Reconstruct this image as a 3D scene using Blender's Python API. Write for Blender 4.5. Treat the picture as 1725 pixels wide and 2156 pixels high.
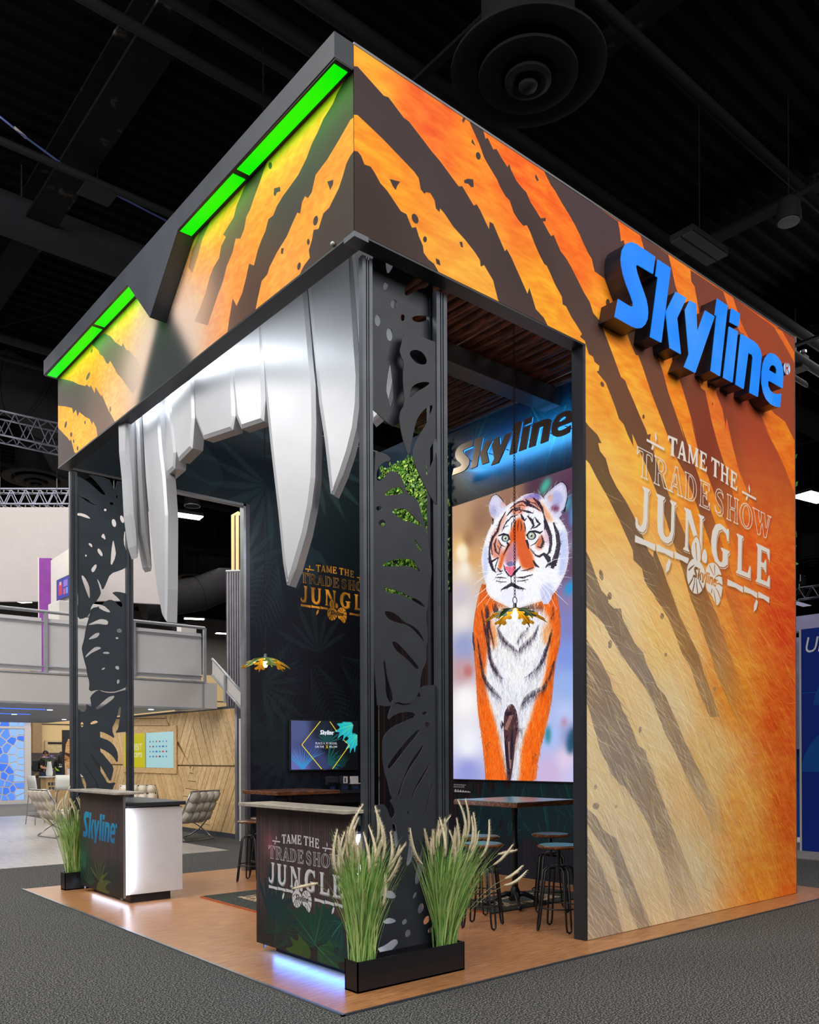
import bpy, bmesh, math, random
import numpy as np
from mathutils import Matrix, Vector
from mathutils.geometry import tessellate_polygon

random.seed(7)
rng = np.random.default_rng(7)
for o in list(bpy.data.objects):
    bpy.data.objects.remove(o)
SC = bpy.context.scene
COL = SC.collection

# ------------------------------------------------------------------ camera
W0, H0 = 1725, 2156
F_PX, HOR, CXP = 1789.49, 1591.86, 862.5
CAM = np.array([-3.2044, -4.3198, 1.5])
CF = np.array([0.64475182, 0.76439177, 0.00056168])
CR = np.array([0.76438781, -0.64474571, -0.00377521])
CU = np.array([0.0025236, -0.00286341, 0.99999272])
cd = bpy.data.cameras.new('camera')
cam = bpy.data.objects.new('camera', cd)
COL.objects.link(cam)
cd.sensor_fit = 'HORIZONTAL'
cd.sensor_width = 36.0
cd.lens = 36.0 * F_PX / W0
cd.shift_y = (HOR - H0 / 2) / W0
cd.clip_start, cd.clip_end = 0.05, 400
M = Matrix.Identity(4)
for i in range(3):
    M[i][0], M[i][1], M[i][2], M[i][3] = CR[i], CU[i], -CF[i], CAM[i]
cam.matrix_world = M
SC.camera = cam

# ------------------------------------------------------------------ view, world, hall lights
SC.view_settings.view_transform = 'Standard'
SC.view_settings.look = 'None'
SC.view_settings.gamma = 1
SC.view_settings.use_curve_mapping = False
SC.view_settings.exposure = 0.0
SC.cycles.use_denoising = True
SC.cycles.max_bounces = 6
SC.cycles.sample_clamp_indirect = 4
wd = bpy.data.worlds.new('hall_air')
SC.world = wd
wd.use_nodes = True
wd.node_tree.nodes['Background'].inputs[0].default_value = (0.85, 0.9, 1.0, 1)
wd.node_tree.nodes['Background'].inputs[1].default_value = 0.05


def area(name, loc, target, sx, sy, power, color=(1, 1, 1), spread=180):
    l = bpy.data.lights.new(name, 'AREA')
    l.shape = 'RECTANGLE'
    l.size, l.size_y, l.energy, l.color = sx, sy, power, color
    l.spread = math.radians(spread)
    o = bpy.data.objects.new(name, l)
    COL.objects.link(o)
    o.location = loc
    o.rotation_euler = (Vector(target) - Vector(loc)).to_track_quat('-Z', 'Y').to_euler()
    return o


# the hall's own high-bay lighting, over the aisles on both open sides of the booth
area('hall_light', (-7, -1.5, 9.4), (0.5, 2.5, 3.0), 9, 9, 1320, (1.0, 0.97, 0.93))
area('hall_light', (3.0, -8.5, 9.4), (3.5, 0.5, 2.5), 10, 8, 1750, (1.0, 0.97, 0.93))
area('hall_light', (4, 17, 8.0), (4, 17.5, 0), 18, 14, 2300, (1.0, 0.96, 0.9))
area('hall_light', (-6, 5, 9.2), (2, 12.5, 2.5), 8, 5, 1250, (1.0, 0.97, 0.94))
area('deck_downlights', (1.2, 12.6, 2.34), (1.2, 12.6, 0), 5.5, 3.5, 130, (1.0, 0.95, 0.88))
area('deck_downlights', (2.6, 15.6, 2.34), (2.6, 15.6, 0), 3.0, 3.0, 60, (1.0, 0.95, 0.88))
area('hall_light', (17, 3, 8.0), (13, 3, 1), 8, 8, 900, (1.0, 0.97, 0.93))
area('hall_light', (12, 36, 8.0), (12, 37, 0), 26, 16, 3600, (1.0, 0.95, 0.88))

# ------------------------------------------------------------------ pixel rays on real planes


def ray(px, py):
    return CF + CR * ((px - CXP) / F_PX) + CU * ((HOR - py) / F_PX)


def on(px, py, axis, val):
    d = ray(px, py)
    return CAM + d * ((val - CAM[axis]) / d[axis])


def at(px, py, depth):
    return CAM + ray(px, py) * depth


def on_pl(px, py, p0, n):
    d = ray(px, py)
    return CAM + d * (np.dot(np.asarray(p0) - CAM, n) / np.dot(d, n))


def crop(pts, ox, oy, s):
    return [(ox + x / s, oy + y / s) for x, y in pts]


# ------------------------------------------------------------------ materials
def lin(c):
    r = []
    for v in c:
        v = v / 255.0
        r.append(v / 12.92 if v <= 0.04045 else ((v + 0.055) / 1.055) ** 2.4)
    return (r[0], r[1], r[2], 1)


MATS = {}


def mat(name, c, rough=0.5, metal=0.0, spec=0.4, em=None, es=0.0, var=0.12, nscale=6.0, bump=0.0, bscale=60.0, alpha=1.0, trans=0.0):
    m = bpy.data.materials.new(name)
    m.use_nodes = True
    nt = m.node_tree
    b = nt.nodes['Principled BSDF']
    b.inputs['Roughness'].default_value = rough
    b.inputs['Metallic'].default_value = metal
    b.inputs['Specular IOR Level'].default_value = spec
    b.inputs['Alpha'].default_value = alpha
    b.inputs['Transmission Weight'].default_value = trans
    tc = nt.nodes.new('ShaderNodeTexCoord')
    nz = nt.nodes.new('ShaderNodeTexNoise')
    nz.inputs['Scale'].default_value = nscale
    nz.inputs['Detail'].default_value = 3
    nt.links.new(tc.outputs['Object'], nz.inputs['Vector'])
    cr = nt.nodes.new('ShaderNodeValToRGB')
    L = lin(c)
    cr.color_ramp.elements[0].position, cr.color_ramp.elements[1].position = 0.3, 0.7
    cr.color_ramp.elements[0].color = tuple(v * (1 - var) for v in L[:3]) + (1,)
    cr.color_ramp.elements[1].color = tuple(min(1, v * (1 + var)) for v in L[:3]) + (1,)
    nt.links.new(nz.outputs['Fac'], cr.inputs['Fac'])
    nt.links.new(cr.outputs['Color'], b.inputs['Base Color'])
    if em:
        b.inputs['Emission Color'].default_value = lin(em)
        b.inputs['Emission Strength'].default_value = es
    if bump:
        n2 = nt.nodes.new('ShaderNodeTexNoise')
        n2.inputs['Scale'].default_value = bscale
        nt.links.new(tc.outputs['Object'], n2.inputs['Vector'])
        bp = nt.nodes.new('ShaderNodeBump')
        bp.inputs['Strength'].default_value = bump
        bp.inputs['Distance'].default_value = 0.01
        nt.links.new(n2.outputs['Fac'], bp.inputs['Height'])
        nt.links.new(bp.outputs['Normal'], b.inputs['Normal'])
    MATS[name] = m
    return m


def ramp_mat(name, stops, vec_scale=(1, 1, 1), kind='noise', scale=8.0, detail=6, rough=0.5, spec=0.4, bump=0.0, dist=0.0):
    """noise or wave colours over stretched object coordinates: wood grain, carpet"""
    m = bpy.data.materials.new(name)
    m.use_nodes = True
    nt = m.node_tree
    b = nt.nodes['Principled BSDF']
    b.inputs['Roughness'].default_value = rough
    b.inputs['Specular IOR Level'].default_value = spec
    tc = nt.nodes.new('ShaderNodeTexCoord')
    mp = nt.nodes.new('ShaderNodeMapping')
    mp.inputs['Scale'].default_value = vec_scale
    nt.links.new(tc.outputs['Object'], mp.inputs['Vector'])
    nz = nt.nodes.new('ShaderNodeTexNoise')
    nz.inputs['Scale'].default_value = scale
    nz.inputs['Detail'].default_value = detail
    nz.inputs['Roughness'].default_value = 0.65
    nz.inputs['Distortion'].default_value = dist
    nt.links.new(mp.outputs['Vector'], nz.inputs['Vector'])
    cr = nt.nodes.new('ShaderNodeValToRGB')
    while len(cr.color_ramp.elements) < len(stops):
        cr.color_ramp.elements.new(0.5)
    for e, (p, c) in zip(cr.color_ramp.elements, stops):
        e.position, e.color = p, lin(c)
    nt.links.new(nz.outputs['Fac'], cr.inputs['Fac'])
    nt.links.new(cr.outputs['Color'], b.inputs['Base Color'])
    if bump:
        bp = nt.nodes.new('ShaderNodeBump')
        bp.inputs['Strength'].default_value = bump
        bp.inputs['Distance'].default_value = 0.01
        nt.links.new(nz.outputs['Fac'], bp.inputs['Height'])
        nt.links.new(bp.outputs['Normal'], b.inputs['Normal'])
    MATS[name] = m
    return m


def img_mat(name, arr, rough=0.6, spec=0.25, gain=1.0, emit=0.0):
    """flat print or screen picture painted by this script (arr: rows from the top, sRGB 0..1)"""
    h, w = arr.shape[:2]
    im = bpy.data.images.new(name, w, h)
    px = np.ones((h, w, 4), np.float32)
    px[..., :3] = np.clip(arr[::-1], 0, 1)
    im.pixels.foreach_set(px.ravel())
    im.update()
    m = bpy.data.materials.new(name)
    m.use_nodes = True
    nt = m.node_tree
    b = nt.nodes['Principled BSDF']
    b.inputs['Roughness'].default_value = rough
    b.inputs['Specular IOR Level'].default_value = spec
    t = nt.nodes.new('ShaderNodeTexImage')
    t.image = im
    t.extension = 'EXTEND'
    src = t.outputs['Color']
    if emit:
        b.inputs['Base Color'].default_value = (0.01, 0.01, 0.01, 1)
        nt.links.new(src, b.inputs['Emission Color'])
        b.inputs['Emission Strength'].default_value = emit
    else:
        mx = nt.nodes.new('ShaderNodeMix')
        mx.data_type = 'RGBA'
        mx.blend_type = 'MULTIPLY'
        mx.inputs['Factor'].default_value = 1
        mx.inputs[7].default_value = (gain, gain, gain, 1)
        nt.links.new(src, mx.inputs[6])
        nt.links.new(mx.outputs[2], b.inputs['Base Color'])
    MATS[name] = m
    return m


# ------------------------------------------------------------------ object helpers
def tag(o, label=None, cat=None, group=None, kind=None):
    if label:
        o['label'] = label
    if cat:
        o['category'] = cat
    if group:
        o['group'] = group
    if kind:
        o['kind'] = kind
    return o


def link(name, me, parent=None):
    o = bpy.data.objects.new(name, me)
    COL.objects.link(o)
    if parent is not None:
        o.parent = parent
    return o


def thing(name, label, cat, loc=(0, 0, 0), rz=0.0, group=None):
    o = bpy.data.objects.new(name, None)
    COL.objects.link(o)
    o.location = loc
    o.rotation_euler = (0, 0, rz)
    o.empty_display_size = 0.1
    return tag(o, label, cat, group)


def kids(o):
    return [c for c in bpy.data.objects if c.parent == o]


def dup(o, loc=None, rz=None, label=None, parent=None):
    c = o.copy()
    COL.objects.link(c)
    if parent is not None:
        c.parent = parent
    if loc is not None:
        c.location = loc
    if rz is not None:
        c.rotation_euler = (0, 0, rz)
    if label:
        c['label'] = label
    for ch in kids(o):
        dup(ch, parent=c)
    return c


class MB:
    def __init__(s):
        s.v, s.f, s.mi, s.uv = [], [], [], {}
        s.cur = 0

    def add(s, vs, fs):
        n = len(s.v)
        s.v += [tuple(map(float, p)) for p in vs]
        for f in fs:
            s.f.append(tuple(i + n for i in f))
            s.mi.append(s.cur)
        return s

    def box(s, a, b, bev=0.0):
        (x0, y0, z0), (x1, y1, z1) = [min(p) for p in zip(a, b)], [max(p) for p in zip(a, b)]
        if bev:
            c = min(bev, (x1 - x0) / 2.2, (y1 - y0) / 2.2, (z1 - z0) / 2.2)
            bm = bmesh.new()
            r = bmesh.ops.create_cube(bm, size=1)
            for v in bm.verts:
                v.co = Vector(((x0 + x1) / 2 + v.co.x * (x1 - x0), (y0 + y1) / 2 + v.co.y * (y1 - y0), (z0 + z1) / 2 + v.co.z * (z1 - z0)))
            bmesh.ops.bevel(bm, geom=bm.edges[:], offset=c, segments=2, affect='EDGES', profile=0.5)
            bm.verts.index_update()
            s.add([v.co for v in bm.verts], [[v.index for v in f.verts] for f in bm.faces])
            bm.free()
            return s
        vs = [(x0, y0, z0), (x1, y0, z0), (x1, y1, z0), (x0, y1, z0), (x0, y0, z1), (x1, y0, z1), (x1, y1, z1), (x0, y1, z1)]
        return s.add(vs, [(0, 3, 2, 1), (4, 5, 6, 7), (0, 1, 5, 4), (1, 2, 6, 5), (2, 3, 7, 6), (3, 0, 4, 7)])

    def hexa(s, q0, q1):
        """two matching quads -> closed solid"""
        return s.add(list(q0) + list(q1), [(3, 2, 1, 0), (4, 5, 6, 7), (0, 1, 5, 4), (1, 2, 6, 5), (2, 3, 7, 6), (3, 0, 4, 7)])

    def prism(s, loops, off):
        """flat polygon with holes (3-D loops) and its copy moved by off, walls between"""
        off = np.asarray(off, float)
        loops = [[np.asarray(p, float) for p in L] for L in loops]
        tris = tessellate_polygon([[Vector(p) for p in L] for L in loops])
        flat = [p for L in loops for p in L]
        n = len(flat)
        fs = [tuple(t) for t in tris] + [(t[2] + n, t[1] + n, t[0] + n) for t in tris]
        k = 0
        for L in loops:
            m = len(L)
            for i in range(m):
                j = (i + 1) % m
                fs.append((k + i, k + j, k + j + n, k + i + n))
            k += m
        return s.add(flat + [p + off for p in flat], fs)

    def tube(s, path, r, n=8, closed=False, cap=True):
        P = [np.asarray(p, float) for p in path]
        m = len(P)
        rr = r if hasattr(r, '__len__') else [r] * m
        vs = []
        prev = None
        for i in range(m):
            if closed:
                t = P[(i + 1) % m] - P[i - 1]
            else:
                t = P[min(i + 1, m - 1)] - P[max(i - 1, 0)]
            t = t / (np.linalg.norm(t) + 1e-12)
            if prev is None:
                a = np.array([0, 0, 1.0]) if abs(t[2]) < 0.9 else np.array([1.0, 0, 0])
            else:
                a = prev
            u = a - t * np.dot(a, t)
            u /= np.linalg.norm(u) + 1e-12
            prev = u
            w = np.cross(t, u)
            for k in range(n):
                an = 2 * math.pi * k / n
                vs.append(P[i] + rr[i] * (math.cos(an) * u + math.sin(an) * w))
        fs = []
        for i in range(m if closed else m - 1):
            for k in range(n):
                a, b = i * n + k, i * n + (k + 1) % n
                c, d = ((i + 1) % m) * n + (k + 1) % n, ((i + 1) % m) * n + k
                fs.append((a, b, c, d))
        if cap and not closed:
            fs.append(tuple(range(n))[::-1])
            fs.append(tuple(range((m - 1) * n, m * n)))
        return s.add(vs, fs)

    def lathe(s, prof, c=(0, 0, 0), n=24):
        c = np.asarray(c, float)
        vs, fs = [], []
        for r, z in prof:
            for k in range(n):
                a = 2 * math.pi * k / n
                vs.append(c + (r * math.cos(a), r * math.sin(a), z))
        for i in range(len(prof) - 1):
            for k in range(n):
                a, b = i * n + k, i * n + (k + 1) % n
                fs.append((a, b, b + n, a + n))
        fs.append(tuple(range(n))[::-1])
        m = (len(prof) - 1) * n
        fs.append(tuple(range(m, m + n)))
        return s.add(vs, fs)

    def quad(s, a, b, c, d, uv=True):
        n = len(s.f)
        s.add([a, b, c, d], [(0, 1, 2, 3)])
        if uv:
            s.uv[n] = [(0, 0), (1, 0), (1, 1), (0, 1)]
        return s

    def build(s, name, mats, parent=None, smooth=False, bevel=0.0, uvf=None, auto=None):
        me = bpy.data.meshes.new(name)
        me.from_pydata(s.v, [], s.f)
        for m in (mats if isinstance(mats, (list, tuple)) else [mats]):
            me.materials.append(m)
        me.polygons.foreach_set('material_index', s.mi)
        if s.uv or uvf:
            ul = me.uv_layers.new(name='uv')
            for p in me.polygons:
                for k, li in enumerate(p.loop_indices):
                    if uvf:
                        ul.data[li].uv = uvf(me.vertices[me.loops[li].vertex_index].co)
                    elif p.index in s.uv:
                        ul.data[li].uv = s.uv[p.index][k]
        if smooth:
            me.polygons.foreach_set('use_smooth', [True] * len(me.polygons))
            if auto:
                me.set_sharp_from_angle(angle=math.radians(auto))
        me.update()
        bm = bmesh.new()
        bm.from_mesh(me)
        bmesh.ops.recalc_face_normals(bm, faces=bm.faces)
        bm.to_mesh(me)
        bm.free()
        o = link(name, me, parent)
        if bevel:
            md = o.modifiers.new('bevel', 'BEVEL')
            md.width, md.segments, md.limit_method = bevel, 2, 'ANGLE'
            md.harden_normals = False
        return o


def chaikin(P, it=1):
    P = [np.asarray(p, float) for p in P]
    for _ in range(it):
        Q = []
        for i in range(len(P)):
            a, b = P[i], P[(i + 1) % len(P)]
            Q += [a * 0.75 + b * 0.25, a * 0.25 + b * 0.75]
        P = Q
    return P


def ell(cx, cy, rx, ry, rot=0, n=14):
    c, s = math.cos(rot), math.sin(rot)
    return [(cx + rx * math.cos(t) * c - ry * math.sin(t) * s, cy + rx * math.cos(t) * s + ry * math.sin(t) * c) for t in np.linspace(0, 2 * math.pi, n, endpoint=False)]


def arc(cx, cy, r, a0, a1, n=8, ry=None):
    ry = r if ry is None else ry
    return [(cx + r * math.cos(math.radians(a)), cy + ry * math.sin(math.radians(a))) for a in np.linspace(a0, a1, n)]

# ------------------------------------------------------------------ a small painter for printed and lit graphics
def cover(P, W, H, ss=3):
    P = np.asarray(P, float)
    x0, y0 = max(0, int(math.floor(P[:, 0].min()))), max(0, int(math.floor(P[:, 1].min())))
    x1, y1 = min(W, int(math.ceil(P[:, 0].max())) + 1), min(H, int(math.ceil(P[:, 1].max())) + 1)
    w, h = x1 - x0, y1 - y0
    if w <= 0 or h <= 0:
        return None
    D = np.zeros((h * ss, w + 2), np.float32)
    ys = (np.arange(h * ss) + 0.5) / ss + y0
    for (ax, ay), (bx, by) in zip(P, np.roll(P, -1, 0)):
        if ay == by:
            continue
        lo, hi, sg = (ay, by, 1.0) if ay < by else (by, ay, -1.0)
        r0 = max(0, int(math.ceil((lo - y0) * ss - 0.5)))
        r1 = min(h * ss, int(math.ceil((hi - y0) * ss - 0.5)))
        if r1 <= r0:
            continue
        xs = np.clip(ax + (ys[r0:r1] - ay) * ((bx - ax) / (by - ay)) - x0, 0, w)
        i = xs.astype(int)
        f = xs - i
        rr = np.arange(r0, r1)
        D[rr, i] += sg * (1 - f)
        D[rr, i + 1] += sg * f
    c = np.clip(np.abs(np.cumsum(D, 1)[:, :w]), 0, 1).reshape(h, ss, w).mean(1)
    return x0, y0, c


def fill(img, P, c, a=1.0):
    r = cover(P, img.shape[1], img.shape[0])
    if r is None:
        return
    x, y, m = r
    s = img[y:y + m.shape[0], x:x + m.shape[1]]
    m = (m * a)[..., None]
    s *= 1 - m
    s += m * (np.asarray(c, np.float32) / 255.0)


def addmask(mk, P, a=1.0):
    r = cover(P, mk.shape[1], mk.shape[0])
    if r is None:
        return
    x, y, m = r
    s = mk[y:y + m.shape[0], x:x + m.shape[1]]
    if a >= 0:
        np.maximum(s, m * a, out=s)
    else:
        s *= 1 + a * m


def blur(a, r):
    if r < 1:
        return a
    r = int(r)
    for ax in (0, 1):
        for _ in range(2):
            p = np.concatenate([np.repeat(a.take([0], ax), r + 1, ax), a, np.repeat(a.take([-1], ax), r, ax)], ax)
            c = np.cumsum(p, ax, dtype=np.float64)
            n = a.shape[ax]
            a = ((c.take(range(2 * r + 1, 2 * r + 1 + n), ax) - c.take(range(0, n), ax)) / (2 * r + 1)).astype(np.float32)
    return a


def upsample(g, W, H):
    h, w = g.shape[:2]
    x, y = np.linspace(0, w - 1, W), np.linspace(0, h - 1, H)
    x0, y0 = np.minimum(x.astype(int), w - 2), np.minimum(y.astype(int), h - 2)
    fx, fy = (x - x0)[None, :, None], (y - y0)[:, None, None]
    a = g[y0][:, x0] * (1 - fx) + g[y0][:, x0 + 1] * fx
    b = g[y0 + 1][:, x0] * (1 - fx) + g[y0 + 1][:, x0 + 1] * fx
    return (a * (1 - fy) + b * fy).astype(np.float32)


def field(pts, W, H, k=12, p=1.5):
    """smooth colours through control points (x, y, rgb)"""
    gw, gh = max(3, W // k), max(3, H // k)
    X, Y = np.meshgrid(np.linspace(0, W, gw), np.linspace(0, H, gh))
    acc = np.zeros((gh, gw, 3))
    ws = np.zeros((gh, gw))
    for (x, y), c in pts:
        w = 1.0 / ((X - x) ** 2 + (Y - y) ** 2 + (0.02 * W) ** 2) ** p
        acc += w[..., None] * (np.asarray(c, float) / 255)
        ws += w
    return upsample(acc / ws[..., None], W, H)


def strokes(img, n, angf, length, jit=0.25, lift=0.0, width=1.0, a=0.8, curve=0.2, region=None, col=None, K=28):
    """hair: n short curved lines, each in the colour found at its root"""
    H, W = img.shape[:2]
    x, y = rng.random(n) * W, rng.random(n) * H
    if region is not None:
        k = region[y.astype(int), x.astype(int)] > rng.random(n)
        x, y = x[k], y[k]
        n = len(x)
    if n == 0:
        return
    xi, yi = x.astype(int), y.astype(int)
    c = img[yi, xi].astype(float) if col is None else np.tile(np.asarray(col, float) / 255, (n, 1))
    c = np.clip(c * (1 + jit * rng.standard_normal((n, 1))) + lift, 0, 1)
    an = angf(x, y) + 0.22 * rng.standard_normal(n)
    L = length * (0.5 + rng.random(n))
    cv = curve * rng.standard_normal(n)
    t = np.linspace(0, 1, K)[None]
    aa = an[:, None] + cv[:, None] * t
    px = x[:, None] + np.cumsum(np.cos(aa), 1) * (L / K)[:, None]
    py = y[:, None] + np.cumsum(np.sin(aa), 1) * (L / K)[:, None]
    wt = (np.minimum(t * 6, 1) * np.minimum((1 - t) * 3, 1)) * (L / K)[:, None] * width
    i0, j0 = np.floor(px).astype(int), np.floor(py).astype(int)
    fx, fy = px - i0, py - j0
    Wt = np.zeros(H * W)
    Cs = [np.zeros(H * W) for _ in range(3)]
    for di, dj, q in ((0, 0, (1 - fx) * (1 - fy)), (1, 0, fx * (1 - fy)), (0, 1, (1 - fx) * fy), (1, 1, fx * fy)):
        I, J = i0 + di, j0 + dj
        ok = (I >= 0) & (I < W) & (J >= 0) & (J < H)
        id_ = (J * W + I)[ok]
        w = (q * wt)[ok]
        Wt += np.bincount(id_, w, H * W)
        for k in range(3):
            Cs[k] += np.bincount(id_, w * np.broadcast_to(c[:, k:k + 1], px.shape)[ok], H * W)
    m = Wt > 1e-4
    al = (1 - np.exp(-2.2 * Wt[m])) * a
    v = img.reshape(-1, 3)
    for k in range(3):
        v[m, k] = v[m, k] * (1 - al) + Cs[k][m] / Wt[m] * al


def paste(img, mask, M2, c, a=1.0):
    """lay mask (unit square, y down) into img through the 2x3 map from unit square to pixels"""
    H, W = img.shape[:2]
    mh, mw = mask.shape
    A = np.asarray(M2, float)
    cs = np.array([A @ (u, v, 1) for u in (0, 1) for v in (0, 1)])
    x0, y0 = np.maximum(np.floor(cs.min(0)).astype(int), 0)
    x1, y1 = np.minimum(np.ceil(cs.max(0)).astype(int), (W, H))
    X, Y = np.meshgrid(np.arange(x0, x1) + 0.5, np.arange(y0, y1) + 0.5)
    inv = np.linalg.inv(A[:, :2])
    ux = inv[0, 0] * (X - A[0, 2]) + inv[0, 1] * (Y - A[1, 2])
    uy = inv[1, 0] * (X - A[0, 2]) + inv[1, 1] * (Y - A[1, 2])
    ok = (ux >= 0) & (ux < 1) & (uy >= 0) & (uy < 1)
    fx, fy = np.clip(ux * mw - 0.5, 0, mw - 1.001), np.clip(uy * mh - 0.5, 0, mh - 1.001)
    i, j = fx.astype(int), fy.astype(int)
    fx, fy = fx - i, fy - j
    v = (mask[j, i] * (1 - fx) + mask[j, np.minimum(i + 1, mw - 1)] * fx) * (1 - fy) + (mask[np.minimum(j + 1, mh - 1), i] * (1 - fx) + mask[np.minimum(j + 1, mh - 1), np.minimum(i + 1, mw - 1)] * fx) * fy
    v = (v * ok * a)[..., None]
    s = img[y0:y1, x0:x1]
    if callable(c):
        cc = c(ux, uy)
    else:
        cc = np.asarray(c, float) / 255
    s[:] = s * (1 - v) + cc * v


_tx = {}


def text_tris(s):
    """triangles of a line of text in the built-in font, unit cap height, and its width"""
    if s in _tx:
        return _tx[s]
    cu = bpy.data.curves.new('t', 'FONT')
    cu.body = s
    cu.resolution_u = 3
    o = bpy.data.objects.new('t', cu)
    COL.objects.link(o)
    dg = bpy.context.evaluated_depsgraph_get()
    me = bpy.data.meshes.new_from_object(o.evaluated_get(dg))
    me.calc_loop_triangles()
    V = np.array([v.co[:2] for v in me.vertices])
    T = [tuple(t.vertices) for t in me.loop_triangles]
    bpy.data.objects.remove(o)
    bpy.data.curves.remove(cu)
    bpy.data.meshes.remove(me)
    V[:, 0] -= V[:, 0].min()
    V /= 0.69
    _tx[s] = (V, T, V[:, 0].max())
    return _tx[s]


def put_text(img, s, x, y, h, c, a=1.0, wscale=1.0, center=False, dil=0.0):
    V, T, w = text_tris(s)
    X0 = x - w * h * wscale / 2 if center else x
    mk = np.zeros(img.shape[:2], np.float32)
    for t in T:
        P = [(X0 + V[i][0] * h * wscale, y - V[i][1] * h) for i in t]
        addmask(mk, P)
        if dil:
            addmask(mk, [(p[0] + dil, p[1]) for p in P])
    m = mk[..., None] * a
    img *= 1 - m
    img += m * (np.asarray(c, np.float32) / 255)


# ---- serif capitals for the campaign lettering: (add / cut, polygon) in a unit box, y up
def _stem(x, t, s=0.09):
    return [(x - s, 0), (x + t + s, 0), (x + t + s, .035), (x + t, .09), (x + t - .015, .5), (x + t, .91), (x + t + s, .965), (x + t + s, 1), (x - s, 1), (x - s, .965), (x, .91), (x + .015, .5), (x, .09), (x - s, .035)]


def _thick(P, w):
    P = np.asarray(P, float)
    t = np.gradient(P, axis=0)
    n = np.stack([-t[:, 1], t[:, 0]], 1) / (np.linalg.norm(t, axis=1)[:, None] + 1e-9)
    ww = np.asarray(w)[:, None] if hasattr(w, '__len__') else w
    return list(map(tuple, P + n * ww / 2)) + list(map(tuple, (P - n * ww / 2)[::-1]))


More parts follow.
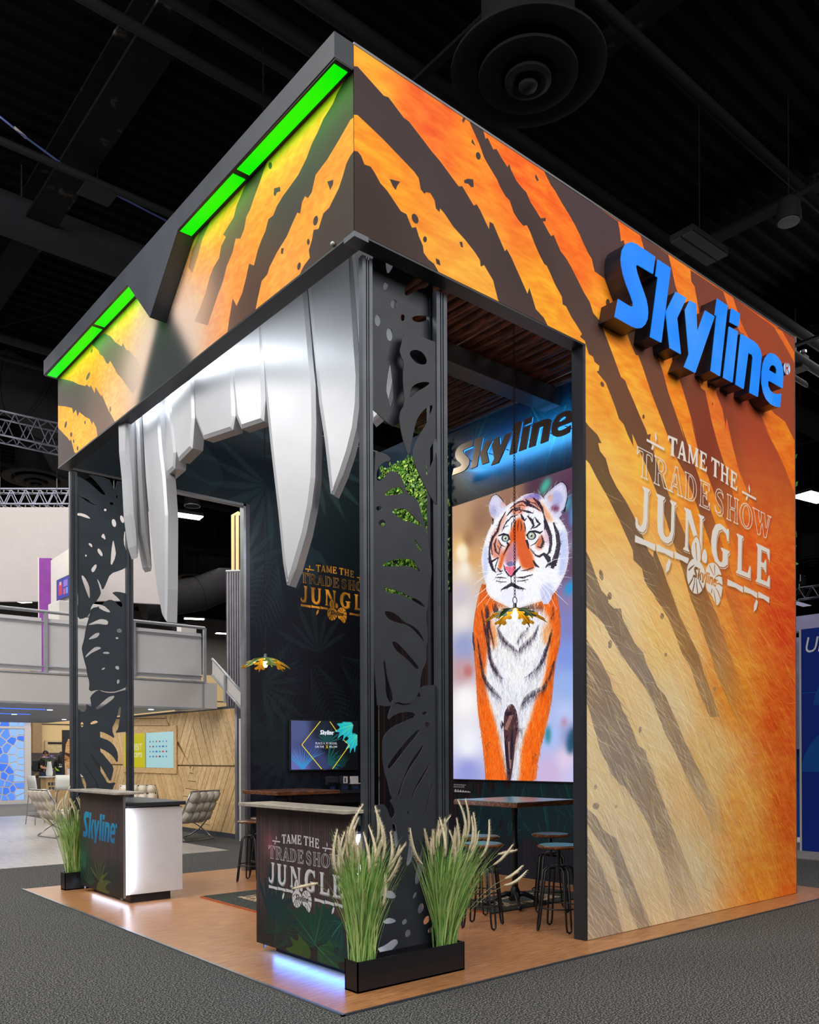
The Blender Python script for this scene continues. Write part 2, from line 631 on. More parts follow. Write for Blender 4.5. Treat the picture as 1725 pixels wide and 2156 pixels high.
LET = {
    'T': [(1, [(.36, .9), (.36, .09), (.27, .035), (.27, 0), (.73, 0), (.73, .035), (.64, .09), (.64, .9)]), (1, [(0, 1), (1, 1), (1, .70), (.94, .72), (.84, .87), (.16, .87), (.06, .72), (0, .70)])],
    'A': [(1, [(.08, 0), (.22, 0), (.56, 1), (.42, 1)]), (1, [(.40, 1), (.60, 1), (.96, 0), (.66, 0)]), (1, [(.25, .24), (.75, .24), (.7, .36), (.3, .36)]), (1, [(-.02, 0), (.32, 0), (.32, .035), (.2, .06), (.06, .06), (-.02, .035)]), (1, [(.58, 0), (1.04, 0), (1.04, .035), (.96, .06), (.66, .06), (.58, .035)])],
    'M': [(1, _stem(.07, .13, .06)), (1, _stem(.74, .2, .06)), (1, [(.06, 1), (.26, 1), (.56, .2), (.46, .02)]), (1, [(.78, 1), (.88, .9), (.52, .02), (.44, .15)])],
    'E': [(1, _stem(.09, .28)), (1, [(.2, 1), (.95, 1), (.95, .7), (.87, .72), (.76, .88), (.2, .88)]), (1, [(.2, .44), (.55, .44), (.66, .34), (.72, .34), (.72, .68), (.66, .68), (.55, .57), (.2, .57)]), (1, [(.2, 0), (1, 0), (1, .31), (.92, .3), (.8, .12), (.2, .12)])],
    'H': [(1, _stem(.09, .24, .08)), (1, _stem(.67, .24, .08)), (1, [(.2, .45), (.8, .45), (.8, .57), (.2, .57)])],
    'R': [(1, _stem(.08, .26)), (1, [(.2, 1), (.5, 1)] + arc(.52, .72, .36, 90, -90, 10, .28) + [(.2, .44)]), (-1, [(.34, .89), (.48, .89)] + arc(.5, .72, .12, 90, -90, 8, .17) + [(.34, .55)]), (1, [(.42, .5), (.66, .5), (.98, .06), (1.04, .035), (1.04, 0), (.72, 0)])],
    'D': [(1, _stem(.08, .26)), (1, [(.15, 1), (.45, 1)] + arc(.45, .5, .5, 90, -90, 14, .5) + [(.15, 0)]), (-1, [(.34, .89), (.44, .89)] + arc(.44, .5, .23, 90, -90, 12, .39) + [(.34, .11)])],
    'O': [(1, ell(.5, .5, .52, .515, 0, 26)), (-1, ell(.5, .5, .24, .40, 0, 22))],
    'W': [(1, [(.0, 1), (.3, 1), (.46, .12), (.36, 0), (.26, 0)]), (1, [(.26, 0), (.4, 0), (.6, .95), (.5, .95)]), (1, [(.42, 1), (.66, 1), (.8, .1), (.72, 0), (.62, 0)]), (1, [(.64, 0), (.76, 0), (1.0, 1), (.9, 1)]), (1, [(-.05, 1), (.36, 1), (.36, .95), (-.05, .95)]), (1, [(.82, 1), (1.06, 1), (1.06, .95), (.82, .95)])],
    'J': [(1, [(.42, 1), (.92, 1), (.92, .965), (.82, .9), (.80, .5), (.80, .28), (.72, .08), (.52, -.02), (.28, -.03), (.06, .02), (.0, .1), (.02, .24), (.1, .26), (.18, .12), (.34, .09), (.46, .16), (.52, .3), (.53, .9), (.42, .965)])],
    'U': [(1, [(-.02, 1), (.42, 1), (.42, .965), (.34, .9), (.34, .34), (.38, .18), (.5, .11), (.64, .15), (.74, .3), (.75, .9), (.67, .965), (.67, 1), (1.0, 1), (1.0, .965), (.91, .9), (.9, .28), (.8, .08), (.62, -.02), (.44, -.03), (.24, .02), (.1, .14), (.06, .34), (.06, .9), (-.02, .965)])],
    'N': [(1, _stem(.08, .14, .08)), (1, _stem(.78, .14, .08)), (1, [(.02, 1), (.32, 1), (.92, .12), (.92, 0), (.8, 0), (.08, .93)])],
    'G': [(1, [(.98, .68), (.9, .68), (.82, .84), (.62, .91), (.44, .84), (.33, .64), (.31, .4), (.37, .2), (.5, .1), (.62, .1), (.66, .16), (.66, .36), (.56, .42), (.56, .46), (1.04, .46), (1.04, .42), (.95, .36), (.95, .1), (.76, 0), (.5, -.03), (.26, .04), (.08, .24), (.02, .5), (.08, .76), (.24, .95), (.48, 1.03), (.74, 1.0), (.86, .95), (.92, 1.0), (.98, 1.0)])],
    'L': [(1, _stem(.09, .28)), (1, [(.2, 0), (1, 0), (1, .33), (.92, .31), (.8, .12), (.2, .12)])],
    'S': [(1, _thick([(.90, .72), (.84, .86), (.68, .94), (.48, .95), (.28, .88), (.2, .76), (.24, .64), (.42, .55), (.66, .46), (.8, .34), (.8, .2), (.7, .09), (.5, .04), (.3, .06), (.16, .14), (.08, .3)], [.06, .1, .14, .16, .2, .26, .28, .3, .3, .28, .26, .2, .16, .12, .1, .06]))],
}


def letter(mk, ch, x, y, w, h, skew=0.0, arcf=None):
    """draw into mask: (x, y) left end of the base line in pixels, y down"""
    tmp = np.zeros_like(mk)
    for op, P in LET[ch]:
        Q = []
        for u, v in P:
            X, Y = x + u * w, y - v * h + skew * (x + u * w)
            Q.append((X, Y) if arcf is None else arcf(X, Y))
        addmask(tmp, Q, 1 if op > 0 else -1)
    np.maximum(mk, tmp, out=mk)


def lockup():
    """the three-line campaign lettering with bamboo rules and leaf badge, 1200 x 1000 mask"""
    S = 1.1
    W, H = 1200, 740
    mk = np.zeros((H, W), np.float32)
    ox, oy = 40, 24

    def X(v):
        return ox + v * S

    def Y(v):
        return oy + v * S

    def bend(x, y):
        t = (x - X(450)) / (290 * S)
        return (x, y + 16 * S * t * t * (1 if t else 1))
    for ch, x, w in (('T', 195, 62), ('A', 258, 66), ('M', 330, 76), ('E', 414, 54), ('T', 500, 62), ('H', 570, 66), ('E', 648, 54)):
        letter(mk, ch, X(x), Y(76), w * S, 74 * S, 0, bend)
    sh = np.zeros((H, W), np.float32)
    for ch, x, w in (('T', 0, 98), ('R', 108, 92), ('A', 206, 96), ('D', 312, 92), ('E', 418, 78), ('S', 528, 76), ('H', 622, 96), ('O', 728, 104), ('W', 838, 150)):
        letter(sh, ch, X(x), Y(226), w * S, 108 * S)
    er = (blur(sh, 3) > 0.95).astype(np.float32)
    mk = np.maximum(mk, sh * (1 - blur(er, 1)))
    jg = np.zeros((H, W), np.float32)
    for k, (ch, x, w) in enumerate((('J', 0, 92), ('U', 128, 132), ('N', 312, 144), ('G', 506, 140), ('L', 706, 118), ('E', 868, 122))):
        letter(jg, ch, X(x), Y(424 + k * 2), w * S, 168 * S)
    # a hair line of shade along the right and lower edges of the big letters
    s2 = np.zeros_like(jg)
    s2[7:, 6:] = jg[:-7, :-6]
    s1 = np.zeros_like(jg)
    s1[4:, 3:] = jg[:-4, :-3]
    mk = np.maximum(mk, np.maximum(jg, np.clip(s2 - np.maximum(jg, s1), 0, 1)))
    for x0, x1, y, d in ((0, 352, 462, 3), (640, 990, 486, 6)):
        for a, b in ((0, .36), (.38, .70), (.72, 1.0)):
            xa, xb = x0 + (x1 - x0) * a, x0 + (x1 - x0) * b
            addmask(mk, [(X(xa), Y(y - 14)), (X((xa + xb) / 2), Y(y - 10)), (X(xb), Y(y - 13 + d)), (X(xb), Y(y + 13 + d)), (X((xa + xb) / 2), Y(y + 10)), (X(xa), Y(y + 13))])
        lx = x0 + (x1 - x0) * (.62 if x0 == 0 else .68)
        addmask(mk, [(X(lx), Y(y + 22)), (X(lx + 14), Y(y + 32)), (X(lx + 2), Y(y + 66)), (X(lx - 22), Y(y + 84)), (X(lx - 18), Y(y + 50))])
    for x0, x1 in ((58, 172), (742, 860)):
        addmask(mk, [(X(x0), Y(72)), (X(x1), Y(72)), (X(x1), Y(82)), (X(x0), Y(82))])
        xm = x0 + (x1 - x0) * .55
        addmask(mk, [(X(xm - 4), Y(70)), (X(xm - 12), Y(46)), (X(xm - 8), Y(28)), (X(xm + 2), Y(50))])
        addmask(mk, [(X(xm - 26), Y(84)), (X(xm - 14), Y(86)), (X(xm - 24), Y(104)), (X(xm - 34), Y(102))])
    # leaf badge
    gap = [(330, 420), (420, 350), (500, 360), (560, 380), (620, 470), (612, 560), (560, 604), (460, 560), (400, 596), (340, 560), (334, 480)]
    bd = np.zeros((H, W), np.float32)
    for P in ([(350, 470), (390, 440), (440, 448), (474, 480), (470, 540), (430, 580), (380, 584), (346, 550), (338, 505)], [(470, 470), (505, 432), (560, 428), (600, 470), (604, 530), (580, 590), (556, 600), (520, 560), (480, 552)], [(372, 440), (366, 400), (390, 360), (410, 352), (430, 380), (440, 440), (420, 462)], [(440, 440), (450, 400), (468, 384), (486, 410), (480, 450)]):
        addmask(bd, [(X(x), Y(y)) for x, y in chaikin(P, 2)])
    mk *= 1 - np.clip(blur(np.clip(blur(bd, 5) * 4, 0, 1), 1), 0, 1)
    cut = np.zeros_like(bd)
    for P in ([(352, 500), (372, 484), (392, 470)], [(356, 560), (380, 530), (390, 508)], [(384, 578), (394, 545), (398, 512)], [(420, 578), (412, 545), (408, 515)], [(455, 556), (432, 530), (420, 512)],
              [(598, 470), (570, 472), (546, 486)], [(602, 510), (575, 505), (548, 512)], [(590, 566), (570, 540), (550, 528)], [(556, 592), (546, 566), (536, 540)], [(520, 556), (522, 545), (524, 535)],
              [(398, 380), (404, 415), (410, 450)], [(500, 446), (520, 466), (536, 482)], [(540, 436), (540, 455), (543, 478)]):
        addmask(cut, [(X(x), Y(y)) for x, y in _thick(P, [7, 6, 2.5])])
    mk = np.maximum(mk, bd * (1 - cut))
    for s, k in zip(SKY_UNIT, range(99)):
        pts = [(X(386 + 180 * u), Y(474 + 52 * v + 4 * u)) for u, v in s]
        addmask(mk, pts, -1)
    return mk

# ------------------------------------------------------------------ booth dimensions (metres)
ZT, ZH = 6.0045, 4.825          # top and underside of the header
XW, XL, YW = 2.318, 5.892, 5.695  # start and end of the mural wall, depth of the booth
BD = 0.152                      # how far the brow stands out of the face
ZB = 5.841
XLED = 4.56                     # the screen wall inside

# ---- wordmark outlines, traced on the wall sign
SKY_D = 0.17
_c6, _c7 = (1280, 480, 7.1875), (1440, 600, 6.635)
SKY_RAW = [
    (crop([(722, 435), (688, 690), (462, 557), (440, 556), (430, 585), (450, 680), (500, 830), (550, 970), (590, 1090), (610, 1200), (615, 1290), (605, 1380), (570, 1460), (520, 1508), (450, 1515), (380, 1490), (112, 1340), (162, 1075), (340, 1185), (372, 1190), (390, 1170), (390, 1130), (350, 1010), (290, 860), (240, 700), (212, 560), (205, 450), (220, 340), (260, 260), (310, 222), (370, 215), (440, 245)], *_c6), []),
    (crop([(760, 475), (957, 605), (815, 1730), (648, 1645), (765, 745), (728, 720)], *_c6), []),
    (crop([(1033, 965), (1195, 1060), (1053, 1365), (1110, 1905), (945, 1810), (885, 1265)], *_c6), []),
    (crop([(88, 215), (175, 265), (192, 660), (303, 355), (435, 440), (165, 1225), (10, 1140), (78, 965), (25, 345)], *_c7), []),
    (crop([(470, 190), (618, 290), (510, 1270), (383, 1195), (465, 432), (440, 412)], *_c7), []),
    (crop([(668, 325), (788, 400), (772, 580), (648, 515)], *_c7), []),
    (crop([(638, 580), (760, 650), (685, 1360), (558, 1290)], *_c7), []),
    (crop([(803, 680), (980, 785), (1035, 835), (1075, 910), (1092, 1000), (1040, 1560), (925, 1500), (972, 1010), (960, 970), (905, 945), (840, 1450), (730, 1385)], *_c7), []),
    (crop([(1215, 950), (1270, 965), (1320, 1010), (1360, 1070), (1388, 1160), (1395, 1260), (1385, 1440), (1200, 1335), (1180, 1350), (1185, 1410), (1210, 1470), (1250, 1510), (1300, 1525), (1365, 1520), (1350, 1705), (1290, 1695), (1220, 1660), (1160, 1590), (1120, 1500), (1095, 1370), (1095, 1230), (1110, 1110), (1140, 1020), (1180, 965)], *_c7),
     [crop([(1195, 1190), (1205, 1150), (1230, 1120), (1262, 1116), (1290, 1140), (1303, 1180), (1303, 1220), (1290, 1245)], *_c7)]),
    (crop(ell(1448, 1165, 40, 86, -0.12, 18), *_c7), []),
]
SKY = []
for o_, hs in SKY_RAW:
    SKY.append([[(lambda q: (q[0], q[2]))(on(x, y, 1, -SKY_D)) for x, y in L] for L in [o_] + hs])
_a = np.array([p for L in SKY for p in L[0]])
SX0, SX1, SZ0, SZ1 = _a[:, 0].min(), _a[:, 0].max(), _a[:, 1].min(), _a[:, 1].max()
SKY_ASP = (SX1 - SX0) / (SZ1 - SZ0)
SKY_N = [[[((x - SX0) / (SX1 - SX0), (SZ1 - z) / (SZ1 - SZ0)) for x, z in L] for L in G] for G in SKY]   # unit box, y down
SKY_UNIT = [G[0] for G in SKY_N]


def sky_mask(w=640):
    h = int(w / SKY_ASP)
    m = np.zeros((h, w), np.float32)
    for G in SKY_N:
        for k, L in enumerate(G):
            addmask(m, [(x * (w - 1), y * (h - 1)) for x, y in L], 1 if k == 0 else -1)
    return m


LOCK = lockup()
SKYM = sky_mask()
LKW, LKH = 1200 / 1100.0, 740 / 1100.0     # lockup mask size in units of the big word's width (its left end at 40/1100)

# ---- fur mural of the long wall (x 0..XL, z 0..ZT)
SR = 300.0
MW, MH = int(XL * SR), int(ZT * SR)


def tR(x, y):
    q = on(x, y, 1, 0.0)
    return (q[0] * SR, (ZT - q[2]) * SR)


def polyR(P, ox=None, oy=0, s=1):
    return [tR(*p) for p in (crop(P, ox, oy, s) if ox is not None else P)]


LIGHT_R = [((770, 130), (250, 170, 45)), ((900, 230), (238, 95, 30)), ((1000, 330), (245, 130, 28)), ((800, 360), (245, 155, 25)), ((1000, 550), (245, 170, 55)), ((1100, 400), (243, 105, 22)), ((1150, 620), (245, 160, 30)),
           ((1200, 520), (243, 105, 22)), ((1330, 500), (243, 115, 28)), ((1300, 700), (245, 150, 32)), ((1280, 800), (240, 160, 45)), ((1350, 900), (242, 175, 65)), ((1260, 1000), (242, 190, 95)), ((1400, 800), (240, 130, 28)),
           ((1600, 690), (225, 100, 40)), ((1650, 850), (240, 130, 25)), ((1560, 850), (225, 105, 40)), ((1650, 1000), (238, 115, 22)), ((1500, 1100), (238, 145, 38)), ((1600, 1150), (226, 95, 26)), ((1660, 1300), (214, 70, 18)),
           ((1640, 1500), (216, 85, 18)), ((1660, 1700), (218, 92, 18)), ((1660, 1860), (222, 105, 28)), ((1550, 1450), (230, 140, 40)), ((1560, 1700), (230, 160, 75)), ((1610, 1850), (228, 140, 45)), ((1500, 1600), (226, 185, 120)),
           ((1400, 1300), (238, 190, 112)), ((1300, 1300), (238, 208, 156)), ((1260, 1600), (230, 204, 160)), ((1300, 1800), (222, 200, 166)), ((1450, 1850), (222, 200, 160)), ((1260, 1950), (216, 194, 158)), ((1400, 1500), (230, 204, 156))]
DARK_R = [((760, 220), (62, 48, 50)), ((900, 400), (62, 48, 50)), ((760, 450), (52, 34, 30)), ((1100, 550), (60, 45, 45)), ((1250, 450), (74, 56, 62)), ((1250, 600), (76, 55, 50)), ((1400, 600), (98, 62, 56)), ((1500, 700), (128, 62, 46)),
          ((1600, 750), (160, 70, 42)), ((1350, 850), (112, 68, 50)), ((1300, 950), (104, 76, 46)), ((1500, 950), (132, 55, 34)), ((1600, 950), (172, 68, 38)), ((1270, 1050), (112, 86, 56)), ((1350, 1150), (124, 97, 72)),
          ((1450, 1200), (146, 100, 54)), ((1550, 1200), (196, 82, 28)), ((1260, 1300), (140, 120, 100)), ((1350, 1400), (150, 132, 114)), ((1450, 1350), (158, 116, 70)), ((1500, 1450), (164, 126, 80)), ((1300, 1600), (152, 136, 122)),
          ((1400, 1600), (160, 138, 112)), ((1500, 1700), (188, 160, 122)), ((1300, 1800), (162, 146, 130)), ((1450, 1900), (190, 164, 134)), ((1250, 1950), (170, 152, 134)), ((1640, 1500), (205, 75, 18)), ((1650, 1300), (205, 65, 18))]
c4, cA, cB, cC = (740, 100, 3.45), (1220, 460, 3.416), (1220, 880, 3.416), (1220, 1300, 3.0794)


def band(l, r):
    return l + r[::-1]


def mix(*segs):
    return [p for P, c in segs for p in crop(P, *c)]


R2L = mix(([(850, 520), (880, 590), (930, 700), (965, 800), (1005, 870), (1060, 960), (1080, 1010), (1120, 1080), (1150, 1110), (1180, 1200), (1215, 1255), (1250, 1295), (1275, 1290), (1300, 1340), (1330, 1420), (1360, 1490), (1400, 1570), (1420, 1585), (1450, 1650), (1480, 1720), (1530, 1810), (1535, 1865), (1560, 1880), (1600, 1960), (1640, 2020), (1675, 2080)], c4),
          ([(20, 830), (5, 850), (40, 880), (68, 975), (100, 995), (110, 1030), (145, 1060), (140, 1095), (125, 1100), (190, 1180), (230, 1280), (260, 1360), (285, 1440), (320, 1480), (350, 1560), (390, 1640)], cA), ([(380, 110), (405, 165), (500, 390), (590, 620), (660, 850), (740, 1080), (800, 1300)], cB), ([(770, 0), (810, 120), (850, 230), (880, 340), (920, 440), (970, 560), (1010, 640), (1050, 730), (1110, 860), (1160, 1000), (1210, 1150), (1250, 1300)], cC))
R2R = mix(([(955, 590), (975, 665), (990, 655), (1030, 740), (1055, 738), (1090, 800), (1135, 870), (1147, 845), (1160, 890), (1200, 970), (1240, 1020), (1270, 1050), (1300, 1120), (1345, 1190), (1375, 1240), (1412, 1237), (1412, 1262), (1390, 1262), (1450, 1370), (1470, 1362), (1520, 1480), (1560, 1530), (1600, 1600), (1640, 1680), (1690, 1780)], c4),
          ([(75, 600), (100, 680), (150, 740), (185, 830), (215, 910), (245, 990), (270, 1060), (300, 1140), (330, 1165), (350, 1220), (390, 1310), (440, 1430), (480, 1520), (490, 1555), (515, 1550), (505, 1600)], cA), ([(505, 140), (560, 330), (640, 540), (720, 740), (800, 930), (880, 1150), (940, 1300)], cB), ([(900, 0), (940, 120), (980, 240), (1020, 340), (1060, 440), (1100, 520), (1140, 600), (1170, 680), (1210, 800), (1260, 960), (1300, 1120), (1330, 1300)], cC))
R3L = mix(([(1395, 885), (1410, 920), (1450, 1000), (1480, 1040), (1530, 1130), (1580, 1210), (1620, 1280), (1660, 1360), (1690, 1430)], c4), ([(68, 256), (90, 290), (110, 380), (180, 430), (245, 590), (300, 740), (340, 820), (370, 900), (405, 980), (425, 985), (460, 1080), (520, 1260), (590, 1440), (640, 1570), (690, 1708)], cA), ([(760, 400), (850, 640), (930, 870), (1010, 1100), (1060, 1290), (1109, 1435), (1160, 1560), (1230, 1700), (1290, 1860), (1350, 2050), (1400, 2250)], cB))
R3R = mix(([(278, 20), (290, 80), (300, 165), (320, 155), (330, 210), (430, 560), (540, 920), (560, 980), (600, 1100), (640, 1250), (700, 1420), (760, 1600)], cA), ([(715, 0), (800, 250), (880, 480), (980, 760), (1060, 1000), (1140, 1250), (1203, 1435), (1260, 1640), (1330, 1860), (1390, 2050), (1440, 2250)], cB))
R4L = mix(([(440, 120), (465, 215), (540, 480), (600, 760), (660, 970), (690, 1020), (710, 1120), (760, 1280), (800, 1420), (840, 1560)], cA), ([(800, 0), (860, 250), (930, 430), (1010, 650), (1090, 850), (1180, 1060), (1260, 1300), (1330, 1520)], cB))
R4R = mix(([(640, 260), (660, 340), (690, 480), (710, 540), (760, 760), (830, 1040), (875, 1220), (905, 1240), (940, 1400), (970, 1560)], cA), ([(945, 0), (1000, 200), (1050, 350), (1110, 560), (1160, 760), (1220, 900), (1320, 1200), (1400, 1500)], cB))
R5L = mix(([(800, 370), (805, 450), (830, 490), (860, 660), (900, 900), (960, 1150), (990, 1270), (1030, 1370), (1050, 1480), (1045, 1540)], cA), ([(1060, 0), (1110, 230), (1150, 380), (1220, 560), (1330, 760), (1400, 960), (1460, 1200)], cB))
R5R = mix(([(1035, 525), (1060, 600), (1090, 700), (1160, 820), (1185, 830), (1175, 1000), (1210, 1180), (1260, 1300), (1300, 1400), (1340, 1490), (1400, 1640)], cA), ([(1310, 0), (1360, 120), (1420, 230), (1480, 360), (1540, 520), (1570, 640), (1600, 900), (1600, 1200)], cB))
R6 = mix(([(1105, 565), (1130, 640), (1170, 760), (1240, 900), (1290, 1120), (1320, 1300), (1400, 1400), (1480, 1460), (1560, 1620), (1580, 1100), (1500, 950), (1400, 780)], cA))
R7 = mix(([(1415, 785), (1460, 810), (1510, 900), (1560, 980), (1560, 780)], cA))
DARKS_R = [
    crop([(10, 135), (45, 138), (150, 255), (235, 350), (270, 362), (380, 510), (420, 540), (520, 670), (580, 750), (640, 820), (780, 1010), (805, 1007), (890, 1150), (910, 1138), (935, 1180), (1000, 1320), (1005, 1265), (1030, 1280), (1115, 1480), (1130, 1465), (1160, 1520), (1280, 1790), (1293, 1745), (1310, 1800), (1340, 1900), (1400, 1965), (1440, 2050),
          (1090, 1880), (1065, 1830), (1050, 1770), (1030, 1690), (1000, 1640), (965, 1580), (940, 1590), (935, 1545), (900, 1490), (830, 1400), (740, 1300), (680, 1210), (645, 1168), (640, 1195), (615, 1170), (605, 1110), (575, 1058), (545, 1050), (530, 1062), (505, 1030), (490, 950), (460, 905), (350, 790), (230, 665), (120, 560), (45, 490), (10, 487)], *c4),
    crop([(10, 750), (45, 755), (70, 785), (95, 850), (140, 865), (170, 910), (210, 985), (260, 1040), (320, 1130), (360, 1190), (400, 1210), (440, 1310), (470, 1305), (490, 1370), (520, 1440), (525, 1490), (560, 1540), (600, 1570), (640, 1640), (10, 1400)], *c4),
    band(R2L, R2R), band(R3L, R3R), band(R4L, R4R), band(R5L, R5R), R6, R7,
    # wall, lower left
    crop([(40, 20), (70, 60), (130, 120), (160, 180), (135, 180), (150, 240), (190, 290), (220, 400), (270, 500), (330, 590), (390, 700), (430, 800), (470, 880), (500, 960), (530, 1000), (540, 930), (575, 1020), (600, 1080), (640, 1200), (680, 1300), (720, 1420), (770, 1520), (800, 1580), (860, 1700), (900, 1850), (960, 2000), (1010, 2150), (940, 2150), (850, 1950), (800, 1790), (740, 1700), (690, 1560), (640, 1440), (590, 1360), (550, 1300), (530, 1260), (490, 1210), (470, 1170), (450, 1080), (390, 1020), (385, 950), (330, 830), (290, 740), (240, 640), (200, 560), (165, 500), (120, 420), (75, 330), (40, 290)], *cB),
    crop([(40, 940), (75, 1010), (100, 1080), (130, 1170), (160, 1240), (205, 1290), (210, 1330), (250, 1370), (300, 1370), (310, 1440), (350, 1520), (400, 1620), (460, 1690), (480, 1760), (525, 1850), (560, 1930), (620, 2000), (700, 2180), (760, 2330), (900, 2600), (1000, 2800), (1060, 3000), (980, 3000), (880, 2800), (760, 2560), (690, 2400), (620, 2280), (560, 2120), (510, 2000), (460, 1920), (370, 1800), (330, 1740), (300, 1700), (215, 1560), (180, 1490), (130, 1430), (40, 1350)], *cB),
    crop([(40, 130), (65, 170), (110, 230), (160, 320), (200, 400), (215, 470), (235, 500), (260, 540), (280, 600), (310, 650), (350, 740), (380, 830), (430, 860), (440, 920), (480, 1000), (500, 1090), (540, 1180), (580, 1280), (620, 1400), (660, 1500), (700, 1600), (740, 1700), (800, 1850), (860, 2010), (640, 2040), (600, 1900), (580, 1720), (540, 1600), (510, 1500), (480, 1430), (450, 1350), (420, 1290), (380, 1220), (330, 1150), (290, 1090), (265, 1085), (240, 1050), (210, 1020), (180, 940), (140, 880), (110, 760), (85, 680), (65, 600), (40, 540)], *cC),
    crop([(40, 1230), (110, 1290), (150, 1370), (200, 1410), (240, 1430), (270, 1520), (300, 1600), (340, 1700), (380, 1800), (440, 1930), (490, 2050), (400, 2060), (340, 1930), (290, 1800), (245, 1680), (220, 1590), (180, 1520), (120, 1440), (40, 1320)], *cC),
    crop([(40, 1390), (110, 1540), (160, 1650), (200, 1760), (240, 1880), (290, 2080), (40, 2120)], *cC),
]
SPOTS_R = [crop(P, *c4) for P in ([(278, 955), (355, 975), (335, 1000), (322, 1035), (300, 1005)], ell(463, 1243, 22, 38, -.4), ell(535, 1393, 14, 22), [(785, 1412), (805, 1412), (812, 1450), (798, 1450)], [(612, 1530), (640, 1545), (648, 1585), (620, 1570)], [(818, 965), (845, 953), (885, 958), (890, 1012), (870, 1015), (850, 990), (822, 985)], ell(922, 787, 17, 28, -.2), [(878, 662), (902, 715), (872, 690)], [(815, 505), (828, 520), (815, 548), (804, 530)], [(1340, 918), (1362, 965), (1348, 970), (1335, 940)])]
SPOTS_R += [crop(P, *cA) for P in (ell(165, 1192, 12, 20, -.4), ell(462, 1425, 8, 16), ell(930, 1200, 8, 18), [(955, 1318), (964, 1335), (955, 1350)], ell(205, 605, 14, 26))]
SPOTS_R += [crop(P, *cB) for P in (ell(158, 1130, 14, 40, -.2), ell(218, 1280, 16, 28), ell(595, 1425, 14, 22), ell(222, 1625, 14, 28))]
SPOTS_R += [crop(P, *cC) for P in (ell(200, 175, 12, 26, .2), ell(560, 242, 10, 14), ell(394, 727, 10, 22, .2), ell(108, 1222, 22, 22), ell(238, 1226, 9, 12), ell(105, 1100, 10, 16), ell(878, 462, 9, 16))]
_L = field([(tR(*p), c) for p, c in LIGHT_R], MW, MH)
_D = field([(tR(*p), c) for p, c in DARK_R], MW, MH)
_m = np.zeros((MH, MW), np.float32)
for P in DARKS_R:
    addmask(_m, polyR(P))
for P in SPOTS_R:
    addmask(_m, polyR(P))
# the coat turns to belly fur towards the lower right: the stripes thin out there
_xs, _ys = np.meshgrid(np.arange(MW) / SR, ZT - np.arange(MH) / SR)
_fade = np.clip((_xs - 3.2 - _ys * 0.62) / 1.2, 0, 1) * np.clip((3.4 - _ys) / 0.8, 0, 1)
_m *= 1 - 0.9 * np.clip((_xs - 2.95 - _ys * 0.70) / 1.3, 0, 1) * np.clip((3.6 - _ys) / 0.9, 0, 1)
_m *= 1 - np.clip((_xs - 4.1) / .9, 0, 1) * np.clip((4.75 - _ys) / 1.1, 0, 1)
# mottling and hair
_n = upsample(rng.random((MH // 14, MW // 40, 1)), MW, MH)[..., 0] * 0.6 + upsample(rng.random((MH // 5, MW // 18, 1)), MW, MH)[..., 0] * 0.4 - 0.5
_warm = np.clip((_L[..., 0] - _L[..., 2]) * 1.3 - 0.35, 0, 1)
_L += _n[..., None] * _warm[..., None] * np.array([0.10, 0.34, 0.12], np.float32)
_low = np.clip((4.6 - _ys) / 1.8, 0.0, 1) * 0.9 + 0.1
angR = lambda x, y: 0.28 + 0.62 * np.clip((y / SR - 1.0) / 4.2, 0, 1)
_L = np.clip(_L, 0, 1).astype(np.float32)
_D = np.clip(_D, 0, 1).astype(np.float32)
for k in range(3):
    strokes(_L, 9000, angR, 70, jit=0.26, a=0.85, lift=-0.03, curve=.25)
    strokes(_L, 4200, angR, 95, jit=0.10, a=0.85, lift=0.17, curve=.3, width=.8)
    strokes(_L, 700, lambda x, y: angR(x, y) - .9, 70, jit=0.10, a=0.6, lift=0.16, curve=.3, width=.8)
strokes(_L, 4500, angR, 70, jit=0.1, a=0.8, lift=0.16, region=_low, width=.8)
strokes(_D, 9000, angR, 70, jit=0.12, a=0.5, lift=0.0)
strokes(_D, 5000, angR, 90, jit=0.1, a=0.6, lift=0.10, region=_low, width=.8)
strokes(_D, 1500, angR, 80, jit=0.2, a=0.5, col=(120, 74, 44), region=np.clip((_ys - 4.4) * 1.5, 0, .5), width=.7)
MURAL_R = _L * (1 - _m[..., None]) + _D * _m[..., None]
MURAL_R = np.clip(MURAL_R, 0, 1).astype(np.float32)
for k in range(2):
    strokes(MURAL_R, 5200, angR, 90, jit=0.08, a=0.85, lift=0.13, region=np.clip((4.0 - _ys) / 1.6, 0, 1), width=.8)
for k in range(2):
    strokes(MURAL_R, 4200, angR, 60, jit=0.08, a=0.7, lift=-0.09, region=np.clip((3.6 - _ys) / 1.6, 0, 1), width=.9)
    strokes(MURAL_R, 2600, angR, 85, jit=0.06, a=0.85, col=(250, 236, 206), region=np.clip((3.2 - _ys) / 1.6, 0, 1) * np.clip((5.1 - _xs) / 1.2, 0, 1), width=.7)
strokes(MURAL_R, 4200, angR, 110, a=0.7, col=(250, 180, 50), region=np.clip((_xs - 3.2 - _ys * .5) / 1.0, 0, 1) * np.clip((3.9 - _ys), 0, 1), width=.8)
strokes(MURAL_R, 1100, lambda x, y: 0.95 + 0 * x, 42, a=0.6, col=(206, 172, 30), region=np.clip((2.9 - _ys) / 1, 0, 1) * np.clip((4.3 - _xs) / .8, 0, 1))
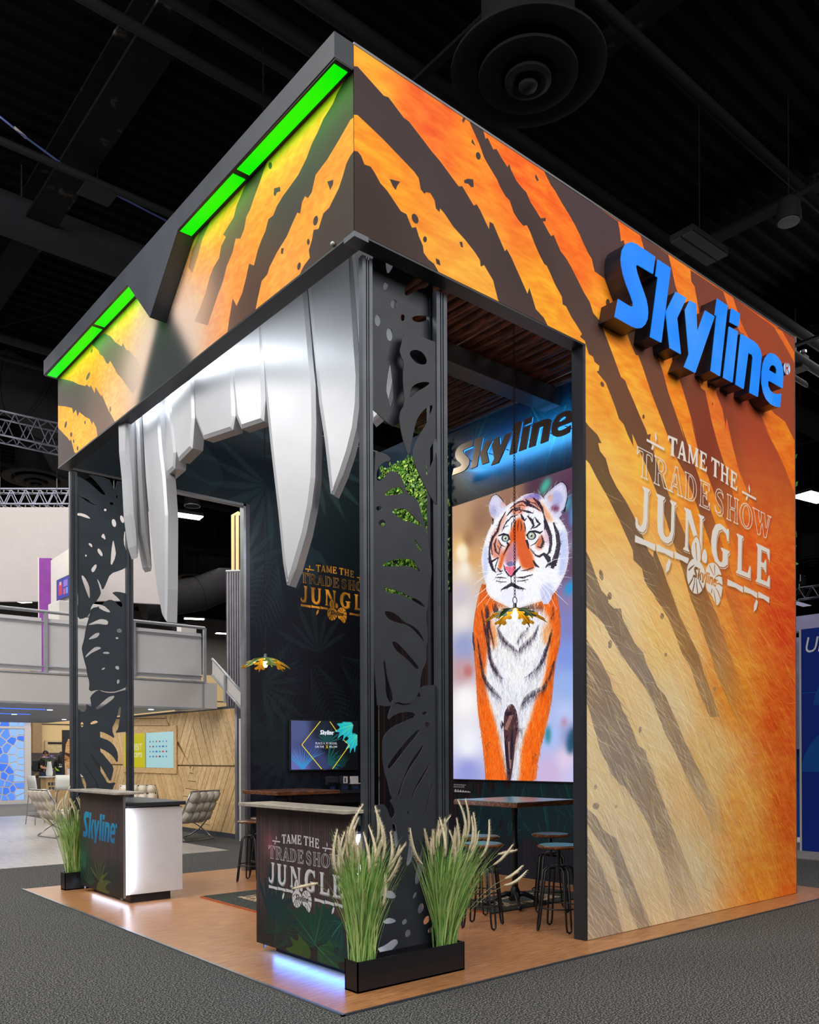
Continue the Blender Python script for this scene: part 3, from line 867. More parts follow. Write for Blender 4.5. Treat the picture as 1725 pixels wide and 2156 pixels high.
# campaign lettering on the wall, 4.6 degrees down to the right
_a0 = np.array([3.0, 3.851])
_e = np.array([2.37, -0.19])
_dn = np.array([-0.19 * .55, -2.37]) / 2.37
_w = float(np.linalg.norm(_e))
_ex, _ey = _e, _dn * _w * 0.985      # one unit to the right, one unit down
_o = _a0 - _ex * (40 / 1100) - _ey * ((24 + 253 * 1.1) / 1100)
LKR = np.array([[_ex[0] * LKW * SR, _ey[0] * LKH * SR, _o[0] * SR], [-_ex[1] * LKW * SR, -_ey[1] * LKH * SR, (ZT - _o[1]) * SR]])
_sh = LKR.copy()
_sh[:, 2] += (5, 6)
paste(MURAL_R, blur(LOCK, 5), _sh, (60, 35, 15), 0.35)
paste(MURAL_R, LOCK, LKR, (226, 219, 212))

# ---- fur mural of the face (y YW..0 from left to right, z ZH..ZT)
SL = 280.0
FW, FH = int(YW * SL), int((ZT - ZH) * SL)


def tL(x, y):
    q = on(x, y, 0, 0.0)
    return ((YW - q[1]) * SL, (ZT - q[2]) * SL)


c3, c1 = (80, 60, 2.464), (80, 560, 4.3125)
_L = field([(tL(*p), c) for p, c in [((735, 270), (245, 150, 30)), ((700, 350), (240, 130, 25)), ((640, 420), (242, 140, 30)), ((600, 560), (236, 150, 60)), ((690, 420), (243, 160, 45)), ((560, 480), (240, 135, 30)), ((500, 560), (232, 130, 45)), ((450, 640), (212, 130, 75)), ((470, 480), (235, 130, 28)), ((420, 540), (225, 130, 48)),
                                       ((390, 620), (190, 140, 108)), ((400, 700), (190, 165, 150)), ((330, 690), (165, 150, 135)), ((270, 640), (232, 140, 40)), ((300, 680), (190, 155, 120)), ((290, 780), (185, 165, 150)), ((250, 770), (226, 150, 80)), ((190, 740), (235, 130, 25)), ((180, 800), (236, 140, 35)), ((150, 870), (240, 150, 30)), ((170, 920), (240, 160, 50)), ((240, 850), (225, 170, 110)), ((140, 780), (225, 125, 25))]], FW, FH, p=1.3)
_D = field([(tL(*p), c) for p, c in [((730, 420), (54, 36, 34)), ((620, 400), (56, 44, 46)), ((540, 600), (72, 46, 36)), ((470, 560), (85, 62, 50)), ((420, 600), (150, 105, 72)), ((230, 740), (92, 82, 72)), ((290, 790), (150, 135, 120)), ((150, 830), (68, 60, 58)), ((220, 880), (105, 85, 75)), ((140, 950), (66, 52, 52))]], FW, FH, p=1.3)
_m = np.zeros((FH, FW), np.float32)
for P, c in [
    ([(1660, 600), (1640, 635), (1620, 660), (1600, 700), (1580, 770), (1560, 830), (1530, 890), (1510, 930), (1480, 960), (1455, 1040), (1430, 1045), (1420, 1100), (1405, 1150), (1410, 1190), (1380, 1230), (1350, 1290), (1660, 1060)], c3),
    ([(1660, 440), (1620, 475), (1560, 580), (1500, 680), (1440, 760), (1420, 850), (1400, 880), (1385, 870), (1370, 900), (1360, 960), (1345, 955), (1320, 1010), (1290, 1080), (1240, 1160), (1200, 1240), (1190, 1275), (1160, 1310), (1140, 1400), (1120, 1500), (980, 1600), (990, 1520), (1010, 1400), (1030, 1440), (1060, 1370), (1080, 1290), (1095, 1220), (1120, 1230), (1140, 1150), (1160, 1095), (1180, 1050), (1195, 990), (1220, 970), (1240, 920), (1270, 870), (1300, 830), (1350, 760), (1390, 680), (1420, 600), (1450, 540), (1480, 470), (1530, 390), (1550, 340), (1590, 270), (1640, 180), (1660, 160)], c3),
    ([(1200, 660), (1170, 740), (1150, 800), (1120, 880), (1100, 940), (1080, 980), (1070, 1040), (1050, 1090), (1025, 1090), (1010, 1160), (980, 1230), (960, 1310), (930, 1390), (910, 1450), (880, 1540), (810, 1520), (840, 1450), (870, 1370), (890, 1290), (910, 1240), (940, 1190), (950, 1130), (975, 1080), (960, 1070), (990, 1020), (1015, 980), (1030, 920), (1060, 850), (1090, 780), (1120, 720)], c3),
    ([(915, 950), (880, 1030), (850, 1100), (830, 1180), (800, 1270), (780, 1240), (800, 1150), (830, 1080), (860, 1000)], c3),
    ([(480, 690), (600, 610), (660, 640), (700, 690), (760, 730), (770, 700), (800, 760), (830, 770), (900, 850), (960, 980), (860, 1160), (800, 1080), (760, 1020), (720, 980), (690, 920), (655, 860), (640, 890), (620, 880), (590, 820), (560, 800), (550, 770), (495, 715)], c1),
    ([(170, 1020), (250, 1030), (320, 1050), (370, 1075), (430, 1090), (440, 1075), (470, 1100), (480, 1080), (515, 1155), (520, 1095), (575, 1185), (580, 1165), (610, 1240), (640, 1310), (680, 1380), (700, 1420), (530, 1580), (540, 1545), (530, 1470), (500, 1410), (490, 1440), (470, 1390), (430, 1370), (375, 1325), (360, 1370), (345, 1305), (320, 1340), (310, 1290), (250, 1275), (170, 1268)], c1),
    ([(170, 1455), (230, 1520), (270, 1560), (290, 1590), (300, 1570), (320, 1650), (330, 1690), (350, 1700), (170, 1900)], c1),
    (ell(1205, 712, 9, 18), c3), ([(1225, 830), (1255, 822), (1258, 845), (1240, 850), (1230, 872), (1222, 860)], c3), ([(1500, 795), (1532, 785), (1530, 810), (1515, 838), (1508, 815)], c3), (ell(1440, 997, 12, 26, .2), c3), (ell(1402, 1107, 7, 16), c3), ([(1262, 1140), (1275, 1140), (1270, 1170), (1260, 1168)], c3), (ell(1354, 1233, 9, 20, .2), c3),
    (ell(455, 1000, 12, 40, .4), c1), (ell(252, 1440, 10, 32, .2), c1), (ell(427, 1420, 7, 16), c1), (ell(301, 1530, 10, 22), c1), (ell(323, 1590, 6, 18), c1), (ell(359, 1655, 8, 20), c1), (ell(488, 770, 6, 20, .2), c1), ([(735, 655), (728, 690), (720, 690)], c1), (ell(656, 1300, 7, 26), c1),
]:
    addmask(_m, [tL(*p) for p in crop(P, *c)])
_xs, _ys = np.meshgrid(YW - np.arange(FW) / SL, ZT - np.arange(FH) / SL)
_n = upsample(rng.random((FH // 6, FW // 12, 1)), FW, FH)[..., 0] - 0.5
_L = np.clip(_L + _n[..., None] * np.array([0.03, 0.12, 0.04], np.float32), 0, 1).astype(np.float32)
_D = np.clip(_D, 0, 1).astype(np.float32)
angL = lambda x, y: np.where(x < (YW - 2.85) * SL, 0.9, 2.6) + 0.0 * y
for k in range(3):
    strokes(_L, 4500, angL, 75, jit=0.15, a=0.75, lift=-.01, curve=.2)
    strokes(_L, 1500, angL, 110, jit=0.1, a=0.75, lift=0.17, width=.8)
strokes(_D, 3000, angL, 60, jit=0.15, a=0.5)
strokes(_D, 500, angL, 90, jit=0.1, a=0.5, col=(130, 80, 40), width=.7)
MURAL_L = np.clip(_L * (1 - _m[..., None]) + _D * _m[..., None], 0, 1).astype(np.float32)
# the nose: charcoal print that melts into pale muzzle fur
_nx = _xs - 2.85
_wd = 0.10 + 0.55 * np.clip((5.45 - _ys) / 0.6, 0, 1) ** 1.0
_pale = np.exp(-(np.abs(_nx) / 0.85) ** 2.2) * np.clip((5.75 - _ys) / 0.5, 0, 1)
_pale = np.clip(_pale * 1.25, 0, 1)[..., None]
MURAL_L = MURAL_L * (1 - _pale * 0.92) + np.array([196, 172, 158]) / 255 * _pale * 0.92
_ch = 1 / (1 + np.exp((np.abs(_nx) - _wd * 0.85) / 0.045))
MURAL_L = (MURAL_L * (1 - _ch[..., None]) + np.array([38, 40, 44]) / 255 * _ch[..., None]).astype(np.float32)

# ------------------------------------------------------------------ the tiger picture on the LED wall
LY0, LY1, LZ0, LZ1 = 3.965, 1.845, 1.20, 4.825
LS = 280.0
LW, LH = int((LY0 - LY1) * LS), int((LZ1 - LZ0) * LS)


def tT(p):
    x, y = 940 + p[0] / 3.17, 1000 + p[1] / 3.17
    q = on(x, y, 0, XLED)
    return ((LY0 - q[1]) * LS, (LZ1 - q[2]) * LS)


def pT(P):
    return [tT(p) for p in P]


TIG = field([(tT(p), c) for p, c in [((100, 300), (190, 150, 115)), ((100, 480), (240, 195, 130)), ((130, 620), (248, 238, 222)), ((100, 800), (205, 195, 205)), ((110, 950), (232, 225, 222)), ((120, 1150), (150, 160, 205)), ((110, 1300), (195, 155, 160)), ((130, 1500), (250, 248, 248)), ((150, 1800), (242, 242, 250)), ((150, 1980), (150, 155, 220)), ((230, 300), (150, 110, 85)), ((450, 100), (150, 108, 85)), ((600, 60), (80, 48, 68)), ((850, 100), (85, 50, 75)), ((860, 350), (100, 75, 115)), ((850, 450), (125, 100, 130)), ((850, 600), (98, 70, 100)), ((850, 800), (140, 125, 170)), ((850, 1000), (125, 130, 195)), ((840, 1200), (125, 150, 225)), ((820, 1400), (150, 178, 235)), ((800, 1600), (185, 200, 245)), ((700, 1750), (172, 192, 245)), ((850, 1750), (120, 130, 180)), ((800, 1900), (225, 205, 232)), ((700, 1980), (205, 180, 220)), ((880, 1980), (195, 195, 240)), ((180, 560), (215, 160, 100)), ((150, 430), (160, 115, 80))]], LW, LH, p=1.4)
bok = np.zeros_like(TIG)
ba = np.zeros((LH, LW), np.float32)
for cx, cy, rx, ry, ro, c in [(665, 75, 26, 60, .5, (70, 200, 175)), (890, 75, 30, 55, .2, (90, 150, 240)), (865, 265, 34, 85, .1, (75, 165, 240)), (812, 190, 26, 60, .3, (70, 160, 185)), (830, 755, 32, 52, .5, (25, 150, 220)), (682, 1735, 18, 62, 0, (10, 115, 120)), (845, 1775, 34, 90, .2, (12, 70, 95)), (790, 1650, 18, 34, 0, (190, 120, 150)), (110, 520, 40, 60, 0, (255, 245, 215)), (150, 1310, 30, 40, 0, (190, 110, 110)), (860, 470, 20, 30, 0, (90, 150, 160))]:
    P = pT(ell(cx, cy, rx, ry, ro))
    fill(bok, P, c)
    addmask(ba, P)
ba2 = blur(ba, 9)
bb = blur(bok, 9) / np.maximum(ba2, 1e-3)[..., None]
TIG = TIG * (1 - 0.85 * ba2[..., None]) + bb * 0.85 * ba2[..., None]
TIG = TIG.astype(np.float32)
BODY = [(250, 700), (215, 820), (190, 950), (180, 1080), (190, 1200), (202, 1350), (208, 1480), (218, 1600), (235, 1720), (252, 1850), (262, 1960), (265, 2060), (425, 2060), (405, 1950), (390, 1850), (380, 1720), (370, 1600), (390, 1540), (440, 1500), (480, 1540), (485, 1650), (470, 1800), (455, 1920), (440, 2060), (600, 2060), (615, 1900), (650, 1750), (690, 1600), (715, 1450), (725, 1300), (750, 1180), (768, 1080), (765, 950), (750, 830), (720, 700)]
fill(TIG, pT(chaikin(BODY)), (250, 98, 10))
fill(TIG, pT(chaikin([(262, 900), (330, 1200), (300, 1420), (270, 1500), (230, 1500), (200, 1300), (205, 1000)])), (228, 92, 22))
fill(TIG, pT(chaikin([(380, 1545), (440, 1520), (480, 1560), (490, 1680), (465, 1780), (455, 1900), (432, 2060), (410, 2060), (398, 1880), (378, 1720)])), (78, 48, 52))
for P in ([(400, 1700), (425, 1640), (440, 1600)], [(420, 1780), (428, 1860), (424, 1960)]):
    fill(TIG, pT(_thick(P, 24)), (150, 108, 100))
fill(TIG, pT(chaikin([(300, 880), (420, 850), (640, 860), (702, 960), (692, 1120), (672, 1280), (645, 1400), (600, 1480), (570, 1600), (530, 1700), (500, 1830), (490, 2060), (440, 2060), (456, 1900), (478, 1760), (486, 1640), (470, 1560), (440, 1520), (400, 1560), (384, 1640), (392, 1800), (412, 2030), (395, 1950), (365, 1780), (335, 1650), (290, 1500), (258, 1380), (272, 1200), (300, 1040)])), (236, 238, 252))
fill(TIG, pT(chaikin([(330, 1000), (460, 960), (600, 980), (640, 1100), (560, 1300), (470, 1420), (400, 1300), (330, 1150)])), (250, 250, 255))
fill(TIG, pT(chaikin([(280, 1000), (330, 960), (345, 1060), (330, 1150), (300, 1140)])), (240, 150, 90))
fill(TIG, pT(chaikin([(640, 1000), (690, 960), (715, 1000), (690, 1120), (650, 1120)])), (242, 165, 110))
DK = (34, 24, 42)
bmask = np.zeros((LH, LW), np.float32)
addmask(bmask, pT(chaikin(BODY)))
_bi = np.clip(blur(bmask, 4) * 2 - 1, 0, 1)[..., None]
TIG = TIG * (1 - _bi) + blur(TIG, 7) * _bi
TIG = TIG.astype(np.float32)
for P, w in [([(345, 1010), (370, 1080), (420, 1130), (465, 1165), (482, 1185)], [14, 26, 24, 18, 8]), ([(620, 1000), (590, 1070), (540, 1120), (500, 1155), (484, 1185)], [10, 20, 26, 18, 8]), ([(560, 1010), (520, 1050), (490, 1085), (478, 1120)], [8, 16, 16, 6]), ([(710, 1030), (690, 1110), (665, 1180), (640, 1250), (590, 1310), (530, 1355)], [10, 16, 24, 24, 16, 6]), ([(262, 860), (275, 980), (290, 1190), (305, 1250), (340, 1310), (378, 1362)], [12, 14, 20, 26, 26, 8]), ([(212, 1090), (232, 1240), (250, 1330), (275, 1390), (320, 1440), (372, 1495)], [6, 14, 20, 24, 26, 10]), ([(500, 1540), (540, 1485), (590, 1450), (650, 1420), (700, 1330), (730, 1220)], [10, 30, 36, 26, 14, 6]), ([(238, 900), (262, 1020), (285, 1170)], [8, 14, 8]), ([(275, 870), (290, 1000), (322, 1140)], [14, 16, 6]), ([(182, 1050), (184, 1110), (192, 1170)], [4, 10, 4]), ([(715, 880), (722, 920), (700, 960)], [6, 14, 6]), ([(395, 1600), (440, 1590), (470, 1600)], [30, 24, 10]), ([(470, 1700), (500, 1700), (525, 1690)], [26, 22, 6]), ([(265, 1812), (285, 1790), (300, 1780)], [4, 8, 3]), ([(580, 1855), (595, 1865), (608, 1870)], [4, 9, 4]), ([(370, 1640), (378, 1665), (372, 1690)], [12, 22, 8]), ([(410, 1740), (405, 1800), (412, 1900), (425, 2000)], [10, 22, 20, 14]), ([(445, 1700), (440, 1800), (436, 1900)], [8, 24, 12]), ([(445, 860), (560, 880), (640, 880), (660, 860)], [20, 30, 30, 10]), ([(320, 860), (335, 900), (350, 940)], [30, 34, 10])]:
    fill(TIG, pT(_thick(P, w)), DK, .92)
hd = np.array(tT((500, 520)))
bmask = np.zeros((LH, LW), np.float32)
addmask(bmask, pT(chaikin(BODY)))
angB = lambda x, y: math.pi / 2 + (x - LW * .48) / LW * 0.8
sh_ = np.clip(blur(bmask, 26) * 1.25 - .25, 0, 1)
TIG *= (1 - bmask * .18 * (1 - sh_))[..., None]
gX, gY = np.meshgrid(np.arange(LW), np.arange(LH))
cst = np.array(tT((480, 1230)))
soft = np.exp(-((gX - cst[0]) / 70.0) ** 2 - ((gY - cst[1]) / 150.0) ** 2) * bmask
for k in range(3):
    strokes(TIG, 16000, angB, 17, jit=0.15, a=0.8, region=bmask, curve=.5, lift=-.01)
    strokes(TIG, 5000, angB, 20, jit=0.08, a=0.7, lift=0.10, region=bmask, curve=.5, width=.8)
    strokes(TIG, 900, angB, 18, a=0.5, col=(170, 180, 230), region=soft * .6, curve=.5, width=.8)
strokes(TIG, 2500, angB, 22, a=0.6, col=(255, 180, 100), region=bmask * (1 - soft) * .6, curve=.4, width=.6)
legm = np.zeros((LH, LW), np.float32)
addmask(legm, pT(chaikin([(385, 1530), (440, 1500), (480, 1540), (500, 1700), (470, 1800), (455, 1900), (434, 2060), (410, 2060), (398, 1880), (372, 1720)])))
strokes(TIG, 1500, angB, 18, jit=.3, a=.8, region=legm, curve=.6)
strokes(TIG, 260, angB, 22, a=.8, col=(190, 140, 120), region=legm, curve=.6)
strokes(TIG, 400, angB, 20, a=.85, col=(30, 20, 36), region=legm, curve=.6)
strokes(TIG, 420, angB, 26, a=.85, col=(244, 244, 255), region=np.clip(blur(legm, 5) * 2.2 - legm * 2, 0, 1), curve=.4)
# head, traced in the frame of a closer look
def pH(P):
    return [tT(((1000 + x / 4.373 - 940) * 3.17, (y / 4.373) * 3.17)) for x, y in P]


HB = [(175, 430), (120, 540), (85, 660), (65, 780), (80, 900), (108, 1000), (112, 1080), (170, 1150), (260, 1190), (370, 1240), (500, 1200), (660, 1150), (745, 1080), (795, 1000), (850, 880), (870, 760), (865, 620), (850, 500), (800, 420), (720, 330), (640, 210), (560, 165), (450, 185), (390, 235), (310, 275), (230, 350)]
EARS = [[(135, 330), (140, 250), (165, 200), (205, 182), (240, 215), (275, 265), (310, 300), (250, 350), (205, 410), (165, 400)], [(630, 215), (690, 150), (760, 90), (810, 65), (850, 110), (858, 200), (830, 310), (790, 400), (740, 400), (690, 330)]]
hmask = np.zeros((LH, LW), np.float32)
addmask(hmask, pH(chaikin(HB)))
ear = np.zeros((LH, LW), np.float32)
for P in EARS:
    addmask(ear, pH(chaikin(P)))
TIG *= (1 - .45 * np.clip(blur(hmask, 12), 0, 1) * bmask)[..., None]     # shade of the chin on the chest
HD = TIG.copy()
fill(HD, pH(chaikin(HB)), (248, 248, 255))
for P in EARS:
    fill(HD, pH(chaikin(P)), (214, 212, 240))
for P, c in [([(420, 230), (500, 185), (570, 168), (630, 215), (600, 235), (520, 215)], (130, 118, 205)), ([(330, 310), (400, 250), (520, 210), (610, 240), (650, 340), (600, 340), (540, 280), (470, 300), (440, 370), (380, 370), (330, 350)], (236, 150, 122)), ([(350, 480), (390, 400), (440, 395), (470, 500), (475, 560), (500, 650), (545, 750), (565, 880), (440, 865), (420, 800), (392, 720), (380, 600), (330, 650), (285, 740), (245, 890), (215, 860), (250, 740), (310, 640), (325, 540)], (222, 92, 30)), ([(330, 650), (385, 610), (398, 720), (402, 800), (340, 800), (280, 830), (285, 760)], (198, 132, 148)), ([(180, 560), (230, 600), (272, 680), (240, 780), (190, 770), (145, 730), (148, 620)], (228, 150, 128)), ([(150, 560), (200, 500), (240, 420), (290, 350), (300, 400), (250, 500), (200, 590), (150, 700)], (235, 175, 160)), ([(555, 650), (615, 535), (645, 600), (635, 680), (585, 690)], (214, 112, 66)), ([(640, 460), (690, 470), (705, 640), (660, 650)], (226, 186, 205)), ([(610, 240), (690, 350), (740, 440), (660, 420), (630, 330)], (236, 168, 126)), ([(780, 500), (850, 520), (860, 760), (830, 900), (770, 960), (790, 760)], (196, 206, 246)), ([(85, 660), (130, 640), (130, 860), (110, 980), (80, 900)], (205, 212, 246)), ([(600, 1000), (740, 1000), (700, 1190), (620, 1190)], (205, 208, 242)), ([(200, 900), (260, 880), (330, 940), (300, 1000), (200, 990)], (250, 250, 255)), ([(390, 900), (540, 880), (560, 950), (480, 1010), (400, 1000)], (250, 250, 255))]:
    fill(HD, pH(chaikin(P)), c)
for x, y, rx, ry, c in [(745, 310, 40, 34, (105, 30, 66)), (760, 220, 60, 70, (170, 172, 225)), (180, 330, 30, 50, (170, 170, 215)), (700, 210, 26, 40, (226, 170, 150)), (265, 270, 24, 24, (222, 170, 160))]:
    fill(HD, pH(ell(x, y, rx, ry)), c, .8)
hb_ = np.clip(hmask + ear, 0, 1)
_hi = np.clip(blur(hb_, 3) * 2 - 1, 0, 1)[..., None]
HDb = HD * (1 - _hi) + blur(HD, 5) * _hi
TIG = np.where(hb_[..., None] > .5, HDb, HD).astype(np.float32)
fill(TIG, pH(chaikin([(240, 1110), (280, 1050), (360, 1035), (440, 1055), (475, 1110), (440, 1175), (350, 1195), (270, 1175)])), (240, 240, 254), .9)
for P, w in [([(395, 250), (450, 245), (490, 270), (560, 300), (620, 340)], [6, 16, 32, 18, 6]), ([(470, 225), (505, 252), (480, 290)], [6, 34, 12]), ([(540, 212), (590, 258), (622, 310), (642, 372)], [8, 32, 24, 8]), ([(430, 325), (490, 340), (545, 355)], [6, 22, 6]), ([(330, 310), (390, 265), (450, 238)], [6, 13, 6]), ([(300, 380), (350, 322), (425, 298)], [8, 17, 8]), ([(378, 334), (420, 315), (432, 340), (405, 352)], [14, 20, 10, 4]), ([(310, 430), (340, 390), (402, 368)], [5, 13, 5]), ([(268, 485), (300, 432), (335, 400)], [5, 13, 6]), ([(252, 525), (278, 482), (315, 468)], [4, 10, 4]), ([(430, 360), (448, 402), (465, 422), (482, 400)], [8, 26, 16, 6]), ([(488, 378), (530, 420), (548, 470), (518, 505)], [10, 28, 20, 5]), ([(558, 388), (582, 430), (604, 452), (572, 482), (538, 492)], [6, 20, 20, 14, 6]), ([(458, 440), (470, 490), (470, 525)], [8, 11, 4]), ([(340, 505), (346, 450), (372, 418)], [4, 9, 5]), ([(362, 520), (372, 470), (384, 425)], [3, 8, 4]), ([(400, 520), (402, 470), (410, 420)], [3, 8, 4]), ([(430, 520), (436, 480), (430, 430)], [3, 8, 4]), ([(520, 255), (560, 262), (590, 300)], [5, 12, 5]), ([(395, 290), (440, 278), (470, 290)], [4, 9, 4]),
             ([(292, 338), (240, 430), (215, 522), (170, 580), (145, 660), (138, 722)], [6, 15, 20, 22, 18, 8]), ([(205, 585), (188, 640), (200, 702), (226, 732), (236, 690), (214, 650)], [6, 14, 18, 14, 8, 4]), ([(138, 695), (148, 800), (175, 872), (202, 902)], [10, 30, 24, 6]), ([(156, 802), (190, 782), (222, 760)], [18, 15, 6]), ([(212, 858), (244, 892), (264, 880)], [6, 18, 6]), ([(225, 760), (200, 830), (190, 890)], [5, 10, 4]), ([(165, 600), (158, 680), (172, 740)], [4, 10, 4]), ([(262, 640), (240, 670), (235, 700)], [4, 8, 4]),
             ([(640, 368), (668, 480), (700, 560), (706, 640), (692, 710), (668, 742)], [8, 40, 32, 28, 22, 10]), ([(728, 438), (765, 540), (777, 640), (762, 720), (738, 800), (715, 862)], [10, 36, 40, 44, 52, 26]), ([(620, 556), (637, 620), (612, 672), (582, 660)], [6, 24, 20, 8]), ([(556, 742), (600, 752), (640, 728), (682, 770), (692, 812), (655, 856)], [8, 24, 28, 48, 32, 6]), ([(542, 788), (565, 830), (598, 852)], [14, 24, 10]), ([(518, 680), (545, 720), (572, 742)], [5, 10, 10]), ([(690, 835), (735, 800), (752, 840)], [10, 50, 20]), ([(800, 350), (830, 330), (838, 300)], [20, 26, 8]), ([(170, 400), (175, 440), (168, 460)], [10, 14, 5]), ([(640, 420), (652, 470), (646, 510)], [6, 14, 6]),
             ([(195, 945), (250, 945), (300, 952)], [8, 11, 5]), ([(200, 975), (250, 987), (300, 985)], [6, 9, 5]), ([(385, 945), (450, 946), (540, 918)], [6, 18, 8]), ([(395, 980), (450, 976), (505, 962)], [6, 10, 5]), ([(430, 885), (490, 876), (548, 852)], [6, 13, 8]), ([(205, 920), (230, 915), (260, 905)], [4, 7, 4]), ([(248, 1058), (300, 1032), (345, 1006), (400, 1036), (474, 1054)], [8, 26, 38, 28, 8]), ([(338, 930), (340, 970), (345, 1000)], 7),
             ([(690, 150), (760, 85), (810, 62), (852, 105), (862, 200), (836, 310), (806, 352)], [3, 7, 8, 9, 8, 9, 12]), ([(138, 260), (163, 196), (205, 178), (246, 215), (285, 268)], [3, 6, 7, 7, 4])]:
    fill(TIG, pH(_thick(P, w)), DK, .95)
fill(TIG, pH(chaikin([(300, 802), (350, 794), (390, 818), (340, 848), (298, 836)])), (112, 100, 152), .9)
fill(TIG, pH(_thick([(272, 828), (286, 882), (318, 925), (340, 938), (372, 900), (428, 842)], [6, 13, 12, 15, 24, 10])), DK)
fill(TIG, pH(chaikin([(275, 835), (330, 850), (388, 835), (378, 872), (356, 892), (352, 928), (325, 928), (310, 892), (284, 866)])), (244, 112, 140))
rim = blur(hmask, 6)
angH = lambda x, y: np.arctan2(y - hd[1] + 6, x - hd[0])
strokes(TIG, 2600, angH, 20, jit=.10, a=.8, region=ear, curve=.5)
strokes(TIG, 800, angH, 24, a=.7, col=(252, 248, 255), region=ear * .8, curve=.5, width=.8)
strokes(TIG, 420, angH, 16, a=.6, col=(80, 70, 130), region=ear * .6, curve=.5, width=.8)
hs_ = np.clip(blur(hmask, 22) * 1.3 - .3, 0, 1)
for k in range(2):
    strokes(TIG, 8000, angH, 8, jit=0.10, a=0.75, region=hmask, curve=.4)
    strokes(TIG, 700, angH, 15, jit=.05, a=.5, col=(150, 165, 222), region=hmask * (1 - hs_) * .7, curve=.5, width=.8)
    strokes(TIG, 2600, angH, 18, jit=.03, a=.75, col=(250, 250, 255), region=hmask * (1 - hs_) * .8, curve=.4, width=.8)
strokes(TIG, 900, angH, 16, jit=0.02, a=0.8, col=(244, 246, 255), region=((rim > .3) & (rim < .7)).astype(np.float32) * .8)
low_ = np.clip(blur(hmask, 12) * 1.5, 0, 1) * np.clip((gY - tT((500, 790))[1]) / 30, 0, 1)
strokes(TIG, 2200, lambda x, y: 1.57 + (x - hd[0]) / 160, 34, a=.75, col=(248, 248, 255), region=low_ * .9, curve=.3, width=.9)
strokes(TIG, 450, lambda x, y: 1.57 + (x - hd[0]) / 160, 30, a=.6, col=(90, 80, 120), region=low_ * .5, curve=.3, width=.8)
for cx, cy, r_, in ((288, 585, 25), (527, 562, 29)):
    sg = -1 if cx < 400 else 1
    fill(TIG, pH(ell(cx + sg * 4, cy + 10, r_ * 2.1, r_ * 1.75, -.2 * sg)), (236, 240, 252), .85)
    fill(TIG, pH(ell(cx, cy, r_ * 1.5, r_ * 1.32, 0)), (18, 14, 24))
    fill(TIG, pH(ell(cx, cy, r_ * 1.08, r_ * 1.12)), (176, 190, 176))
    fill(TIG, pH(ell(cx - 3, cy - 2, r_ * .7, r_ * .75)), (206, 212, 190))
    fill(TIG, pH(ell(cx, cy, r_ * .36, r_ * .40)), (15, 12, 20))
    fill(TIG, pH(ell(cx - 6, cy - 8, r_ * .2, r_ * .2)), (255, 255, 255))
for P, w in [([(222, 562), (270, 546), (312, 555), (332, 602)], [10, 20, 17, 8]), ([(300, 622), (320, 642), (290, 700), (268, 742)], [18, 22, 12, 4]), ([(222, 600), (246, 645), (285, 664)], [5, 10, 4]), ([(478, 562), (510, 524), (560, 520), (606, 536), (632, 518)], [10, 16, 20, 20, 6]), ([(480, 600), (494, 640), (502, 684)], [22, 20, 8]), ([(520, 655), (562, 632), (594, 590)], [4, 9, 4])]:
    fill(TIG, pH(_thick(P, w)), DK)
for P in ([(190, 905), (100, 930), (0, 1010)], [(200, 960), (90, 1060), (0, 1130)], [(195, 900), (120, 890), (35, 905)], [(220, 990), (110, 1120), (20, 1220)], [(240, 1000), (170, 1090), (110, 1200)], [(540, 920), (700, 890), (875, 882)], [(545, 930), (720, 1060), (868, 1200)], [(540, 900), (700, 920), (895, 948)], [(520, 950), (600, 1080), (650, 1230)], [(560, 880), (740, 780), (935, 757)], [(500, 960), (550, 1080), (560, 1220)], [(480, 970), (500, 1080), (500, 1200)], [(560, 940), (680, 1080), (760, 1240)], [(460, 1000), (470, 1100), (480, 1190)], [(550, 940), (640, 1080), (700, 1220)]):
    fill(TIG, pH(_thick(P, [7, 5, 2])), (255, 255, 255), .95)
TIG = np.clip(TIG, 0, 1)

# ------------------------------------------------------------------ leaves for the dark jungle prints


def rot2(P, x, y, s, a):
    c, n = math.cos(a) * s, math.sin(a) * s
    return [(x + u * c - v * n, y + u * n + v * c) for u, v in P]


MONST = chaikin([(0, 0), (.22, -.16), (.40, -.42), (.78, -.50), (.52, -.30), (.60, -.16), (1.06, -.28), (.74, -.06), (.84, .02), (1.22, .02), (.86, .16), (.92, .24), (1.12, .42), (.76, .34), (.70, .40), (.78, .66), (.52, .42), (.40, .44), (.36, .62), (.24, .40), (.08, .24)], 1)


def monstera(img, x, y, s, a, c, vein, al=1.0):
    fill(img, rot2(MONST, x, y, s, a), c, al)
    for k in (-.42, -.16, .06, .28, .5):
        fill(img, rot2(_thick([(.05 + .1 * abs(k), k * .2), (.4, k * .7), (.8, k * 1.05)], [.012, .010, .004]), x, y, s, a), vein, al)
    fill(img, rot2(_thick([(0, 0), (.5, .02), (1.1, .04)], [.03, .022, .005]), x, y, s, a), vein, al)


def fern(img, x, y, s, a, c, al=1.0, n=14):
    for k in range(n):
        t = k / n
        for sg in (-1, 1):
            L = .42 * math.sin(math.pi * (0.15 + .8 * t))
            fill(img, rot2([(t, 0), (t + .06, sg * L * .3), (t + .30, sg * L), (t + .02, sg * L * .35)], x, y, s, a), c, al)
    fill(img, rot2(_thick([(0, 0), (.5, 0), (1.05, 0)], [.02, .015, .004]), x, y, s, a), c, al)


def palm(img, x, y, s, a, c, al=1.0, n=9, sp=1.3):
    for k in range(n):
        b = a + sp * (k / (n - 1) - .5) * 2
        L = s * (.75 + .3 * rng.random())
        fill(img, rot2([(0, 0), (.35, -.06), (.7, -.055), (1, .02), (.6, .05), (.3, .03)], x, y, L, b), c, al)


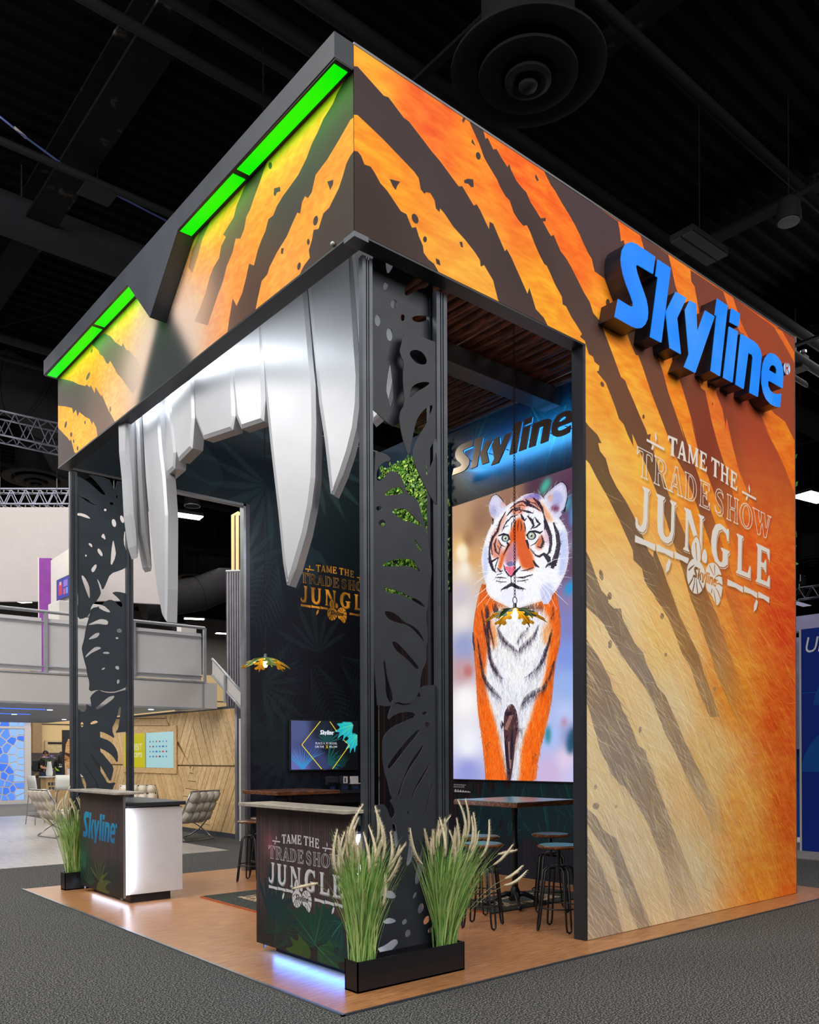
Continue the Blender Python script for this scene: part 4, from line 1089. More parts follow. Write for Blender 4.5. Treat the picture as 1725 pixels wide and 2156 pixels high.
def slats(w, h, n, a, b, groove):
    x = np.arange(w) / w * n
    k = x.astype(int)
    tone = rng.random(n + 1)[k][:, None]
    base = np.asarray(a) / 255 * (1 - tone) + np.asarray(b) / 255 * tone
    g = np.clip(1.6 - np.abs((x % 1) - .02) * 9, 0, 1)[:, None]
    base = base * (1 - g) + np.asarray(groove) / 255 * g
    im = np.repeat(base[None], h, 0).astype(np.float32)
    im *= 1 + 0.10 * (upsample(rng.random((max(3, h // 60), w // 2, 1)), w, h) - .5)
    return im


# counters: 1.235 x 1.09 m fronts
def counter_front():
    w, h = 700, 620
    im = slats(w, h, 46, (84, 66, 64), (64, 54, 58), (34, 30, 33))
    return im


CF1, CF2 = counter_front(), counter_front()
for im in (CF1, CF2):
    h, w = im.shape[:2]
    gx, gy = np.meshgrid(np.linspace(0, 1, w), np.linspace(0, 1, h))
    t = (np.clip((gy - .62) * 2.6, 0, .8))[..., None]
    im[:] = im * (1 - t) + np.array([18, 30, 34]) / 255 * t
_w, _h = 700, 620
gx, gy = np.meshgrid(np.linspace(0, 1, _w), np.linspace(0, 1, _h))
t = (np.exp(-((gx) / .22) ** 2 - ((gy - .72) / .2) ** 2) * .8)[..., None]
CF1[:] = CF1 * (1 - t) + np.array([10, 75, 45]) / 255 * t
monstera(CF1, 90, 500, 150, -2.3, (30, 84, 62), (60, 120, 90), .8)
fern(CF1, 480, 600, 220, -1.2, (28, 60, 50), .6)
palm(CF1, 340, 560, 190, -1.4, (74, 92, 50), .85, 7, 1.3)
monstera(CF1, 280, 590, 190, .05, (92, 96, 44), (50, 70, 40), .8)
palm(CF1, 180, 600, 130, -1.6, (46, 92, 62), .7, 7, 1.2)
fern(CF1, 60, 420, 160, -.9, (24, 70, 52), .5)
palm(CF2, 120, 500, 260, -1.1, (18, 48, 56), .8, 9, 1.0)
fern(CF2, 70, 560, 260, -.7, (14, 58, 52), .8)
fern(CF2, 150, 620, 240, -.9, (20, 66, 58), .7)
monstera(CF2, 640, 430, 180, 2.3, (16, 62, 60), (40, 120, 100), .85)
monstera(CF2, 470, 560, 210, -2.6, (22, 66, 50), (28, 110, 90), .75)
monstera(CF2, 455, 545, 190, -1.3, (20, 64, 54), (40, 110, 84), .75)
monstera(CF2, 470, 560, 190, .35, (36, 82, 44), (30, 120, 96), .75)
monstera(CF2, 430, 590, 170, 2.7, (62, 92, 38), (36, 80, 44), .8)
palm(CF2, 640, 590, 150, -1.9, (16, 66, 66), .8, 7, 1.2)
paste(CF1, SKYM, [[565, 0, 48], [0, 196, 128]], lambda u, v: np.stack([30 + 0 * u, 112 + 48 * (1 - v), 200 - 30 * v + 0 * u], -1) / 255 * (1 - .25 * ((u * 60) % 1 < .2))[..., None])
g = gx * 0
t = (np.exp(-((gx - .16) / .07) ** 2 - ((gy - .27) / .10) ** 2) * .55)[..., None]
CF2[:] = CF2 * (1 - t) + np.array([170, 90, 100]) / 255 * t
paste(CF2, LOCK, [[545 * LKW, 0, 84], [0, 545 * LKH * 0.98, 96]], (206, 206, 210))

# back wall: dark blue jungle, 2.36..4.56 m wide right part and the band over the opening
BX0, BX1 = 0.1, 4.56
BS = 200.0
BKW, BKH = int((BX1 - BX0) * BS), int(ZT * BS)
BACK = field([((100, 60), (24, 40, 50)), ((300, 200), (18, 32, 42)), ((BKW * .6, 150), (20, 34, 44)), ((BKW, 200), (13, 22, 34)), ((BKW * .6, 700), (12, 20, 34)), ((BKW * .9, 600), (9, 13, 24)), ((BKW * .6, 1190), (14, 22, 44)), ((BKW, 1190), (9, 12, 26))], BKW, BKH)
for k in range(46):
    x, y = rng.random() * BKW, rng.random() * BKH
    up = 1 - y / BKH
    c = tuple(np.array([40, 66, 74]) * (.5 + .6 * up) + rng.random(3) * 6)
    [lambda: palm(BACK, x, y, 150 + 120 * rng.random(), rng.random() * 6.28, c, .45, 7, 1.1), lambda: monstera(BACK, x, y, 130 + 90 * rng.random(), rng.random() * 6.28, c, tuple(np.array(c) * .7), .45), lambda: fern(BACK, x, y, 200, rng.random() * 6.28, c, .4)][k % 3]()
_bo = np.array([(3.21 - BX0) * BS, (ZT - 3.88) * BS])
_bw = 1.30 * BS
paste(BACK, LOCK, [[_bw * LKW, 0, _bo[0] - _bw * 40 / 1100], [0, _bw * LKH * 1.02, _bo[1] - _bw * (24 + 253 * 1.1) / 1100]], lambda u, v: (np.array([214, 142, 38]) / 255 * (0.75 + .45 * np.sin(9 * u + 4 * v) ** 2)[..., None]))

# screen wall: dark timber slats with leaves, y 3.965+..  (y from 5.6 to 0.1)
SWY0, SWY1 = 5.6, 0.1
SWS = 170.0
SWW, SWH = int((SWY0 - SWY1) * SWS), int(ZT * SWS)
SCRW = slats(SWW, SWH, 76, (52, 34, 36), (24, 22, 30), (12, 11, 16))
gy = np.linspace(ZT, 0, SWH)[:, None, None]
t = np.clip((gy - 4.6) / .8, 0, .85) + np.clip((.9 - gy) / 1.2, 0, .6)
SCRW[:] = SCRW * (1 - t) + np.array([22, 40, 60]) / 255 * t  # upper slats painted bluer and lighter to bring up the sign's glow
for (y, z, s, a) in ((3.6, 5.5, 120, -1.0), (3.9, 5.3, 110, .2), (2.0, 5.7, 140, 2.0), (2.6, 5.75, 100, 1.0), (3.0, .5, 170, -1.2), (2.3, .3, 190, -1.8), (3.6, .3, 150, -1.4), (1.9, .7, 120, -2.0)):
    monstera(SCRW, (SWY0 - y) * SWS, (ZT - z) * SWS, s, a, (10, 46, 54), (16, 92, 84), .75)
    palm(SCRW, (SWY0 - y) * SWS + 60, (ZT - z) * SWS, s, a, (10, 40, 52), .5, 7, 1.0)

# the small TV picture
TVW, TVH = 560, 336
TV = field([((60, 60), (70, 84, 130)), ((160, 200), (52, 60, 110)), ((60, 320), (96, 104, 170)), ((230, 300), (50, 60, 104)), ((250, 60), (16, 28, 46)), ((330, 160), (5, 12, 20)), ((540, 320), (2, 6, 10)), ((450, 60), (3, 10, 16))], TVW, TVH, p=2)
for k in range(15):
    fill(TV, _thick([(90, 336), (90 + (k - 7) * 14, 250), (90 + (k - 7) * 27, 160 + abs(k - 7) * 8)], [7, 5, 1]), (60, 120, 200) if k % 2 else (40, 160, 205), .8)
palm(TV, 300, 150, 130, -1.57, (12, 82, 80), .9, 9, 1.3)
palm(TV, 300, 300, 170, -.5, (10, 92, 84), .8, 7, .9)
palm(TV, 420, 336, 150, -1.5, (6, 52, 50), .8, 7, .6)
for x, y, s, a in ((525, 20, 150, 2.5), (560, 90, 130, 2.0)):
    monstera(TV, x, y, s, a, (28, 180, 200), (120, 230, 150), .95)
    monstera(TV, x, y, s * .8, a + .35, (40, 190, 190), (150, 235, 150), .7)
for P in ([(240, 0), (85, 166)], [(320, 0), (380, 70)], [(440, 130), (488, 168), (340, 336)], [(85, 166), (250, 336)]):
    fill(TV, _thick(P if len(P) > 2 else [P[0], ((P[0][0] + P[1][0]) / 2, (P[0][1] + P[1][1]) / 2), P[1]], 6), (250, 220, 30), .95)
paste(TV, SKYM, [[118, 0, 236], [0, 36, 62]], (245, 245, 255))
put_text(TV, 'PLACE A 3D MODEL', 290, 162, 15, (245, 245, 250), 1, .95, True, 1)
put_text(TV, 'ON THE', 231, 186, 15, (245, 245, 250), 1, .95, True, 1)
put_text(TV, 'X', 293, 190, 22, (250, 220, 30), 1, .9, True, 2)
put_text(TV, 'BELOW', 348, 186, 15, (245, 245, 250), 1, .95, True, 1)

# wall screen of the neighbouring stand
EX = np.zeros((240, 440, 3), np.float32)
EX[:] = np.array([176, 222, 226]) / 255
EX[:, :200] = np.array([206, 196, 8]) / 255
EX[:, 200:206] = np.array([60, 110, 190]) / 255
put_text(EX, 'EXHIBIT', 188 - 90, 118, 46, (240, 240, 215), 1, .62, True)
put_text(EX, 'CONCEPTS', 188 - 90, 168, 32, (245, 245, 225), 1, .62, True, 2)
for r in range(4):
    for k in range(6):
        x, y = 236 + k * 28, 62 + r * 34
        c = [(40, 90, 190), (30, 140, 160), (190, 40, 50), (60, 60, 70), (40, 150, 200), (90, 110, 200)][(k + 2 * r) % 6]
        fill(EX, ell(x + 6, y, 6 + (k * r) % 5, 6), c, .8)

# ------------------------------------------------------------------ materials
M_R = img_mat('fur_print_wall', MURAL_R, .55, .2, 1.0)
M_L = img_mat('fur_print_face', MURAL_L, .55, .2, 1.0)
M_TIG = img_mat('led_picture', TIG, .4, .2, 1, 1.0)
M_TV = img_mat('tv_picture', TV, .3, .3, 1, 1.0)
M_EX = img_mat('screen_picture', EX, .3, .3, 1, 0.8)
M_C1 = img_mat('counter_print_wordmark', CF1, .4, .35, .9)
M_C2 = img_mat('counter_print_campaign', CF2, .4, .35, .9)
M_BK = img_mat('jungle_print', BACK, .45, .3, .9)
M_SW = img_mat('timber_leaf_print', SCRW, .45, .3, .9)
BLACK = mat('black_powder_coat', (33, 36, 42), .45, 0, .45)
CHAR = mat('charcoal_panel', (62, 66, 74), .5, 0, .4)
BROWM = mat('brow_black', (50, 54, 62), .42, 0, .5, var=.2, nscale=3)
SCREENM = mat('cutout_panel', (44, 47, 55), .5, 0, .35)
ALU = mat('anodised_aluminium', (150, 152, 158), .35, .8, .5)
DALU = mat('dark_extrusion', (74, 78, 86), .4, .5, .5)
GREEN = mat('green_light', (0, 120, 0), .5, em=(0, 236, 0), es=1.0, var=0)
WHITE = mat('white_laminate', (205, 203, 206), .4, 0, .4, var=.03)
TOOTH = mat('brushed_fang', (176, 177, 182), .42, .25, .5, var=.05, nscale=3)
LEDW = mat('white_led', (255, 255, 255), em=(225, 232, 255), es=7.0, var=0)
LEDC = mat('cool_led', (255, 255, 255), em=(190, 215, 255), es=6.0, var=0)
BLUEF = bpy.data.materials.new('blue_lit_face')
MATS['blue_lit_face'] = BLUEF
IRON = mat('black_iron', (30, 31, 35), .4, .4, .5)
CARPET = ramp_mat('carpet', [(.38, (30, 33, 38)), (.48, (58, 60, 64)), (.54, (92, 92, 92)), (.64, (150, 145, 136))], (1, 1, 1), scale=95, detail=2, rough=.95, spec=.05, bump=.6)
CARPET2 = ramp_mat('pale_carpet', [(.38, (70, 72, 76)), (.5, (105, 104, 104)), (.62, (150, 146, 140))], (1, 1, 1), scale=90, detail=2, rough=.95, spec=.05)
WOODF = ramp_mat('bamboo_laminate', [(.32, (98, 60, 36)), (.45, (158, 106, 66)), (.56, (182, 128, 84)), (.70, (208, 156, 108))], (1.2, 30, 1), scale=4.2, detail=8, rough=.33, spec=.5, dist=.3)
GREYF = ramp_mat('grey_laminate', [(.3, (128, 124, 122)), (.5, (162, 157, 154)), (.7, (186, 181, 178))], (20, 1.2, 1), scale=2, detail=6, rough=.3, spec=.45)
DWOOD = ramp_mat('dark_wood', [(.3, (48, 28, 20)), (.5, (92, 56, 36)), (.7, (136, 88, 54))], (2, 14, 14), scale=3, detail=6, rough=.22, spec=.6)
LOGM = ramp_mat('log_bark', [(.3, (18, 12, 10)), (.5, (62, 36, 28)), (.62, (100, 58, 42)), (.75, (40, 26, 24))], (10, 1.5, 10), scale=3, detail=5, rough=.55, spec=.3)
OAK = ramp_mat('oak_plank', [(.3, (170, 136, 92)), (.5, (198, 164, 116)), (.7, (214, 182, 136))], (4, 4, 4), scale=4, detail=6, rough=.5)

nt = BLUEF
nt.use_nodes = True
_n = nt.node_tree
_b = _n.nodes['Principled BSDF']
_tc = _n.nodes.new('ShaderNodeTexCoord')
_nz = _n.nodes.new('ShaderNodeTexNoise')
_nz.inputs['Scale'].default_value = 1.6
_n.links.new(_tc.outputs['Object'], _nz.inputs['Vector'])
_cr = _n.nodes.new('ShaderNodeValToRGB')
_cr.color_ramp.elements[0].position, _cr.color_ramp.elements[0].color = .3, lin((0, 120, 245))
_cr.color_ramp.elements[1].position, _cr.color_ramp.elements[1].color = .75, lin((70, 160, 250))
_e2 = _cr.color_ramp.elements.new(.52)
_e2.color = lin((10, 140, 248))
_n.links.new(_nz.outputs['Fac'], _cr.inputs['Fac'])
_n.links.new(_cr.outputs['Color'], _b.inputs['Emission Color'])
_b.inputs['Emission Strength'].default_value = .85
_b.inputs['Base Color'].default_value = lin((0, 40, 120))


def struct(o):
    o['kind'] = 'structure'
    return o


# ------------------------------------------------------------------ hall shell
HZ = 10.5
struct(MB().box((-32, -26, -.12), (64, 56, 0)).build('floor', CARPET))
CEIL = mat('ceiling_black', (5, 5, 7), .9, 0, .05)
BEIGE = mat('beige_wall', (205, 178, 132), .8, 0, .2, var=.04, nscale=.4)
DKW = mat('dark_wall', (60, 60, 64), .9, 0, .1)
mb = MB()
mb.box((-32, -26, HZ), (64, 56, HZ + .2))
for k in range(273):      # ribs of the roof deck
    y = -26 + .3 * k
    mb.add([(-32, y, HZ), (64, y, HZ), (64, y + .05, HZ - .07), (-32, y + .05, HZ - .07), (-32, y + .14, HZ - .07), (64, y + .14, HZ - .07), (64, y + .19, HZ), (-32, y + .19, HZ)], [(0, 1, 2, 3), (3, 2, 5, 4), (4, 5, 6, 7)])
struct(mb.build('ceiling', CEIL))
wb = struct(MB().box((-32, 46, 0), (64, 46.3, 6.8)).build('wall_back', BEIGE))
for z in (3.4, 5.1):
    MB().box((-32, 45.97, z), (64, 46, z + .05)).build('panel_joint', DKW, wb)
MB().box((-32, 46, 6.8), (64, 46.3, HZ)).build('upper_panel', mat('grey_upper_wall', (96, 92, 90), .9), wb)
struct(MB().box((-32.3, -26, 0), (-32, 56, HZ)).build('wall_left', DKW))
struct(MB().box((64, -26, 0), (64.3, 56, HZ)).build('wall_right', DKW))
struct(MB().box((-32, -26.3, 0), (64, -26, HZ)).build('wall_front', DKW))

# ------------------------------------------------------------------ booth floor
fl = thing('booth_flooring', 'honey-coloured bamboo laminate floor under the tiger booth', 'flooring', (0, 0, 0))
MB().box((-.322, -.301, 0), (6.45, 5.92, .008)).build('laminate', WOODF, fl)
e = .02
MB().box((-.345, -.32, 0), (-.322, 5.94, .012)).build('edge_strip', ALU, fl)
MB().box((-.345, -.32, 0), (6.47, -.301, .01)).build('edge_strip', DALU, fl)

# ------------------------------------------------------------------ long mural wall: L-shaped
wall = thing('mural_wall', 'tall orange tiger-fur print wall with white campaign lettering', 'wall', (0, 0, 0))
Lpoly = [(0, ZH), (XW, ZH), (XW, .012), (XL, .012), (XL, ZT), (0, ZT)]
uvR = lambda co: (co.x / XL, co.z / ZT)
MB().prism([[(x, 0, z) for x, z in Lpoly]], (0, .006, 0)).build('fur_print', M_R, wall, uvf=uvR)
MB().prism([[(x, .006, z) for x, z in [(.008, ZH), (XW, ZH), (XW, .012), (XL, .012), (XL, ZT), (.008, ZT)]]], (0, .094, 0)).build('frame', BLACK, wall)
mb = MB()
mb.box((0, -.004, ZT - .004), (XL, .1, ZT + .012))
mb.box((XL, -.004, .012), (XL + .012, .1, ZT + .012))
mb.build('edge_trim', ALU, wall)
mb = MB()
mb.box((.12, .002, ZH - .014), (XW, .13, ZH - .001))
mb.box((XW - .03, .004, .01), (XW, .12, ZH))
mb.build('lower_trim', BLACK, wall)

# ------------------------------------------------------------------ face header
face = thing('face_header', 'tiger-face header with black angled brow and glowing green eyes', 'header', (0, 0, 0))
uvL = lambda co: ((YW - co.y) / YW, (co.z - ZH) / (ZT - ZH))
MB().box((0, .0005, ZH), (.006, YW, ZT)).build('fur_print', M_L, face, uvf=uvL)
MB().box((.006, .1, ZH), (.1, YW, ZT - .02)).build('frame', BLACK, face)
MB().box((-.002, -.002, ZH - .02), (.13, YW + .004, ZH - .001), .003).build('lower_trim', BLACK, face)
prof = [(-.004, ZT), (-.004, ZB), (2.227, ZB - .012), (2.79, 5.332), (3.284, ZB - .012), (YW + .02, ZB), (YW + .02, ZT)]
brow = MB().prism([[(-BD, y, z) for y, z in prof]], (BD - .001, 0, 0)).build('brow', BROWM, face, bevel=.004)
for y0, y1 in ((.03, 1.27), (1.33, 2.24), (3.30, 4.18), (4.24, 5.66)):
    mb = MB().box((-BD + .022, y0, ZB - .014), (-.028, y1, ZB - .004))
    mb.build('eye_light', GREEN, face)
    area('eye_glow', (-.085, (y0 + y1) / 2, ZB - .02), (-.03, (y0 + y1) / 2, ZB - .5), y1 - y0 - .04, .06, 1.6 * (y1 - y0), (.02, 1.0, .02))
mb = MB().box((-BD + .008, -.002, ZB - .010), (-.012, YW + .01, ZB - .001))
mb.build('light_frame', BLACK, face)
MB().box((-.003, -.003, ZH - .036), (.11, .11, ZH - .002)).build('corner_bracket', DALU, face)
# small lens on the face
MB().lathe([(.001, 0), (.016, .003), (.016, .012), (.008, .022), (.001, .022)], (-.012, .22, ZH + .004), 12).build('small_sensor', WHITE, face, smooth=True)

# ------------------------------------------------------------------ wordmark of lit channel letters on the wall
sign = thing('channel_letter_sign', 'large blue illuminated channel letters high on the fur wall', 'sign', (0, 0, 0))
SIDE = mat('letter_return', (30, 30, 40), .35, 0, .5)
RIMB = mat('letter_trim', (0, 60, 190), .4, em=(0, 90, 255), es=.5, var=0)
for G in SKY:
    o = MB().prism([[(x, -.003, z) for x, z in L] for L in G], (0, -(SKY_D - .012), 0)).build('letter', SIDE, sign)
    MB().prism([[(x, -(SKY_D - .009), z) for x, z in L] for L in G], (0, -.009, 0)).build('letter_face', BLUEF if G is not SKY[-1] else mat('disc_face', (150, 180, 210), em=(150, 190, 225), es=.45, var=0), o)
# registered mark on the little disc
G = SKY[-1][0]
gx, gz = np.mean([p[0] for p in G]), np.mean([p[1] for p in G])
V, T, wd_ = text_tris('R')
mb = MB()
for t in T:
    mb.add([(gx + (V[i][0] - wd_ / 2) * .11, -SKY_D - .003, gz + (V[i][1] - .5) * .13) for i in t], [(0, 1, 2)])
mb.build('registered_mark', mat('red_mark', (170, 60, 50), .5), sign)
0 and MB().tube([(gx + .095 * math.cos(a), -SKY_D - .001, gz + .115 * math.sin(a)) for a in np.linspace(0, 2 * math.pi, 24, endpoint=False)], .008, 6, True).build('mark_ring', WHITE, sign)

# ------------------------------------------------------------------ inner walls
bw = thing('jungle_wall', 'dark navy jungle-leaf back wall with gold campaign lettering', 'wall', (0, 0, 0))
uvB = lambda co: ((co.x - BX0) / (BX1 - BX0), co.z / ZT)
XJ = 2.36
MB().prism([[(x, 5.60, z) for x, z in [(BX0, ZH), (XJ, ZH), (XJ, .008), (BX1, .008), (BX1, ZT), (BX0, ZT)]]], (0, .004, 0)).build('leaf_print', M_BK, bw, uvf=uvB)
MB().prism([[(x, 5.604, z) for x, z in [(BX0, ZH), (XJ, ZH), (XJ, .008), (BX1, .008), (BX1, ZT), (BX0, ZT)]]], (0, .08, 0)).build('frame', BLACK, bw)
mb = MB().box((XJ - .035, 5.59, .008), (XJ, 5.69, ZH))
mb.box((.9, 5.59, ZH - .03), (XJ, 5.69, ZH))
mb.build('jamb_trim', ALU, bw)
MB().box((XJ, 5.585, .008), (XJ + .05, 5.60, ZH)).build('jamb_post', CHAR, bw)
MB().box((BX0, 5.585, ZT), (BX1, 5.69, ZT + .015)).build('top_trim', ALU, bw)
tw = thing('screen_wall', 'dark timber-print wall around the big tiger screen', 'wall', (0, 0, 0))
uvS = lambda co: ((SWY0 - co.y) / (SWY0 - SWY1), co.z / ZT)
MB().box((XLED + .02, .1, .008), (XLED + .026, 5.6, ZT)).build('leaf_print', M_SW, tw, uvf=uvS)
MB().box((XLED + .026, .1, .008), (XLED + .09, 5.6, ZT)).build('frame', BLACK, tw)
MB().box((XLED - .03, .1, ZT - .1), (XLED + .02, 4.2, ZT - .02)).build('top_rail', BLACK, tw)
MB().box((5.80, .1, .01), (XL - .004, 5.6, ZT)).build('rear_panel', CHAR, tw)
MB().box((4.65, 5.52, .01), (5.80, 5.6, ZT)).build('side_panel', CHAR, tw)
mb = MB()   # small printed note: two lines and a drawn skyline of bars
nb = mb.box((XLED + .012, 3.62, 1.02), (XLED + .0195, 4.0, 1.14))
note = mb.build('printed_note', mat('note_board', (22, 24, 32), .5), tw)
mb = MB()
for s_, z in (('Video wall provided by and', 1.115), ('delivered in part by P3D', 1.088)):
    V, T, w_ = text_tris(s_)
    for t in T:
        mb.add([(XLED + .011, 3.985 - V[i][0] * .0145, z + V[i][1] * .018) for i in t], [(0, 1, 2)])
for k in range(22):
    y = 3.97 - k * .014
    mb.box((XLED + .009, y - .009, 1.025), (XLED + .012, y, 1.032 + .035 * abs(math.sin(k * .9 + .5)) * (1 - k / 30)))
mb.build('note_lettering', WHITE, note)

led = thing('led_screen', 'tall LED screen showing a striding tiger', 'screen', (0, 0, 0))
MB().box((XLED - .01, LY1 - .012, LZ0 - .012), (XLED + .02, LY0 + .012, LZ1 + .012)).build('housing', BLACK, led)
MB().quad((XLED - .012, LY0, LZ0), (XLED - .012, LY1, LZ0), (XLED - .012, LY1, LZ1), (XLED - .012, LY0, LZ1)).build('picture', M_TIG, led)

# halo-lit wordmark over the screen
hs = thing('halo_letter_sign', 'grey metal wordmark with blue halo glow above the tiger screen', 'sign', (0, 0, 0))
GM = mat('brushed_letter', (140, 128, 124), .38, .55, .5, var=.06)
HALO = mat('halo_led', (40, 90, 140), em=(40, 150, 255), es=2.5, var=0)
q0, q1 = on(952, 1008, 0, XLED - .16), on(1221, 862, 0, XLED - .16)
hy0, hy1 = q0[1], q1[1]
hz0 = on(1190, 925, 0, XLED - .06)[2] - .06
hz1 = hz0 + (hy0 - hy1) / SKY_ASP
hz0, hz1 = 5.12, 5.12 + (hy0 - hy1) / SKY_ASP * .72
for G in SKY_N:
    P = [[(XLED - .16, hy0 + (hy1 - hy0) * u, hz1 + (hz0 - hz1) * v) for u, v in L] for L in G]
    o = MB().prism(P, (.02, 0, 0)).build('letter', GM, hs)
    cx_ = np.mean([p[1] for p in P[0]])
    cz_ = np.mean([p[2] for p in P[0]])
    Q = [[(XLED - .135, cy + (cx_ - cy) * .10, cz + (cz_ - cz) * .06) for _, cy, cz in L] for L in P]
    MB().prism(Q, (.008, 0, 0)).build('halo_strip', HALO, o)
    MB().tube([(XLED - .13, cx_, np.mean([p[2] for p in P[0]])), (XLED + .02, cx_, np.mean([p[2] for p in P[0]]))], .006, 6).build('standoff', IRON, o)
l = area('sign_glow', (XLED - .12, (hy0 + hy1) / 2, (hz0 + hz1) / 2), (XLED, (hy0 + hy1) / 2, (hz0 + hz1) / 2), 1.8, .24, 42, (.10, .48, 1.0))

# ------------------------------------------------------------------ log canopy and beam
lc = thing('log_canopy', 'canopy of dark brown logs over the screen alcove', 'canopy', (0, 0, 0))
for k in range(33):
    x = 0.98 + k * .109
    z = 5.86 + .012 * math.sin(k * 2.1)
    r = .036 + .012 * random.random()
    pth = [(x + .012 * math.sin(k + t * 3), .14 + t * 4.1, z + .01 * math.cos(2 * k + 5 * t)) for t in np.linspace(0, 1, 6)]
    MB().tube(pth, [r * (1 + .12 * random.uniform(-1, 1)) for _ in pth], 9).build('log', LOGM, lc, smooth=True, auto=40)
MB().box((.1, 2.14, 5.6), (XLED + .02, 2.39, 5.80), .006).build('beam', BLACK, lc)
MB().box((.1, 4.2, 5.82), (XLED + .02, 4.3, 5.92)).build('end_rail', BLACK, lc)
l = area('log_glow', (2.6, .5, 4.9), (2.8, 1.6, 6), .6, .6, 7, (1.0, .5, .34))

# ------------------------------------------------------------------ cut-out columns
def cutplate(mb, outer, holes, y, t, co, it=1):
    f = lambda P: [(lambda q: (q[0], y, q[2]))(on(px, py, 1, y)) for px, py in chaikin(crop(P, *co), it)]
    mb.prism([f(outer)] + [f(h) for h in holes], (0, t, 0))


def post(mb, x0, x1, y0, y1, z0, z1):
    w = x1 - x0
    g = w * .14
    for a, b in ((0, .34), (.44, .56), (.66, 1)):
        mb.box((x0 + w * a, y0, z0), (x0 + w * b, y0 + .03, z1))
    mb.box((x0 + .003, y0 + .02, z0), (x1 - .003, y1, z1))


ca, cb_, cc_ = (740, 480, 4.146), (740, 900, 3.595), (740, 1400, 3.595)
colm = thing('cutout_column', 'black lattice column with monstera cut-outs at the near corner', 'column', (0, 0, 0))
yF, yB = .135, .212
zp = ZH - .036
for x0, x1 in ((.158, .24), (.81, .91)):
    mb = MB()
    post(mb, x0, x1, .125, .172, .008, zp)
    mb.build('post', DALU, colm)
for x0, x1 in ((.805, .885),):
    mb = MB()
    post(mb, x0, x1, .195, .232, .008, zp)
    mb.build('rear_post', BLACK, colm)
mb = MB()
cutplate(mb, [(455, 930), (490, 905), (540, 912), (640, 960), (720, 990), (835, 1025), (835, 2156), (818, 2400), (790, 2440), (740, 2420), (690, 2340), (640, 2250), (560, 2080), (530, 1985), (580, 1830), (670, 1690), (712, 1570), (705, 1540), (640, 1580), (590, 1640), (562, 1700), (530, 1850), (505, 2005), (460, 1880), (430, 1750), (415, 1630), (470, 1530), (455, 1400), (450, 1260), (462, 1180), (425, 1095), (425, 1060), (440, 1020)],
         [[(500, 1085), (560, 1058), (625, 1085), (662, 1150), (655, 1190), (600, 1193), (540, 1160)], [(502, 1495), (520, 1400), (560, 1360), (640, 1340), (690, 1350), (660, 1380), (570, 1430)], ell(757, 1305, 18, 21), ell(770, 1425, 25, 37, .3), [(765, 1800), (720, 1860), (670, 1960), (655, 2060), (655, 2180), (690, 2100), (750, 1940)]], yF, .006, ca)
mb.build('leaf_screen', SCREENM, colm)
mb = MB()
cutplate(mb, [(160, 180), (250, 190), (312, 245), (240, 262), (200, 310), (188, 380), (205, 408), (232, 400), (265, 360), (295, 326), (335, 335), (365, 365), (390, 400), (430, 510), (480, 525), (510, 570), (535, 660), (560, 755), (572, 790), (582, 880), (602, 1000), (610, 1080), (600, 1180), (590, 1200), (585, 1240), (578, 1360), (566, 1420), (582, 1600), (566, 1660), (572, 1770), (530, 1850), (520, 1990), (470, 2080), (400, 2095), (345, 2075), (300, 2115), (160, 2095)],
         [[(245, 520), (270, 480), (340, 448), (380, 455), (400, 503), (340, 505)], [(300, 635), (340, 612), (410, 612), (450, 650), (500, 700), (545, 748), (500, 735), (440, 712), (390, 705), (340, 665)], ell(210, 612, 24, 17), ell(232, 722, 26, 24), [(475, 840), (500, 870), (545, 940), (520, 930), (490, 890)],
          [(225, 1055), (260, 1018), (330, 1000), (385, 990), (465, 997), (500, 1050), (530, 1100), (440, 1045), (350, 1050)], [(240, 1205), (290, 1215), (370, 1240), (430, 1275), (520, 1310), (568, 1368), (520, 1345), (440, 1290), (370, 1262), (280, 1250), (255, 1235)], [(250, 1400), (260, 1390), (310, 1395), (360, 1430), (410, 1480), (470, 1500), (530, 1560), (558, 1635), (500, 1560), (430, 1495), (340, 1475), (280, 1450)], [(305, 1620), (340, 1620), (400, 1680), (450, 1740), (520, 1820), (490, 1830), (440, 1770), (380, 1720), (330, 1680)],
          [(240, 1780), (250, 1760), (262, 1790), (270, 1880), (322, 2050), (298, 2095), (262, 2030), (258, 1900)]], yF, .006, cb_)
mb.build('leaf_screen', SCREENM, colm)
mb = MB()
cutplate(mb, [(235, 590), (250, 530), (320, 462), (410, 425), (500, 385), (450, 350), (330, 370), (268, 430), (300, 310), (345, 262), (480, 225), (530, 160), (640, 150), (720, 150), (720, 1500), (560, 1420), (300, 1000), (280, 900), (238, 760)],
         [[(500, 490), (518, 495), (500, 530), (440, 600), (370, 690), (290, 795), (270, 770), (330, 680), (420, 570)], [(545, 600), (548, 620), (510, 690), (450, 770), (390, 890), (362, 1000), (350, 985), (385, 880), (440, 750), (500, 660)], [(596, 738), (595, 765), (540, 860), (482, 950), (462, 1030), (455, 1020), (475, 940), (520, 860)], [(622, 880), (622, 900), (590, 1010), (568, 1120), (555, 1150), (572, 1040), (600, 940)], ell(555, 365, 20, 13, -.3), ell(577, 450, 18, 22, -.5), [(468, 228), (500, 195), (525, 225), (525, 245)]], yF + .012, .006, cc_)
mb.build('leaf_screen', SCREENM, colm)
mb = MB()
